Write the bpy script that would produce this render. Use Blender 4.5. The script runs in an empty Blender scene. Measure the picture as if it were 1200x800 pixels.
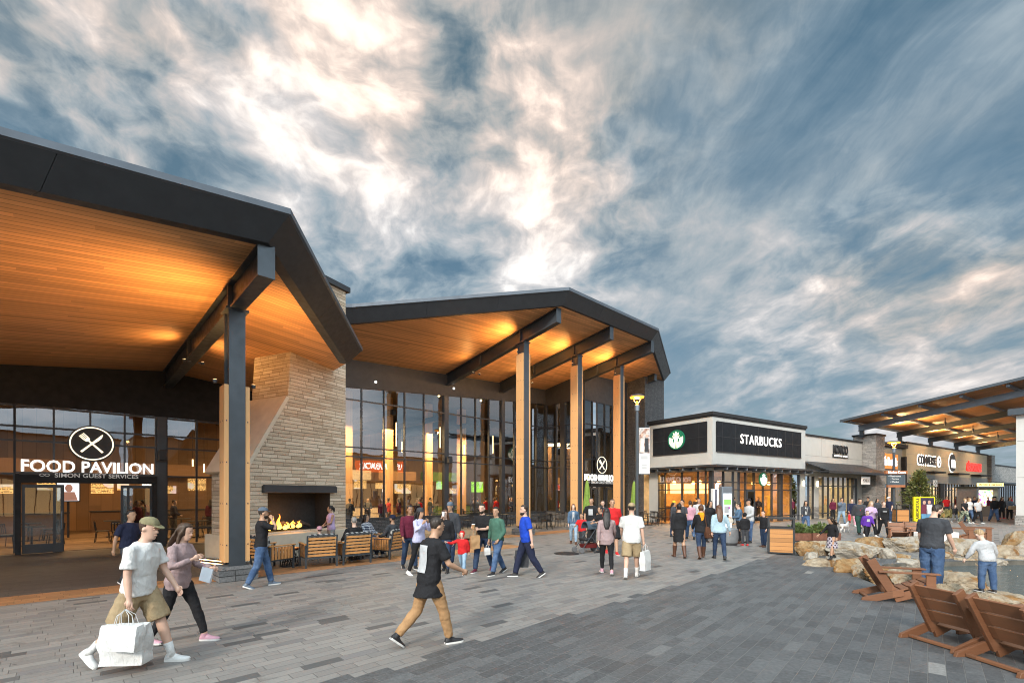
import bpy, bmesh, math, random
from math import radians as R, sin, cos, pi, atan2, sqrt, floor
from mathutils import Vector as V, Matrix, noise, Euler
rnd = random.Random(7)
SC = bpy.context.scene
COL = SC.collection
F_PX, HOR, CAMZ = 545.0, 578.0, 2.0

def depth_of(py, z=0.0):
    return F_PX * (CAMZ - z) / (py - HOR)
def at(px, d, z=0.0):
    return V(((px - 600.0) / F_PX * d, d, z))
def zat(py, d):
    return CAMZ - (py - HOR) / F_PX * d

# ------------------------------------------------------------------ nodes
class NT:
    def __init__(s, tree):
        s.t = tree; s.n = tree.nodes; s.l = tree.links
    def node(s, typ, **kw):
        n = s.n.new(typ)
        for k, v in kw.items():
            setattr(n, k, v)
        return n
    def put(s, sock, v):
        if isinstance(v, bpy.types.NodeSocket):
            s.l.new(v, sock)
        elif v is not None:
            if isinstance(v, (tuple, list)) and len(v) == 3 and sock.type == 'RGBA':
                v = (*v, 1)
            sock.default_value = v
    def m(s, op, a, b=None, c=None, clamp=False):
        n = s.node('ShaderNodeMath', operation=op, use_clamp=clamp)
        s.put(n.inputs[0], a)
        if b is not None: s.put(n.inputs[1], b)
        if c is not None: s.put(n.inputs[2], c)
        return n.outputs[0]
    def vm(s, op, a, b=None, scale=None):
        n = s.node('ShaderNodeVectorMath', operation=op)
        s.put(n.inputs[0], a)
        if b is not None: s.put(n.inputs[1], b)
        if scale is not None: s.put(n.inputs['Scale'], scale)
        return n.outputs['Value'] if op in ('DOT_PRODUCT', 'LENGTH', 'DISTANCE') else n.outputs[0]
    def mix(s, f, a, b, blend='MIX'):
        n = s.node('ShaderNodeMix', data_type='RGBA', blend_type=blend)
        s.put(n.inputs[0], f); s.put(n.inputs[6], a); s.put(n.inputs[7], b)
        return n.outputs[2]
    def noise(s, vec, scale=5, detail=3, rough=.55, dist=0, out=0, dim='3D'):
        n = s.node('ShaderNodeTexNoise', noise_dimensions=dim)
        if vec is not None: s.put(n.inputs['Vector'], vec)
        s.put(n.inputs['Scale'], scale); s.put(n.inputs['Detail'], detail)
        s.put(n.inputs['Roughness'], rough); s.put(n.inputs['Distortion'], dist)
        return n.outputs[out]
    def ramp(s, f, stops, interp='LINEAR'):
        n = s.node('ShaderNodeValToRGB'); cr = n.color_ramp; cr.interpolation = interp
        while len(cr.elements) > 1: cr.elements.remove(cr.elements[-1])
        for i, (p, c) in enumerate(stops):
            e = cr.elements[0] if i == 0 else cr.elements.new(p)
            e.position = p
            e.color = (*c, 1) if isinstance(c, (tuple, list)) else (c, c, c, 1)
        s.put(n.inputs[0], f)
        return n.outputs[0]
    def mapr(s, v, a, b, c=0.0, d=1.0, smooth=False):
        n = s.node('ShaderNodeMapRange', interpolation_type='SMOOTHSTEP' if smooth else 'LINEAR')
        s.put(n.inputs[0], v)
        for i, x in enumerate((a, b, c, d)): s.put(n.inputs[i + 1], x)
        return n.outputs[0]
    def sep(s, v):
        n = s.node('ShaderNodeSeparateXYZ'); s.put(n.inputs[0], v); return n.outputs
    def com(s, x=0, y=0, z=0):
        n = s.node('ShaderNodeCombineXYZ')
        for i, q in enumerate((x, y, z)): s.put(n.inputs[i], q)
        return n.outputs[0]
    def bump(s, h, strength=.3, dist=.02):
        n = s.node('ShaderNodeBump'); s.put(n.inputs['Height'], h)
        s.put(n.inputs['Strength'], strength); s.put(n.inputs['Distance'], dist)
        return n.outputs[0]

MATS = {}
def newmat(name):
    m = bpy.data.materials.new(name); m.use_nodes = True
    nt = NT(m.node_tree)
    b = m.node_tree.nodes['Principled BSDF']
    return m, nt, b
def scl(c, k):
    return tuple(max(0, min(1, x * k)) for x in c)
def mat(name, col=(.5, .5, .5), rough=.6, metal=0.0, var=.15, scale=6.0, bump=.1, bscale=None, spec=.5, emit=None, es=0, coat=0):
    """plain procedural surface: mottled colour, uneven gloss, fine relief"""
    if name in MATS: return MATS[name]
    m, nt, b = newmat(name)
    tc = nt.node('ShaderNodeTexCoord').outputs['Object']
    n = nt.noise(tc, scale, 5, .6)
    c = nt.mix(nt.mapr(n, .3, .7), scl(col, 1 - var), scl(col, 1 + var))
    nt.put(b.inputs['Base Color'], c)
    nt.put(b.inputs['Roughness'], nt.mapr(nt.noise(tc, scale * 2.3, 3), .3, .7, max(.02, rough - .08), min(1, rough + .08)))
    b.inputs['Metallic'].default_value = metal
    b.inputs['Specular IOR Level'].default_value = spec
    if coat: b.inputs['Coat Weight'].default_value = coat
    if bump:
        nt.put(b.inputs['Normal'], nt.bump(nt.noise(tc, bscale or scale * 8, 4), bump, .01))
    if emit:
        nt.put(b.inputs['Emission Color'], emit); b.inputs['Emission Strength'].default_value = es
    MATS[name] = m
    return m
def emat(name, col, s):
    if name in MATS: return MATS[name]
    m, nt, b = newmat(name)
    b.inputs['Base Color'].default_value = (*scl(col, .6), 1)
    b.inputs['Emission Color'].default_value = (*col, 1); b.inputs['Emission Strength'].default_value = s
    MATS[name] = m
    return m
def fabric(name, col, var=.12, pattern=None, rough=.85):
    if name in MATS: return MATS[name]
    m, nt, b = newmat(name)
    tc = nt.node('ShaderNodeTexCoord').outputs['Object']
    c = nt.mix(nt.mapr(nt.noise(tc, 9, 4), .3, .7), scl(col, 1 - var), scl(col, 1 + var))
    if pattern:
        kind, c2, sz = pattern
        x, y, z = nt.sep(tc)
        if kind == 'plaid':
            a = nt.m('GREATER_THAN', nt.m('FRACT', nt.m('MULTIPLY', z, sz)), .5)
            d = nt.m('GREATER_THAN', nt.m('FRACT', nt.m('MULTIPLY', nt.m('ADD', x, y), sz)), .5)
            c = nt.mix(nt.m('MULTIPLY', nt.m('ADD', a, d), .5), c, c2)
        elif kind == 'check':
            a = nt.m('FRACT', nt.m('MULTIPLY', nt.m('ADD', nt.m('ADD', x, y), z), sz))
            d = nt.m('FRACT', nt.m('MULTIPLY', nt.m('SUBTRACT', nt.m('ADD', x, y), z), sz))
            c = nt.mix(nt.m('MULTIPLY', nt.m('GREATER_THAN', a, .5), nt.m('GREATER_THAN', d, .4)), c, c2)
        elif kind == 'camo':
            c = nt.mix(nt.m('GREATER_THAN', nt.noise(tc, sz, 2), .52), c, c2)
        elif kind == 'fade':   # worn denim
            c = nt.mix(nt.mapr(nt.noise(tc, sz, 3), .45, .7), c, c2)
    nt.put(b.inputs['Base Color'], c)
    b.inputs['Roughness'].default_value = rough
    b.inputs['Specular IOR Level'].default_value = .25
    h = nt.m('ADD', nt.m('MULTIPLY', nt.noise(tc, 260, 2), .25), nt.noise(nt.vm('MULTIPLY', tc, (1, 1, .45)), 22, 4, .6, .8))
    nt.put(b.inputs['Normal'], nt.bump(h, .8, .02))
    MATS[name] = m
    return m
def wood(name, col, axis=0, pitch=.1, gap=.006, rough=.5, var=.3, across=1, grain=1.0, gapc=.25, length=2.4):
    """boards: axis = grain direction, across = direction the boards are counted in (object space)"""
    if name in MATS: return MATS[name]
    m, nt, b = newmat(name)
    tc = nt.node('ShaderNodeTexCoord').outputs['Object']
    s = nt.sep(tc)
    q = nt.m('DIVIDE', s[across], pitch)
    row = nt.m('FLOOR', q); fr = nt.m('FRACT', q)
    wn = nt.node('ShaderNodeTexWhiteNoise', noise_dimensions='1D'); nt.put(wn.inputs['W'], row)
    col2 = nt.m('FLOOR', nt.m('ADD', nt.m('DIVIDE', s[axis], length), nt.m('MULTIPLY', wn.outputs[0], 7)))
    wn2 = nt.node('ShaderNodeTexWhiteNoise', noise_dimensions='2D'); nt.put(wn2.inputs['Vector'], nt.com(row, col2))
    st = [14.0, 14.0, 14.0]; st[axis] = .9
    g = nt.noise(nt.vm('ADD', nt.vm('MULTIPLY', tc, tuple(st)), nt.vm('SCALE', wn2.outputs['Color'], scale=20)), 2.2 * grain, 5, .65, .6)
    k = nt.m('ADD', nt.m('MULTIPLY', wn2.outputs[0], .6), nt.m('MULTIPLY', g, .7))
    c = nt.mix(nt.mapr(k, .2, 1.1), scl(col, 1 - var), scl(col, 1 + var))
    edge = nt.mapr(nt.m('MINIMUM', fr, nt.m('SUBTRACT', 1, fr)), gap / pitch * .5, gap / pitch * 1.6, 1, 0)
    c = nt.mix(nt.m('MULTIPLY', edge, 1 - gapc), c, scl(col, .12))
    nt.put(b.inputs['Base Color'], c)
    nt.put(b.inputs['Roughness'], nt.mapr(g, .3, .7, rough - .1, rough + .12))
    b.inputs['Specular IOR Level'].default_value = .35
    nt.put(b.inputs['Normal'], nt.bump(nt.m('SUBTRACT', nt.m('MULTIPLY', g, .3), edge), .35, .006))
    MATS[name] = m
    return m
def stone(name, c1, c2, c3, w=.35, h=.09, mortar=.3, plane='xz', bump=.9, rough=.85, gap=.004):
    """ledge stone / brick: courses with random lengths, each stone its own tone.  plane: 'xz' run along local x or y -> uses x+y"""
    if name in MATS: return MATS[name]
    m, nt, b = newmat(name)
    tc = nt.node('ShaderNodeTexCoord').outputs['Object']
    nz = nt.noise(tc, 3.0, 3, .5, 0, 1)
    s0 = nt.vm('ADD', tc, nt.vm('SCALE', nt.vm('SUBTRACT', nz, (.5, .5, .5)), scale=.012))
    s = nt.sep(s0)
    run = nt.m('ADD', s[0], s[1])
    row = nt.m('FLOOR', nt.m('DIVIDE', s[2], h)); fz = nt.m('FRACT', nt.m('DIVIDE', s[2], h))
    wn = nt.node('ShaderNodeTexWhiteNoise', noise_dimensions='1D'); nt.put(wn.inputs['W'], row)
    wr = nt.m('MULTIPLY', nt.mapr(wn.outputs[0], 0, 1, .7, 1.4), w)
    cx = nt.m('ADD', nt.m('DIVIDE', run, wr), nt.m('MULTIPLY', wn.outputs[0], 37))
    colm = nt.m('FLOOR', cx); fx = nt.m('FRACT', cx)
    wn2 = nt.node('ShaderNodeTexWhiteNoise', noise_dimensions='2D'); nt.put(wn2.inputs['Vector'], nt.com(row, colm))
    ez = nt.m('MULTIPLY', nt.m('MINIMUM', fz, nt.m('SUBTRACT', 1, fz)), h)
    ex = nt.m('MULTIPLY', nt.m('MINIMUM', fx, nt.m('SUBTRACT', 1, fx)), wr)
    e = nt.mapr(nt.m('MINIMUM', ez, ex), gap * .5, gap * 2)
    c = nt.ramp(wn2.outputs[0], [(0, c1), (.35, c2), (.7, c3), (1, c1)])
    g = nt.noise(tc, 26, 5, .7)
    c = nt.mix(nt.mapr(g, .25, .75), nt.mix(.28, c, (0, 0, 0)), nt.mix(.10, c, (1, 1, 1)))
    c = nt.mix(e, scl(c1, mortar), c)
    nt.put(b.inputs['Base Color'], c); b.inputs['Roughness'].default_value = rough
    b.inputs['Specular IOR Level'].default_value = .25
    sepc = nt.m('MULTIPLY', nt.m('FRACT', nt.m('MULTIPLY', wn2.outputs[0], 17.3)), .8)
    hgt = nt.m('ADD', nt.m('MULTIPLY', e, nt.m('ADD', .5, sepc)), nt.m('MULTIPLY', g, .45))
    nt.put(b.inputs['Normal'], nt.bump(hgt, bump, .03))
    MATS[name] = m
    return m
def glass(name, tint=(.8, .85, .85), refl=1.0, ior=1.5):
    if name in MATS: return MATS[name]
    m, nt, b = newmat(name)
    nt.n.remove(b)
    tr = nt.node('ShaderNodeBsdfTransparent'); nt.put(tr.inputs[0], tint)
    gl = nt.node('ShaderNodeBsdfGlossy'); gl.inputs['Roughness'].default_value = .008
    nt.put(gl.inputs[0], (.92, .95, 1.0))
    geo = nt.node('ShaderNodeNewGeometry')
    tc = nt.node('ShaderNodeTexCoord').outputs['Object']
    nt.put(gl.inputs['Normal'], nt.bump(nt.noise(tc, .7, 2), .02, .2))
    fr = nt.node('ShaderNodeFresnel'); fr.inputs[0].default_value = ior
    f = nt.m('MULTIPLY', fr.outputs[0], refl, clamp=True)
    mx = nt.node('ShaderNodeMixShader')
    nt.put(mx.inputs[0], f); nt.l.new(tr.outputs[0], mx.inputs[1]); nt.l.new(gl.outputs[0], mx.inputs[2])
    nt.l.new(mx.outputs[0], nt.n['Material Output'].inputs[0])
    MATS[name] = m
    return m

# ------------------------------------------------------------------ objects
def tag(o, label=None, cat=None, group=None, kind=None):
    if label: o['label'] = label
    if cat: o['category'] = cat
    if group: o['group'] = group
    if kind: o['kind'] = kind
    return o
def thing(name, label, cat, loc=(0, 0, 0), rz=0.0, group=None):
    o = bpy.data.objects.new(name, None); COL.objects.link(o)
    o.empty_display_size = .2
    o.location = loc; o.rotation_euler = (0, 0, rz)
    o.matrix_world = Matrix.LocRotScale(V(loc), Euler((0, 0, rz)), None)
    return tag(o, label, cat, group)
def dup(o, loc=None, rz=None, label=None, parent=None, world=True):
    c = o.copy(); COL.objects.link(c)
    if parent is not None:
        c.parent = parent
    if loc is not None: c.location = loc
    if rz is not None: c.rotation_euler = (0, 0, rz)
    if label: c['label'] = label
    for ch in list(o.children):
        dup(ch, parent=c)
    return c

class MB:
    """collects solids; build() links them as one mesh object"""
    def __init__(s): s.b = bmesh.new(); s.mi = 0
    def face(s, pts):
        vs = [s.b.verts.new(p) for p in pts]
        f = s.b.faces.new(vs); f.material_index = s.mi
        return f
    def hexa(s, p):  # p: 4 bottom + 4 top
        vs = [s.b.verts.new(q) for q in p]
        for idx in ((3, 2, 1, 0), (4, 5, 6, 7), (0, 1, 5, 4), (1, 2, 6, 5), (2, 3, 7, 6), (3, 0, 4, 7)):
            f = s.b.faces.new([vs[i] for i in idx]); f.material_index = s.mi
        return s
    def box(s, x0, x1, y0, y1, z0, z1, M=None):
        p = [V((x0, y0, z0)), V((x1, y0, z0)), V((x1, y1, z0)), V((x0, y1, z0)), V((x0, y0, z1)), V((x1, y0, z1)), V((x1, y1, z1)), V((x0, y1, z1))]
        if M is not None: p = [M @ q for q in p]
        return s.hexa(p)
    def cbox(s, c, sz, M=None):
        return s.box(c[0] - sz[0] / 2, c[0] + sz[0] / 2, c[1] - sz[1] / 2, c[1] + sz[1] / 2, c[2] - sz[2] / 2, c[2] + sz[2] / 2, M)
    def bar(s, p, q, w, h, up=(0, 0, 1)):
        p, q = V(p), V(q); d = (q - p).normalized(); up = V(up)
        side = d.cross(up)
        if side.length < 1e-4: side = d.cross(V((1, 0, 0)))
        side.normalize(); u = side.cross(d).normalized()
        a, b_ = side * w / 2, u * h / 2
        return s.hexa([p - a - b_, p + a - b_, q + a - b_, q - a - b_, p - a + b_, p + a + b_, q + a + b_, q - a + b_])
    def prism(s, poly, z0, z1):
        """poly: list of (x,y) ccw"""
        lo = [s.b.verts.new((x, y, z0)) for x, y in poly]; hi = [s.b.verts.new((x, y, z1)) for x, y in poly]
        n = len(poly)
        fs = [s.b.faces.new(list(reversed(lo))), s.b.faces.new(hi)]
        for i in range(n): fs.append(s.b.faces.new((lo[i], lo[(i + 1) % n], hi[(i + 1) % n], hi[i])))
        for f in fs: f.material_index = s.mi
        return s
    def slab(s, lo, hi):
        """two matching 3-D loops joined into a solid"""
        a = [s.b.verts.new(p) for p in lo]; c = [s.b.verts.new(p) for p in hi]; n = len(a)
        fs = [s.b.faces.new(list(reversed(a))), s.b.faces.new(c)]
        for i in range(n): fs.append(s.b.faces.new((a[i], a[(i + 1) % n], c[(i + 1) % n], c[i])))
        for f in fs: f.material_index = s.mi
        return s
    def tube(s, pts, rad, seg=10, cap=True, sx=None):
        pts = [V(p) for p in pts]
        if not isinstance(rad, (list, tuple)): rad = [rad] * len(pts)
        rings = []; prev = None
        for i, p in enumerate(pts):
            d = (pts[min(i + 1, len(pts) - 1)] - pts[max(i - 1, 0)])
            d = d.normalized() if d.length > 1e-9 else V((0, 0, 1))
            if prev is None:
                a = d.cross(V((0, 0, 1)))
                if a.length < 1e-3: a = d.cross(V((0, 1, 0)))
                a.normalize()
            else:
                a = (prev - d * prev.dot(d))
                a = a.normalized() if a.length > 1e-6 else prev
            prev = a; c = d.cross(a)
            r = rad[i]
            rings.append([s.b.verts.new(p + a * r * cos(2 * pi * k / seg) + c * r * sin(2 * pi * k / seg)) for k in range(seg)])
        s._skin(rings, seg, cap)
        return s
    def _skin(s, rings, seg, cap):
        for A, B in zip(rings, rings[1:]):
            for k in range(seg):
                f = s.b.faces.new((A[k], A[(k + 1) % seg], B[(k + 1) % seg], B[k])); f.material_index = s.mi
        if cap:
            f = s.b.faces.new(list(reversed(rings[0]))); f.material_index = s.mi
            f = s.b.faces.new(rings[-1]); f.material_index = s.mi
    def rings(s, rg, cap=True):
        """rg: list of loops of 3-D points of equal length"""
        rr = [[s.b.verts.new(p) for p in loop] for loop in rg]
        s._skin(rr, len(rr[0]), cap)
        return s
    def lathe(s, prof, seg=20, M=None):
        M = M or Matrix()
        return s.rings([[M @ V((r * cos(2 * pi * k / seg), r * sin(2 * pi * k / seg), z)) for k in range(seg)] for r, z in prof])
    def ball(s, c, r, seg=10, nr=7, M=None):
        c = V(c); r = V(r) if not isinstance(r, (int, float)) else V((r, r, r))
        loops = []
        for i in range(1, nr):
            t = pi * i / nr
            loops.append([V((c.x + r.x * sin(t) * cos(2 * pi * k / seg), c.y + r.y * sin(t) * sin(2 * pi * k / seg), c.z - r.z * cos(t))) for k in range(seg)])
        if M is not None: loops = [[M @ p for p in l] for l in loops]
        return s.rings(loops)
    def build(s, name, mats, parent=None, off=(0, 0, 0), smooth=False, bevel=0.0, world=False, autosmooth=None):
        b = s.b
        bmesh.ops.recalc_face_normals(b, faces=b.faces)
        if bevel:
            es = [e for e in b.edges if len(e.link_faces) == 2 and e.calc_face_angle(0) > .6]
            bmesh.ops.bevel(b, geom=es, offset=bevel, segments=1, profile=.5, affect='EDGES', clamp_overlap=True)
        me = bpy.data.meshes.new(name); b.to_mesh(me); b.free()
        if off != (0, 0, 0): me.transform(Matrix.Translation(-V(off)))
        if world and parent is not None: me.transform(parent.matrix_world.inverted())
        for m in (mats if isinstance(mats, (list, tuple)) else [mats]): me.materials.append(m)
        o = bpy.data.objects.new(name, me); COL.objects.link(o)
        if parent is not None: o.parent = parent
        if smooth:
            for p in me.polygons: p.use_smooth = True
        if autosmooth:
            me.set_sharp_from_angle(angle=R(autosmooth))
        return o

def text(body, name, m, parent, M, width=None, height=None, depth=.03, bold=0.0, space=1.0):
    """lettering as a solid mesh; M places it: x right, y up, z out of the face; centred on M's origin"""
    cu = bpy.data.curves.new('t', 'FONT'); cu.body = body; cu.align_x = 'CENTER'; cu.align_y = 'CENTER'
    cu.extrude = .5; cu.offset = bold; cu.space_character = space; cu.resolution_u = 3
    o = bpy.data.objects.new('t', cu); COL.objects.link(o)
    dg = bpy.context.evaluated_depsgraph_get()
    me = bpy.data.meshes.new_from_object(o.evaluated_get(dg))
    bpy.data.objects.remove(o); bpy.data.curves.remove(cu)
    xs = [v.co.x for v in me.vertices]; ys = [v.co.y for v in me.vertices]
    w, h = max(xs) - min(xs), max(ys) - min(ys)
    sx = width / w if width else None; sy = height / h if height else None
    sx = sx or sy; sy = sy or sx
    me.transform(Matrix.Diagonal((sx, sy, depth, 1)) @ Matrix.Translation((-(max(xs) + min(xs)) / 2, -(max(ys) + min(ys)) / 2, .5)))
    me.transform(M)
    me.materials.clear(); me.materials.append(m)
    for p in me.polygons: p.material_index = 0
    q = bpy.data.objects.new(name, me); COL.objects.link(q); q.parent = parent
    return q
def face_matrix(o, xdir, up=(0, 0, 1)):
    x = V(xdir).normalized(); y = V(up); z = x.cross(y)
    return Matrix(((x.x, y.x, z.x, o[0]), (x.y, y.y, z.y, o[1]), (x.z, y.z, z.z, o[2]), (0, 0, 0, 1)))
def lamp(name, typ, loc, energy, col, size=.5, target=None, spot=None, blend=.5, sy=None, soft=None):
    l = bpy.data.lights.new(name, typ); l.energy = energy; l.color = col
    if typ == 'AREA':
        l.size = size
        if sy: l.shape = 'RECTANGLE'; l.size_y = sy
    elif typ == 'SPOT':
        l.spot_size = R(spot or 90); l.spot_blend = blend; l.shadow_soft_size = size
    elif typ == 'POINT': l.shadow_soft_size = size
    o = bpy.data.objects.new(name, l); COL.objects.link(o); o.location = loc
    if target is not None:
        o.rotation_euler = (V(target) - V(loc)).to_track_quat('-Z', 'Y').to_euler()
    return o
# ------------------------------------------------------------------ camera, sky, sun
cam = bpy.data.cameras.new('camera'); co = bpy.data.objects.new('camera', cam); COL.objects.link(co)
cam.lens = F_PX / 1200 * 36; cam.sensor_width = 36; cam.shift_y = (HOR - 400) / 1200
cam.clip_start = .1; cam.clip_end = 5000
co.location = (0, 0, CAMZ); co.rotation_euler = (R(90), 0, 0)
SC.camera = co
SC.view_settings.view_transform = 'Standard'; SC.view_settings.look = 'None'
SC.view_settings.exposure = 0.78; SC.view_settings.gamma = 1
SC.cycles.use_denoising = True; SC.cycles.filter_width = 1.05; SC.cycles.denoising_prefilter = 'ACCURATE'
SC.cycles.max_bounces = 8; SC.cycles.transparent_max_bounces = 12
SC.cycles.sample_clamp_indirect = 6
SC.cycles.caustics_reflective = False; SC.cycles.caustics_refractive = False

SUN_EL, SUN_AZ = R(28), R(205)      # compass-like: measured from +Y clockwise -> behind the viewer, to the left
w = bpy.data.worlds.new('World'); SC.world = w; w.use_nodes = True
nt = NT(w.node_tree)
bg = nt.n['Background']; out = nt.n['World Output']
sky = nt.node('ShaderNodeTexSky', sky_type='NISHITA', sun_disc=False)
sky.sun_elevation = SUN_EL; sky.sun_rotation = SUN_AZ
sky.air_density = 1.2; sky.dust_density = 1.5
nt.l.new(sky.outputs[0], bg.inputs[0]); bg.inputs[1].default_value = .10
d = nt.node('ShaderNodeTexCoord').outputs['Generated']
dx, dy, dz = nt.sep(d)
zz = nt.m('ADD', nt.m('MAXIMUM', dz, 0.0), .10)
px_, py_ = nt.m('DIVIDE', dx, zz), nt.m('DIVIDE', dy, zz)
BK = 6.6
SKO = 0.0
# broad masses and puffs live on the dome itself, long veils on a flat deck that drifts towards the far horizon
def proj(ky, off): return nt.com(nt.m('ADD', px_, off), nt.m('MULTIPLY', py_, ky), off * .7)
dome = nt.vm('MULTIPLY', d, (1.0, 1.0, 1.7))
dwarp = nt.vm('SCALE', nt.vm('SUBTRACT', nt.noise(nt.vm('ADD', dome, (SKO, 0, 0)), 2.2, 4, .55, 0, 1), (.5, .5, .5)), scale=.30)
dw = nt.vm('ADD', dome, dwarp)
warp = nt.vm('SCALE', nt.vm('SUBTRACT', nt.noise(proj(.8, 0.0), 1.1, 4, .55, 0, 1), (.5, .5, .5)), scale=.9)
big = nt.noise(nt.vm('ADD', dw, (SKO + 3.1, 1.7, 0)), 2.3, 6, .54, .15)
mid = nt.noise(nt.vm('ADD', dw, (SKO + 8.3, 4.4, 1)), 4.8, 7, .54, .2)
streak = nt.noise(nt.vm('ADD', proj(.30, 2.7), nt.vm('SCALE', warp, scale=.5)), 2.6, 9, .66, .3)
puff = nt.noise(nt.vm('ADD', dw, (SKO + 1.3, 9.2, 5)), 7.2, 8, .56, .12)
def blob(az, el, size):            # a soft region of the sky: az right of the view axis, el above the horizon
    c = (sin(R(az)) * cos(R(el)), cos(R(az)) * cos(R(el)), sin(R(el)))
    return nt.mapr(nt.vm('DOT_PRODUCT', d, c), cos(R(size)), 1.0, 0, 1, True)
def add(*a):
    r = a[0]
    for x in a[1:]: r = nt.m('ADD', r, x)
    return r
def mul(a, k): return nt.m('MULTIPLY', a, k)
pz = nt.m('MINIMUM', add(blob(-16, 34, 22), blob(0, 29, 20), blob(38, 11, 20), blob(-40, 34, 14), mul(blob(20, 30, 40), .25)), 1.0)     # where the puffy, sunlit gaps are
rt = nt.m('MINIMUM', add(blob(46, 32, 46), blob(10, 52, 20)), 1.0)      # towards the right the sky is combed into long veils
lum = add(nt.m('MULTIPLY', big, nt.mapr(rt, 0, 1, .95, .55)), mul(mid, .45), nt.m('MULTIPLY', streak, nt.mapr(rt, 0, 1, .40, .95)), nt.mapr(rt, 0, 1, -.56, -.63))
lum = add(lum, nt.m('MULTIPLY', pz, nt.m('MULTIPLY', nt.m('SUBTRACT', puff, .47), 1.9)))
lum = add(lum, mul(blob(-22, 33, 14), .10), mul(blob(-2, 29, 14), .10), mul(blob(39, 11, 14), .07), mul(blob(-36, 42, 18), .08), mul(blob(6, 47, 18), .08),
          mul(blob(52, 38, 26), -.10), mul(blob(28, 50, 16), -.10), mul(blob(-8, 41, 9), -.12), mul(blob(-17, 51, 9), -.12), mul(blob(20, 16, 12), -.05), mul(blob(-4, 20, 9), -.05), mul(blob(-34, 35, 7), -.08))
ccol = nt.ramp(lum, [(.04, (.06, .125, .17)), (.22, (.15, .22, .275)), (.36, (.265, .33, .38)), (.48, (.38, .41, .44)), (.60, (.53, .53, .54)),
                    (.74, (.78, .765, .75)), (.92, (1.0, .965, .935))])
warm = add(mul(blob(6, 46, 24), 1.0), mul(blob(-36, 42, 24), 1.0), mul(blob(46, 19, 15), 1.0), mul(blob(28, 36, 22), .3))
warm = nt.m('MULTIPLY', nt.m('MINIMUM', warm, 1.0), nt.mapr(big, .36, .56))
ccol = nt.mix(nt.m('MULTIPLY', warm, .8), ccol, nt.mix(1.0, ccol, (1.26, 1.02, .86), 'MULTIPLY'))
# cloud deck boosted overhead and behind the viewer, out of view, to light the plaza
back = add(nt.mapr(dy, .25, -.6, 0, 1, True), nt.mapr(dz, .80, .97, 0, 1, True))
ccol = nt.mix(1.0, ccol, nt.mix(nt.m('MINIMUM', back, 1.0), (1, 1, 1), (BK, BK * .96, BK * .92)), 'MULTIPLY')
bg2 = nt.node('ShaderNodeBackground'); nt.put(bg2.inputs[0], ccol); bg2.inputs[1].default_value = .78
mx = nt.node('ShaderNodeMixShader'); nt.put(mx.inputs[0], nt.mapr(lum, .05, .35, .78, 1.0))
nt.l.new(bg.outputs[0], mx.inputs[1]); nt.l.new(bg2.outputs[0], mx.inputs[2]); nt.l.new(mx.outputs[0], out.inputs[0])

sl = bpy.data.lights.new('sun', 'SUN'); sl.energy = 2.2; sl.angle = R(11); sl.color = (1, .90, .78)
so = bpy.data.objects.new('sun', sl); COL.objects.link(so)
sv = V((sin(SUN_AZ) * cos(SUN_EL), cos(SUN_AZ) * cos(SUN_EL), sin(SUN_EL)))
so.rotation_euler = sv.to_track_quat('Z', 'Y').to_euler()

# ------------------------------------------------------------------ frames
AU = V((.7197, .6943, 0)); AN = V((-.6943, .7197, 0)); PANG = atan2(.6943, .7197)
def W(u, n, z=0.0): return AU * u + AN * n + V((0, 0, z))
S1 = V((.8404, .542, 0)).normalized(); S2 = V((.542, -.8404, 0)).normalized(); SANG = atan2(.542, .8404)
S0 = V((12.37, 28.7, 0))
def SW(t, q, z=0.0): return S0 + S1 * t + S2 * q + V((0, 0, z))     # q > 0 is out into the plaza

# ------------------------------------------------------------------ ground
def pavers(nt, pos, ang, L=.46, Wd=.155):
    x, y, z = nt.sep(pos)
    ca, sa = cos(ang), sin(ang)
    p = nt.m('ADD', mul2(nt, x, ca), mul2(nt, y, sa)); q = nt.m('SUBTRACT', mul2(nt, y, ca), mul2(nt, x, sa))
    rq = nt.m('DIVIDE', q, Wd); row = nt.m('FLOOR', rq); fq = nt.m('FRACT', rq)
    wn = nt.node('ShaderNodeTexWhiteNoise', noise_dimensions='1D'); nt.put(wn.inputs['W'], row)
    sh = nt.m('MULTIPLY', wn.outputs[0], 5.0)
    rp = nt.m('ADD', nt.m('DIVIDE', p, L), sh); col = nt.m('FLOOR', rp); fp = nt.m('FRACT', rp)
    wn2 = nt.node('ShaderNodeTexWhiteNoise', noise_dimensions='2D'); nt.put(wn2.inputs['Vector'], nt.com(row, col))
    eq = nt.m('MULTIPLY', nt.m('MINIMUM', fq, nt.m('SUBTRACT', 1, fq)), Wd)
    ep = nt.m('MULTIPLY', nt.m('MINIMUM', fp, nt.m('SUBTRACT', 1, fp)), L)
    e = nt.mapr(nt.m('MINIMUM', eq, ep), .0018, .0055)
    cp = nt.m('MULTIPLY', nt.m('SUBTRACT', nt.m('ADD', col, .5), sh), L); cq = nt.m('MULTIPLY', nt.m('ADD', row, .5), Wd)
    cx = nt.m('SUBTRACT', mul2(nt, cp, ca), mul2(nt, cq, sa)); cy = nt.m('ADD', mul2(nt, cp, sa), mul2(nt, cq, ca))
    return e, wn2.outputs[0], wn2.outputs[1], cx, cy
def mul2(nt, a, k): return nt.m('MULTIPLY', a, k)
DARK_ANG = R(48.2)
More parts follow.
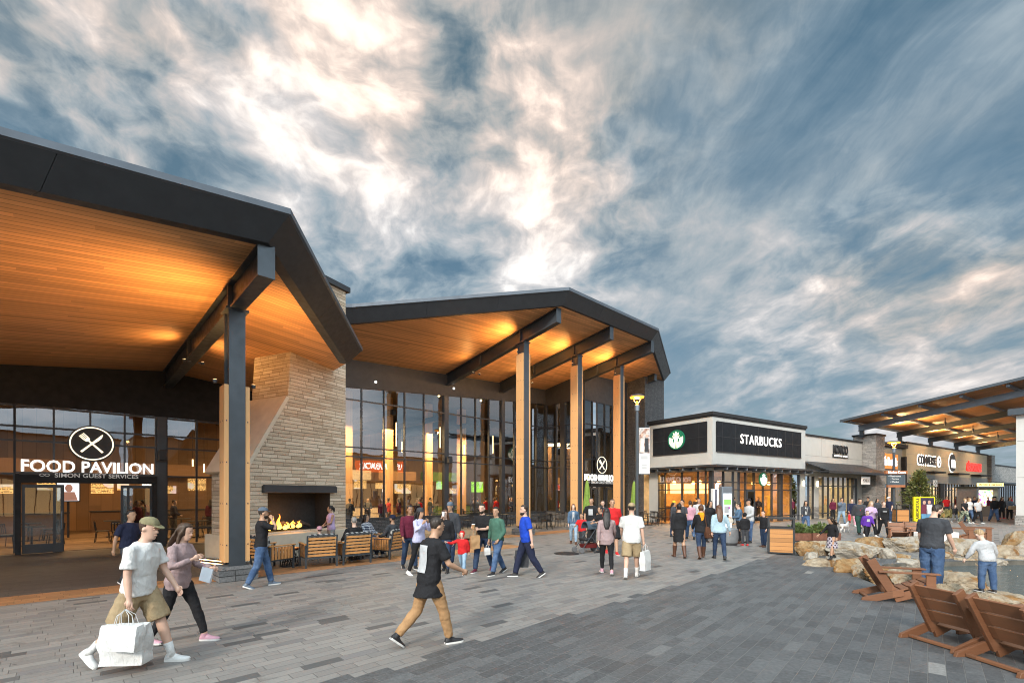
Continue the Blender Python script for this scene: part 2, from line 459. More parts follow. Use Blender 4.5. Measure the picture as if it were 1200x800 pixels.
def plaza_mat():
    m, nt, b = newmat('plaza paving')
    geo = nt.node('ShaderNodeNewGeometry').outputs['Position']
    e1, r1, c1, _, _ = pavers(nt, geo, PANG)
    e2, r2, c2, cx, cy = pavers(nt, geo, DARK_ANG)
    n = nt.m('ADD', nt.m('MULTIPLY', cx, -.6943), nt.m('MULTIPLY', cy, .7197))
    _, rb, _ = [nt.sep(c2)[i] for i in range(3)]
    dark = nt.m('LESS_THAN', nt.m('ADD', n, nt.m('MULTIPLY', nt.m('SUBTRACT', rb, .5), .25)), 4.86)
    # beyond the pond the plaza is pale again
    far = nt.m('GREATER_THAN', nt.m('ADD', cy, nt.m('MULTIPLY', cx, .25)), 17.6)
    dark = nt.m('MULTIPLY', dark, nt.m('SUBTRACT', 1, far))
    stain = nt.noise(geo, .55, 5, .6)
    gr = nt.noise(geo, 34, 6, .7)
    cl = nt.ramp(r1, [(0, (.085, .085, .085)), (.03, (.105, .104, .102)), (.034, (.205, .192, .178)), (.5, (.243, .228, .21)), (.9, (.27, .253, .23)), (.905, (.17, .165, .16)), (1, (.20, .19, .185))])
    cd = nt.ramp(r2, [(0, (.058, .06, .062)), (.5, (.082, .084, .086)), (.988, (.112, .115, .116)), (.991, (.27, .26, .245)), (1, (.30, .285, .26))])
    cl = nt.mix(nt.mapr(gr, .25, .75), nt.mix(.22, cl, (0, 0, 0)), cl)
    cd = nt.mix(nt.mapr(nt.noise(geo, 21, 6, .75), .3, .75), nt.mix(.4, cd, (0, 0, 0)), nt.mix(.06, cd, (1, 1, 1)))
    c = nt.mix(dark, cl, cd)
    e = nt.m('ADD', nt.m('MULTIPLY', e1, nt.m('SUBTRACT', 1, dark)), nt.m('MULTIPLY', e2, dark))
    joint = nt.mix(dark, (.115, .108, .10), (.15, .148, .142))
    c = nt.mix(nt.mapr(stain, .35, .7), nt.mix(.16, c, (.03, .03, .03)), c)
    c = nt.mix(nt.mapr(nt.noise(geo, 1.7, 6, .72, .8), .56, .72), c, nt.mix(.42, c, (.02, .019, .018)))
    vo = nt.node('ShaderNodeTexVoronoi'); nt.put(vo.inputs['Vector'], geo); vo.inputs['Scale'].default_value = 1.6
    wv = nt.node('ShaderNodeTexWhiteNoise'); nt.put(wv.inputs['Vector'], vo.outputs['Position'])
    gum = nt.m('MULTIPLY', nt.m('LESS_THAN', nt.m('ADD', vo.outputs['Distance'], nt.m('MULTIPLY', gr, .02)), .045), nt.m('GREATER_THAN', wv.outputs[0], .55))
    c = nt.mix(nt.m('MULTIPLY', gum, .6), c, (.03, .03, .03))
    c = nt.mix(e, joint, c)
    nt.put(b.inputs['Base Color'], c)
    nt.put(b.inputs['Roughness'], nt.mapr(stain, .3, .7, .5, .72))
    b.inputs['Specular IOR Level'].default_value = .4
    tilt = nt.m('MULTIPLY', nt.mix(dark, c1, c2), 1.0) if False else nt.m('ADD', nt.m('MULTIPLY', r1, nt.m('SUBTRACT', 1, dark)), nt.m('MULTIPLY', r2, dark))
    h = nt.m('ADD', nt.m('MULTIPLY', e, .8), nt.m('ADD', nt.m('MULTIPLY', gr, .35), nt.m('MULTIPLY', tilt, .25)))
    nt.put(b.inputs['Normal'], nt.bump(h, .75, .008))
    return m
def strip_mat(name, col, ang, L, Wd, var=.18):
    m, nt, b = newmat(name)
    geo = nt.node('ShaderNodeNewGeometry').outputs['Position']
    e, r, c3, _, _ = pavers(nt, geo, ang, L, Wd)
    c = nt.mix(r, scl(col, 1 - var), scl(col, 1 + var))
    gr = nt.noise(geo, 30, 6, .7)
    c = nt.mix(nt.mapr(gr, .25, .75), nt.mix(.3, c, (0, 0, 0)), c)
    c = nt.mix(nt.mapr(nt.noise(geo, .8, 4), .35, .7), nt.mix(.2, c, (.02, .02, .02)), c)
    c = nt.mix(e, scl(col, .35), c)
    nt.put(b.inputs['Base Color'], c); b.inputs['Roughness'].default_value = .6
    nt.put(b.inputs['Normal'], nt.bump(nt.m('ADD', e, nt.m('MULTIPLY', gr, .4)), .5, .006))
    return m

POND = [(7.9, 9.9), (8.6, 8.9), (9.6, 8.2), (11.5, 7.6), (15, 7.2), (20, 7.6), (24, 9.5), (24, 13.5), (20, 14.2), (16.5, 14.0), (14.2, 13.9), (12.2, 13.6), (10.6, 13.2), (9.4, 12.4), (8.3, 11.2)]
b = bmesh.new()
S_ = 420
outer = [b.verts.new(p) for p in ((-S_, -S_, 0), (S_, -S_, 0), (S_, S_, 0), (-S_, S_, 0))]
inner = [b.verts.new((x, y, 0)) for x, y in POND]
es = [b.edges.new((outer[i], outer[(i + 1) % 4])) for i in range(4)] + [b.edges.new((inner[i], inner[(i + 1) % len(inner)])) for i in range(len(inner))]
bmesh.ops.triangle_fill(b, edges=es, use_beauty=True)
for f in list(b.faces):
    if f.normal.z < 0: f.normal_flip()
me = bpy.data.meshes.new('ground'); b.to_mesh(me); b.free()
me.materials.append(plaza_mat())
g = bpy.data.objects.new('ground', me); COL.objects.link(g); tag(g, kind='structure')
def sheet(name, pts, z, m, kind='structure'):
    mb = MB(); mb.face([(p[0], p[1], z) for p in pts])
    o = mb.build(name, m); tag(o, kind=kind); return o
sheet('paving_strip', [W(-30, 12.25), W(12.6, 12.25), W(12.6, 13.26), W(-30, 13.26)], .004, strip_mat('orange pavers', (.40, .19, .075), PANG, .33, .17))
sheet('paving_strip', [W(12.6, 15.3), W(38, 15.3), W(38, 16.4), W(12.6, 16.4)], .004, bpy.data.materials['orange pavers'])
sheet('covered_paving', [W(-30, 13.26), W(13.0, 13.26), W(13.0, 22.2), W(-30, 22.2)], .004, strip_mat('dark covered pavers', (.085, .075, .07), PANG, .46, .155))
sheet('pavement', [SW(26, .6), SW(75, .6), SW(75, 4.2), SW(26, 4.2)], .004, strip_mat('tan pavers', (.33, .23, .16), SANG, .33, .17))
# pond bed and water
mb = MB(); mb.slab([(x, y, -.75) for x, y in POND], [(x, y, -.70) for x, y in POND])
n_ = len(POND)
for i in range(n_):
    a, c = POND[i], POND[(i + 1) % n_]
    mb.face([(a[0], a[1], -.7), (c[0], c[1], -.7), (c[0], c[1], -.004), (a[0], a[1], -.004)])
o = mb.build('pond_bed', mat('pond bed', (.10, .095, .08), .9, var=.4, scale=3)); tag(o, kind='structure')
m, nt, bs = newmat('pond water')
geo = nt.node('ShaderNodeNewGeometry').outputs['Position']
bs.inputs['Base Color'].default_value = (.08, .11, .115, 1); bs.inputs['Roughness'].default_value = .05
bs.inputs['IOR'].default_value = 1.33; bs.inputs['Specular IOR Level'].default_value = .7
bs.inputs['Transmission Weight'].default_value = .25
rip = nt.m('ADD', nt.noise(nt.vm('MULTIPLY', geo, (1, 1.6, 1)), 3.6, 4, .6, 1.2), nt.m('MULTIPLY', nt.noise(geo, 12, 3, .6, .5), .35))
nt.put(bs.inputs['Normal'], nt.bump(rip, 1.0, .16))
fo = nt.mapr(nt.noise(nt.vm('MULTIPLY', geo, (.8, 2.2, 1)), 2.1, 5, .65, 1.5), .60, .72)
nt.put(bs.inputs['Base Color'], nt.mix(nt.m('MULTIPLY', fo, .35), (.085, .115, .12), (.6, .65, .65)))
wt = MB(); wt.face([(x, y, -.14) for x, y in POND])
o = wt.build('pond_water', m); tag(o, kind='structure')
# ------------------------------------------------------------------ food pavilion
U0, N0 = 10.0, 22.3
def L(u, n, z): return V((u - U0, n - N0, z))
dark = mat('charcoal steel', (.040, .043, .048), .42, .3, .12, 3, .06)
darker = mat('black metal panel', (.008, .0082, .009), .75, 0, .15, 2, .05)
steel = mat('blue grey steel', (.052, .062, .072), .40, .35, .1, 3, .05)
coping = mat('zinc coping', (.17, .20, .235), .4, .5, .08, 2, .03)
roof_edge = mat('roof edge metal', (.085, .10, .12), .55, .3, .12, 2, .05)
soff = wood('soffit boards', (.60, .325, .15), 0, .15, .008, .5, .30, 1, 1.0, .28, 3.6)
timber = wood('column timber', (.60, .33, .14), 2, .30, .004, .5, .2, 0, 1.0, .6, 20)
glz = glass('storefront glass', (.84, .88, .88), 2.6)
glzd = glass('entrance glass', (.72, .76, .76), 1.8)
brick = stone('dark brick', (.060, .058, .058), (.085, .08, .078), (.045, .044, .045), .30, .075, .35, bump=.5, gap=.006)
plaster = mat('interior plaster', (.30, .22, .15), .8)
pav = thing('food_pavilion', 'tall dark glass food hall under two angular wood lined roofs', 'building', W(U0, N0), PANG)

# --- canopy 1
def z1(u, n): return 6.95 - .0177 * (n - 9.9) + (-.13 * (2.9 - u) if u < 2.9 else -.109 * (u - 2.9))
def z2(u, n): return 10.47 + .05 * (u - 16.17) - .172 * (n - 13.45)
def canopy(name, inner, zf, out_d, rise1, rise2, nedge, splits):
    """inner: soffit outline, first nedge edges carry the fascia"""
    ins = [V((u, n)) for u, n in inner]
    nrm = []
    for i in range(nedge):
        a, c = ins[i], ins[i + 1]; t = (c - a).normalized(); nrm.append(V((t.y, -t.x)))
    def offs(i, dd):
        if i == 0: nn = nrm[0]; return ins[i] + nn * dd
        if i >= nedge: return ins[i] + nrm[-1] * dd
        a, c = nrm[i - 1], nrm[i]; mth = (a + c).normalized()
        return ins[i] + mth * dd / max(.3, mth.dot(a))
    zz = [zf(*p) for p in ins]
    so_ = MB()
    so_.b  # soffit as thin slab
    for sp in splits: so_.slab([L(*ins[i], zz[i]) for i in sp], [L(*ins[i], zz[i] + .05) for i in sp])
    so_.build('soffit', soff, pav)
    fa, cp = MB(), MB()
    A = [L(*ins[i], zz[i] - .03) for i in range(nedge + 1)]
    B = [L(*offs(i, out_d * .9), zz[i] + rise1) for i in range(nedge + 1)]
    C_ = [L(*offs(i, out_d), zz[i] + rise2) for i in range(nedge + 1)]
    Bo = [L(*offs(i, out_d * .9 + .05), zz[i] + rise1) for i in range(nedge + 1)]
    D = [L(*(ins[i] - (offs(i, .25) - ins[i])), zz[i] + rise2 - .02) for i in range(nedge + 1)]
    for i in range(nedge):
        e = A[i + 1] - A[i]; ln = e.length; k = max(1, round(ln / 3.1))
        for j in range(k):      # fascia panels with open joints
            f0, f1 = j / k + .004 / ln * (j > 0), (j + 1) / k - .004 / ln * (j < k - 1)
            lr = lambda P, f: P[i].lerp(P[i + 1], f)
            fa.slab([lr(A, f0), lr(A, f1), lr(B, f1), lr(B, f0)], [lr(D, f0) - V((0, 0, rise2)), lr(D, f1) - V((0, 0, rise2)), lr(D, f1) - V((0, 0, .14)), lr(D, f0) - V((0, 0, .14))])
        cp.slab([B[i], B[i + 1], Bo[i + 1] + V((0, 0, .02)), Bo[i] + V((0, 0, .02))], [D[i], D[i + 1], C_[i + 1], C_[i]])
    fa.build('fascia', dark, pav); cp.build('coping', roof_edge, pav)
    top = MB()
    low = [L(p[0], p[1], z + .06) for p, z in zip(ins, zz)]
    hi = [D[i] + V((0, 0, -.03)) if i <= nedge else L(*ins[i], zz[i] + rise2 - .03) for i in range(len(ins))]
    for sp in splits: top.slab([low[i] for i in sp], [hi[i] for i in sp])
    top.build('roof', darker, pav)
canopy('one', [(-16, 9.9), (2.9, 9.9), (6.92, 15.2), (7.15, 22.28), (2.9, 22.28), (-16, 22.28)], z1, .50, .40, .53, 2, [[0, 1, 4, 5], [1, 2, 3, 4]])
canopy('two', [(6.2, 20.0), (8.78, 18.75), (16.17, 13.45), (24.46, 13.78), (33.0, 17.45), (33.3, 22.28), (6.2, 22.28)], z2, .44, .46, .62, 4, [[0, 1, 2, 3, 4, 5, 6]])

# --- beams and columns
def beam(u, n0, n1, zf, dep, w_=.30, off=.0):
    mb = MB()
    bot = lambda n: zf(u, n) - dep
    hw = w_ / 2
    a, c = n0, n1
    for (x0, x1, lo, hi) in ((-hw, hw, 0, .05), (-hw, hw, dep - .05, dep - .004), (-.035, .035, .05, dep - .05)):
        mb.hexa([L(u + x0, a, bot(a) + lo), L(u + x1, a, bot(a) + lo), L(u + x1, c, bot(c) + lo), L(u + x0, c, bot(c) + lo),
                 L(u + x0, a, bot(a) + hi), L(u + x1, a, bot(a) + hi), L(u + x1, c, bot(c) + hi), L(u + x0, c, bot(c) + hi)])
    mb.hexa([L(u - hw - .01, a - .03, bot(a) - .01), L(u + hw + .01, a - .03, bot(a) - .01), L(u + hw + .01, a, bot(a) - .01), L(u - hw - .01, a, bot(a) - .01),
             L(u - hw - .01, a - .03, bot(a) + dep - .006), L(u + hw + .01, a - .03, bot(a) + dep - .006), L(u + hw + .01, a, bot(a) + dep - .006), L(u - hw - .01, a, bot(a) + dep - .006)])
    for nn in (a + 2.35, (a + c) / 2 + 1.2):   # web stiffeners
        mb.box(u - hw - U0, u + hw - U0, nn - .02 - N0, nn + .02 - N0, bot(nn) + .05, bot(nn) + dep - .05)
    return mb.build('beam', steel, pav)
def column(u, n, ztop, zw, base_h=.33, wood0=.42):
    c = MB()
    hw, hd = .17, .20
    x, y = u - U0, n - N0
    for s in (-1, 1): c.box(x - hw, x + hw, y + s * hd - .025, y + s * hd + .025, base_h, ztop)
    for s in (-1, 1): c.box(x + s * .10 - .02, x + s * .10 + .02, y - hd + .026, y + hd - .026, base_h + .01, ztop - .01)
    c.box(x - .24, x + .24, y - .27, y + .27, ztop - .03, ztop + .02)
    co_ = c.build('column', steel, pav)
    for s in (-1, 1):
        t = MB(); t.box(x + s * (hw + .048) - .045, x + s * (hw + .048) + .045, y - .23, y + .23, wood0, zw)
        for zz in [wood0 + .4 + .95 * k for k in range(int((zw - wood0 - .4) / .95) + 1)]:
            for dy in (-.10, .10):
                t.mi = 1; t.box(x + s * (hw + .095) - .006, x + s * (hw + .095) + .006, y + dy - .02, y + dy + .02, zz - .02, zz + .02); 
            t.box(x + s * (hw + .048) - .015, x + s * (hw + .048) + .015, y - .236, y - .228, zz - .02, zz + .02); t.mi = 0
        t.build('timber_cladding', [timber, dark], co_, bevel=.006)
    p = MB(); h = .40
    p.slab([V((x - h, y - h, .0)), V((x + h, y - h, 0)), V((x + h, y + h, 0)), V((x - h, y + h, 0))], [V((x - h, y - h, base_h - .07)), V((x + h, y - h, base_h - .07)), V((x + h, y + h, base_h - .07)), V((x - h, y + h, base_h - .07))])
    p.slab([V((x - h, y - h, base_h - .07)), V((x + h, y - h, base_h - .07)), V((x + h, y + h, base_h - .07)), V((x - h, y + h, base_h - .07))], [V((x - h * .72, y - h * .72, base_h)), V((x + h * .72, y - h * .72, base_h)), V((x + h * .72, y + h * .72, base_h)), V((x - h * .72, y + h * .72, base_h))])
    p.build('plinth', stone('plinth stone', (.09, .092, .095), (.13, .13, .13), (.07, .072, .075), .5, .13, .4, bump=1.2), co_)
beam(2.9, 10.05, 22.2, z1, .65)
column(2.9, 12.4, 6.26, 4.5)
beam(-6.2, 10.05, 22.2, z1, .65); column(-6.2, 12.4, 5.05, 3.6)
for k, u in enumerate((16.2, 20.4, 24.55)):
    beam(u, 13.75, 22.2 if k < 2 else 18.95, z2, .66)
    column(u, 16.0, z2(u, 16.0) - .68, z2(u, 16.0) - 1.25)
beam(30.6, 16.9, 17.45, z2, .5)

# --- glazed walls
def gwall(p0, dirv, us, z0, ztop, rows, thick=(), name='window_frame', parent=None, mw=.055, md=.14, tw=.30, seed=0, sill=None, glassm=None):
    """p0: local point of us=0, dirv: unit direction; us: mullion stations; one frame mesh + panes as one part per bay"""
    parent = parent or pav
    fr = MB(); d = V((dirv[0], dirv[1], 0)).normalized(); nn = V((-d.y, d.x, 0))
    P = lambda s, t, z: V((p0[0], p0[1], 0)) + d * s + nn * t + V((0, 0, z))
    def bx(s0, s1, t0, t1, za, zb, zc=None):
        zc = zb if zc is None else zc
        fr.hexa([P(s0, t0, za), P(s1, t0, za), P(s1, t1, za), P(s0, t1, za), P(s0, t0, zb), P(s1, t0, zc), P(s1, t1, zc), P(s0, t1, zb)])
    zt = ztop if callable(ztop) else (lambda s: ztop)
    for u in us:
        w_ = tw if u in thick else mw; dd = md + .10 if u in thick else md
        bx(u - w_ / 2, u + w_ / 2, -dd / 2, dd / 2, z0, zt(u))
    for r in rows:
        for a, c in zip(us, us[1:]):
            wa = (tw if a in thick else mw) / 2; wc = (tw if c in thick else mw) / 2
            bx(a + wa, c - wc, -md / 2 + .012, md / 2 - .012, r - .03, r + .03)
    fo = fr.build(name, dark, parent)
    zs = [z0] + list(rows)
    for a, c in zip(us, us[1:]):
        pn = MB()
        wa = (tw if a in thick else mw) / 2; wc = (tw if c in thick else mw) / 2
        pn.face([P(a + wa, 0, z0), P(c - wc, 0, z0), P(c - wc, 0, zt(c)), P(a + wa, 0, zt(a))])
        pn.build('pane', glassm or glz, fo)
    return fo
# storefront one: u from -6.7 to 7
us1 = [-6.7, -5.77, -4.84, -3.91, -2.98, -2.07, -1.15]
gwall(L(0, 22.3, 0), (1, 0), us1, .05, 4.95, [.62, 2.66, 3.75, 4.22, 4.90])
gwall(L(0, 22.3, 0), (1, 0), [-1.15, -.235, .69, 1.63, 2.55, 2.88], 2.66, 4.95, [2.70, 3.75, 4.22, 4.90], thick=())
gwall(L(0, 22.3, 0), (1, 0), [2.88, 3.86, 4.8, 5.74, 6.68, 7.6], .05, 4.95, [.62, 2.66, 3.75, 4.22, 4.90])
mb = MB(); mb.box(2.57 - U0, 2.86 - U0, -.16, .10, .0, 4.94); mb.build('mullion_cover', dark, pav)
mb = MB(); mb.box(-17 - U0, 7.9 - U0, -.05, .3, 4.952, 7.1); mb.box(-17 - U0, -6.75 - U0, -.05, .3, 0, 4.952); mb.build('bulkhead', darker, pav)
# entrance one
mb = MB()
mb.box(-1.13 - U0, 2.56 - U0, -.30, .05, 2.36, 2.655); mb.box(-1.13 - U0, -1.0 - U0, -.25, .05, 0, 2.358); mb.box(2.42 - U0, 2.56 - U0, -.25, .05, 0, 2.358)
mb.build('door_header', darker, pav)
def slider(u0, u1, n=22.16):
    f = MB(); y = n - N0; a, c = u0 - U0, u1 - U0
    f.box(a, a + .07, y - .03, y + .03, .02, 2.3); f.box(c - .07, c, y - .03, y + .03, .02, 2.3)
    f.box(a + .07, c - .07, y - .028, y + .028, .02, .32); f.box(a + .07, c - .07, y - .028, y + .028, 2.2, 2.3)
    o = f.build('door', dark, pav)
    g_ = MB(); g_.box(a + .07, c - .07, y - .006, y + .006, .32, 2.2); g_.build('pane', glzd, o)
    h = MB(); h.tube([(c - .035, y - .06, .8), (c - .035, y - .06, 1.4)], .014, 8); h.build('handle', coping, o)
slider(-.98, .02); slider(1.52, 2.42); slider(-.25, -.0, 22.06); slider(1.5, 1.75, 22.06)
# storefront two
ztop2 = lambda u: 7.26 + (u - 10.1) * .075
us2 = [7.3, 8.45, 9.67, 10.89, 12.14, 13.37, 14.6, 16.1, 17.25, 18.35, 19.45, 20.62, 21.7, 22.8, 23.85, 24.8]
gwall(L(0, 22.3, 0), (1, 0), us2, .70, ztop2, [.73, 3.85, 4.32, 6.69], thick=(16.1, 20.62))
mb = MB(); mb.box(7.25 - U0, 24.9 - U0, -.10, .12, 0, .67); mb.build('base_wall', brick, pav)
mb = MB(); mb.box(7.25 - U0, 24.9 - U0, -.14, .10, .672, .70); mb.build('sill', dark, pav)
mb = MB()
mb.hexa([L(7.0, 22.22, ztop2(7) + .002), L(24.9, 22.22, ztop2(24.9) + .002), L(24.9, 22.5, ztop2(24.9) + .002), L(7.0, 22.5, ztop2(7) + .002),
         L(7.0, 22.22, z2(7, 22.22) + .02), L(24.9, 22.22, z2(24.9, 22.22) + .02), L(24.9, 22.5, z2(24.9, 22.5) + .02), L(7.0, 22.5, z2(7, 22.5) + .02)])
# return and vestibule headers
zv = 8.25
mb.hexa([L(24.75, 19.0, zv), L(25.0, 19.0, zv), L(25.0, 22.2, zv), L(24.75, 22.2, zv), L(24.75, 19.0, z2(24.8, 19) + .02), L(25.0, 19.0, z2(25, 19) + .02), L(25.0, 22.2, z2(25, 22.2) + .02), L(24.75, 22.2, z2(24.8, 22.2) + .02)])
mb.hexa([L(25.0, 18.95, zv), L(30.3, 18.95, zv), L(30.3, 19.15, zv), L(25.0, 19.15, zv), L(25.0, 18.95, z2(25, 18.95) + .02), L(30.3, 18.95, z2(30.3, 18.95) + .02), L(30.3, 19.15, z2(30.3, 19.15) + .02), L(25.0, 19.15, z2(25, 19.15) + .02)])
mb.build('bulkhead', mat('bulkhead panel', (.030, .031, .034), .6, 0, .1, 2, .04), pav)
gwall(L(24.85, 22.2, 0), (0, -1), [.02, .95, 1.55, 2.4, 3.15], .70, zv, [.73, 3.85, 4.32, 6.69], thick=(1.55,), tw=.4)
mb = MB(); mb.box(24.78 - U0, 24.92 - U0, 19.05 - N0, 22.15 - N0, 0, .70); mb.build('base_wall', brick, pav)
gwall(L(0, 19.0, 0), (1, 0), [25.0, 25.9, 26.45, 27.35, 28.25, 29.2, 30.2], .05, zv, [.3, 2.62, 3.3, 4.32, 6.69])
mb = MB(); mb.box(25.5 - U0, 28.4 - U0, 18.8 - N0, 18.93 - N0, 2.45, 2.95); mb.build('door_header', darker, pav)
for a, c in ((25.6, 26.4), (27.4, 28.25)):
    f = MB(); y = 18.86 - N0
    f.box(a - U0, a - U0 + .08, y - .03, y + .03, .02, 2.4); f.box(c - U0 - .08, c - U0, y - .03, y + .03, .02, 2.4)
    f.box(a - U0 + .08, c - U0 - .08, y - .028, y + .028, .02, .25); f.box(a - U0 + .08, c - U0 - .08, y - .028, y + .028, 2.3, 2.4)
    o = f.build('door', dark, pav)
    g_ = MB(); g_.box(a - U0 + .08, c - U0 - .08, y - .005, y + .005, .25, 2.3); g_.build('pane', glzd, o)
# dark brick tower
mb = MB()
mb.hexa([L(30.2, 17.5, 0), L(33.0, 17.5, 0), L(33.0, 24, 0), L(30.2, 24, 0), L(30.2, 17.5, z2(30.2, 17.5) - .02), L(33, 17.5, z2(33, 17.5) - .02), L(33, 24, z2(33, 24) + .3), L(30.2, 24, z2(30.2, 24) + .3)])
mb.build('tower', brick, pav)
# hall shell
zr = 6.6
mb = MB()
mb.box(-17 - U0, 33 - U0, 37, 37.3, 0, 8.6); mb.box(-17.3 - U0, -17 - U0, .3, 37.3, 0, 7); mb.box(33 - U0, 33.3 - U0, 2, 37.3, 0, 8.6)
mb.build('wall', mat('charcoal stucco', (.09, .085, .08), .8), pav)
mb = MB(); mb.box(-17 - U0, 7.2 - U0, .32, 37, 7.0, 7.2); mb.box(7.2 - U0, 24.9 - U0, .22, 37, 8.3, 8.5); mb.box(25.02 - U0, 33 - U0, -3.1, 37, 8.35, 8.55); mb.build('ceiling', mat('hall ceiling', (.06, .055, .05), .8), pav)
mb = MB(); mb.box(-17 - U0, 24.9 - U0, .10, 16, .006, .02); mb.box(24.95 - U0, 33 - U0, -3.2, 16, .006, .02); mb.build('hall_floor', strip_mat('hall floor', (.26, .17, .10), PANG, .9, .3), pav)
# inner back wall with food counters, split by timber fins
mb = MB(); mb.box(-17 - U0, 33 - U0, 12.0, 12.2, .02, 7.0); mb.build('inner_wall', wood('hall timber wall', (.22, .125, .06), 2, .5, .006, .6, .25, 0), pav)
for u in (9.5, 12.6, 15.4, 18.5, 21.5):
    mb = MB(); mb.box(u - U0 - .25, u - U0 + .25, 5.2, 5.7, .02, 8.3); mb.build('hall_pillar', timber, pav)
mb = MB()
for u in range(-8, 24, 3): mb.box(u - U0 - .08, u - U0 + .08, .4, 11.8, 6.3, 6.6)
mb.build('roof_truss', darker, pav)

# --- outdoor fireplace
FA, FB = V((.451, .893, 0)).normalized(), V((-.893, .451, 0)).normalized(); FANG = atan2(.893, .451)
FC = V((-7.81, 13.78, 0))
fp = thing('outdoor_fireplace', 'tall tan ledge stone chimney with a lit fire and dark mantel', 'fireplace', FC, FANG)
tan_stone = stone('tan ledge stone', (.60, .475, .33), (.70, .575, .425), (.46, .345, .225), .58, .115, .50, bump=1.0)
lime = mat('smooth limestone', (.55, .47, .36), .7, var=.1, scale=3, bump=.08)
# local x along the front, local y into the stack (FB is +y when rotated: check sign)
mb = MB()
D_ = 1.81
outl = [(0, 0), (3.74, 0), (3.74, 9.4), (1.62, 9.4), (1.315, 4.96), (0, 2.72)]
fx0, fx1, fz0, fz1 = .62, 3.02, .80, 2.02
# front skin round the opening, then sides and back
def xz(pts, y): return [V((x, y, z)) for x, z in pts]
for poly in ([(0, 0), (fx0, 0), (fx0, 2.72), (0, 2.72)], [(fx1, 0), (3.74, 0), (3.74, 2.72), (fx1, 2.72)], [(fx0, 0), (fx1, 0), (fx1, fz0), (fx0, fz0)], [(fx0, fz1), (fx1, fz1), (fx1, 2.72), (fx0, 2.72)], [(0, 2.72), (3.74, 2.72), (3.74, 9.4), (1.62, 9.4), (1.315, 4.96)]):
    mb.face(xz(poly, 0))
for (a, c) in zip(outl, outl[1:] + outl[:1]):
    mb.face([V((a[0], 0, a[1])), V((c[0], 0, c[1])), V((c[0], D_, c[1])), V((a[0], D_, a[1]))])
mb.face(xz(outl, D_))
mb.build('stone_stack', tan_stone, fp)
mb = MB()   # sloped shoulder slab
mb.slab([V((-.10, -.05, 2.60)), V((-.10, D_ + .05, 2.60)), V((1.335, D_ + .05, 5.05)), V((1.335, -.05, 5.05))], [V((-.20, -.05, 2.66)), V((-.20, D_ + .05, 2.66)), V((1.25, D_ + .05, 5.13)), V((1.25, -.05, 5.13))])
mb.build('shoulder_cap', lime, fp)
mb = MB(); mb.box(1.5, 3.86, -.12, D_ + .12, 9.4, 9.58); mb.build('chimney_cap', dark, fp)
mb = MB(); mb.box(-.16, 4.1, -.46, -.003, .0, .74); mb.box(-.16, -.003, -.003, D_ + .1, 0, .74); mb.build('hearth', lime, fp, bevel=.01)
mb = MB(); mb.box(.42, 3.22, -.14, .02, 2.03, 2.24); mb.box(.45, 3.19, -.12, -.002, 2.24, 2.27); mb.build('mantel', dark, fp, bevel=.004)
mb = MB(); e_ = .004
soot = mat('soot black firebox', (.018, .017, .016), .75)
mb.face(xz([(fx0, fz0), (fx1, fz0), (fx1, fz1), (fx0, fz1)], .75))
mb.face([V((fx0 + e_, 0, fz0)), V((fx0 + e_, .75, fz0)), V((fx0 + e_, .75, fz1)), V((fx0 + e_, 0, fz1))])
mb.face([V((fx1 - e_, 0, fz0)), V((fx1 - e_, .75, fz0)), V((fx1 - e_, .75, fz1)), V((fx1 - e_, 0, fz1))])
mb.face([V((fx0, 0, fz0 + e_)), V((fx1, 0, fz0 + e_)), V((fx1, .75, fz0 + e_)), V((fx0, .75, fz0 + e_))])
mb.face([V((fx0, 0, fz1 - e_)), V((fx1, 0, fz1 - e_)), V((fx1, .75, fz1 - e_)), V((fx0, .75, fz1 - e_))])
mb.build('firebox', soot, fp)
lg = mat('charred log', (.06, .04, .03), .9, scale=12, bump=.6)
for k in range(6):
    mb = MB(); x = fx0 + .3 + k * .24; y = .28 + .1 * (k % 2)
    mb.tube([(x - .3, y, .87 + .06 * (k % 3)), (x, y + .04, .90 + .07 * (k % 3)), (x + .32, y - .05, .88 + .05 * ((k + 1) % 3))], [.06, .07, .055], 8)
    mb.build('log', lg, fp, smooth=True)
fm, fnt, fb = newmat('flame')
ftc = fnt.sep(fnt.node('ShaderNodeTexCoord').outputs['Object'])
fl = fnt.ramp(fnt.mapr(ftc[2], .82, 1.45), [(0, (1, .55, .10)), (.35, (1, .36, .04)), (1, (.9, .14, .01))])
lw = fnt.node('ShaderNodeLayerWeight'); lw.inputs[0].default_value = .35; fnt.put(fb.inputs['Alpha'], fnt.mapr(lw.outputs['Facing'], .15, .75, .95, .0)); fnt.put(fb.inputs['Base Color'], (0, 0, 0)); fnt.put(fb.inputs['Emission Color'], fl); fb.inputs['Emission Strength'].default_value = 3.2
for k in range(17):
    x = fx0 + .10 + k * .078 + rnd.uniform(-.03, .03); y = .25 + rnd.uniform(-.08, .12); h = rnd.uniform(.10, .26) + (.26 if k in (4, 5) else 0)
    mb = MB(); ph = rnd.uniform(0, 6); pts = [(x + .05 * sin(j * .9 + ph) * j / 8, y + .03 * cos(j * .8 + ph), .86 + h * j / 9) for j in range(10)]
    mb.tube(pts, [.02, .055, .07, .068, .056, .044, .032, .02, .01, .002], 10); mb.build('flame', fm, fp, smooth=True)
p = fp.matrix_world @ V((1.4, .1, 1.25)); lamp('fire_light', 'POINT', p, 14, (1, .45, .14), .25)
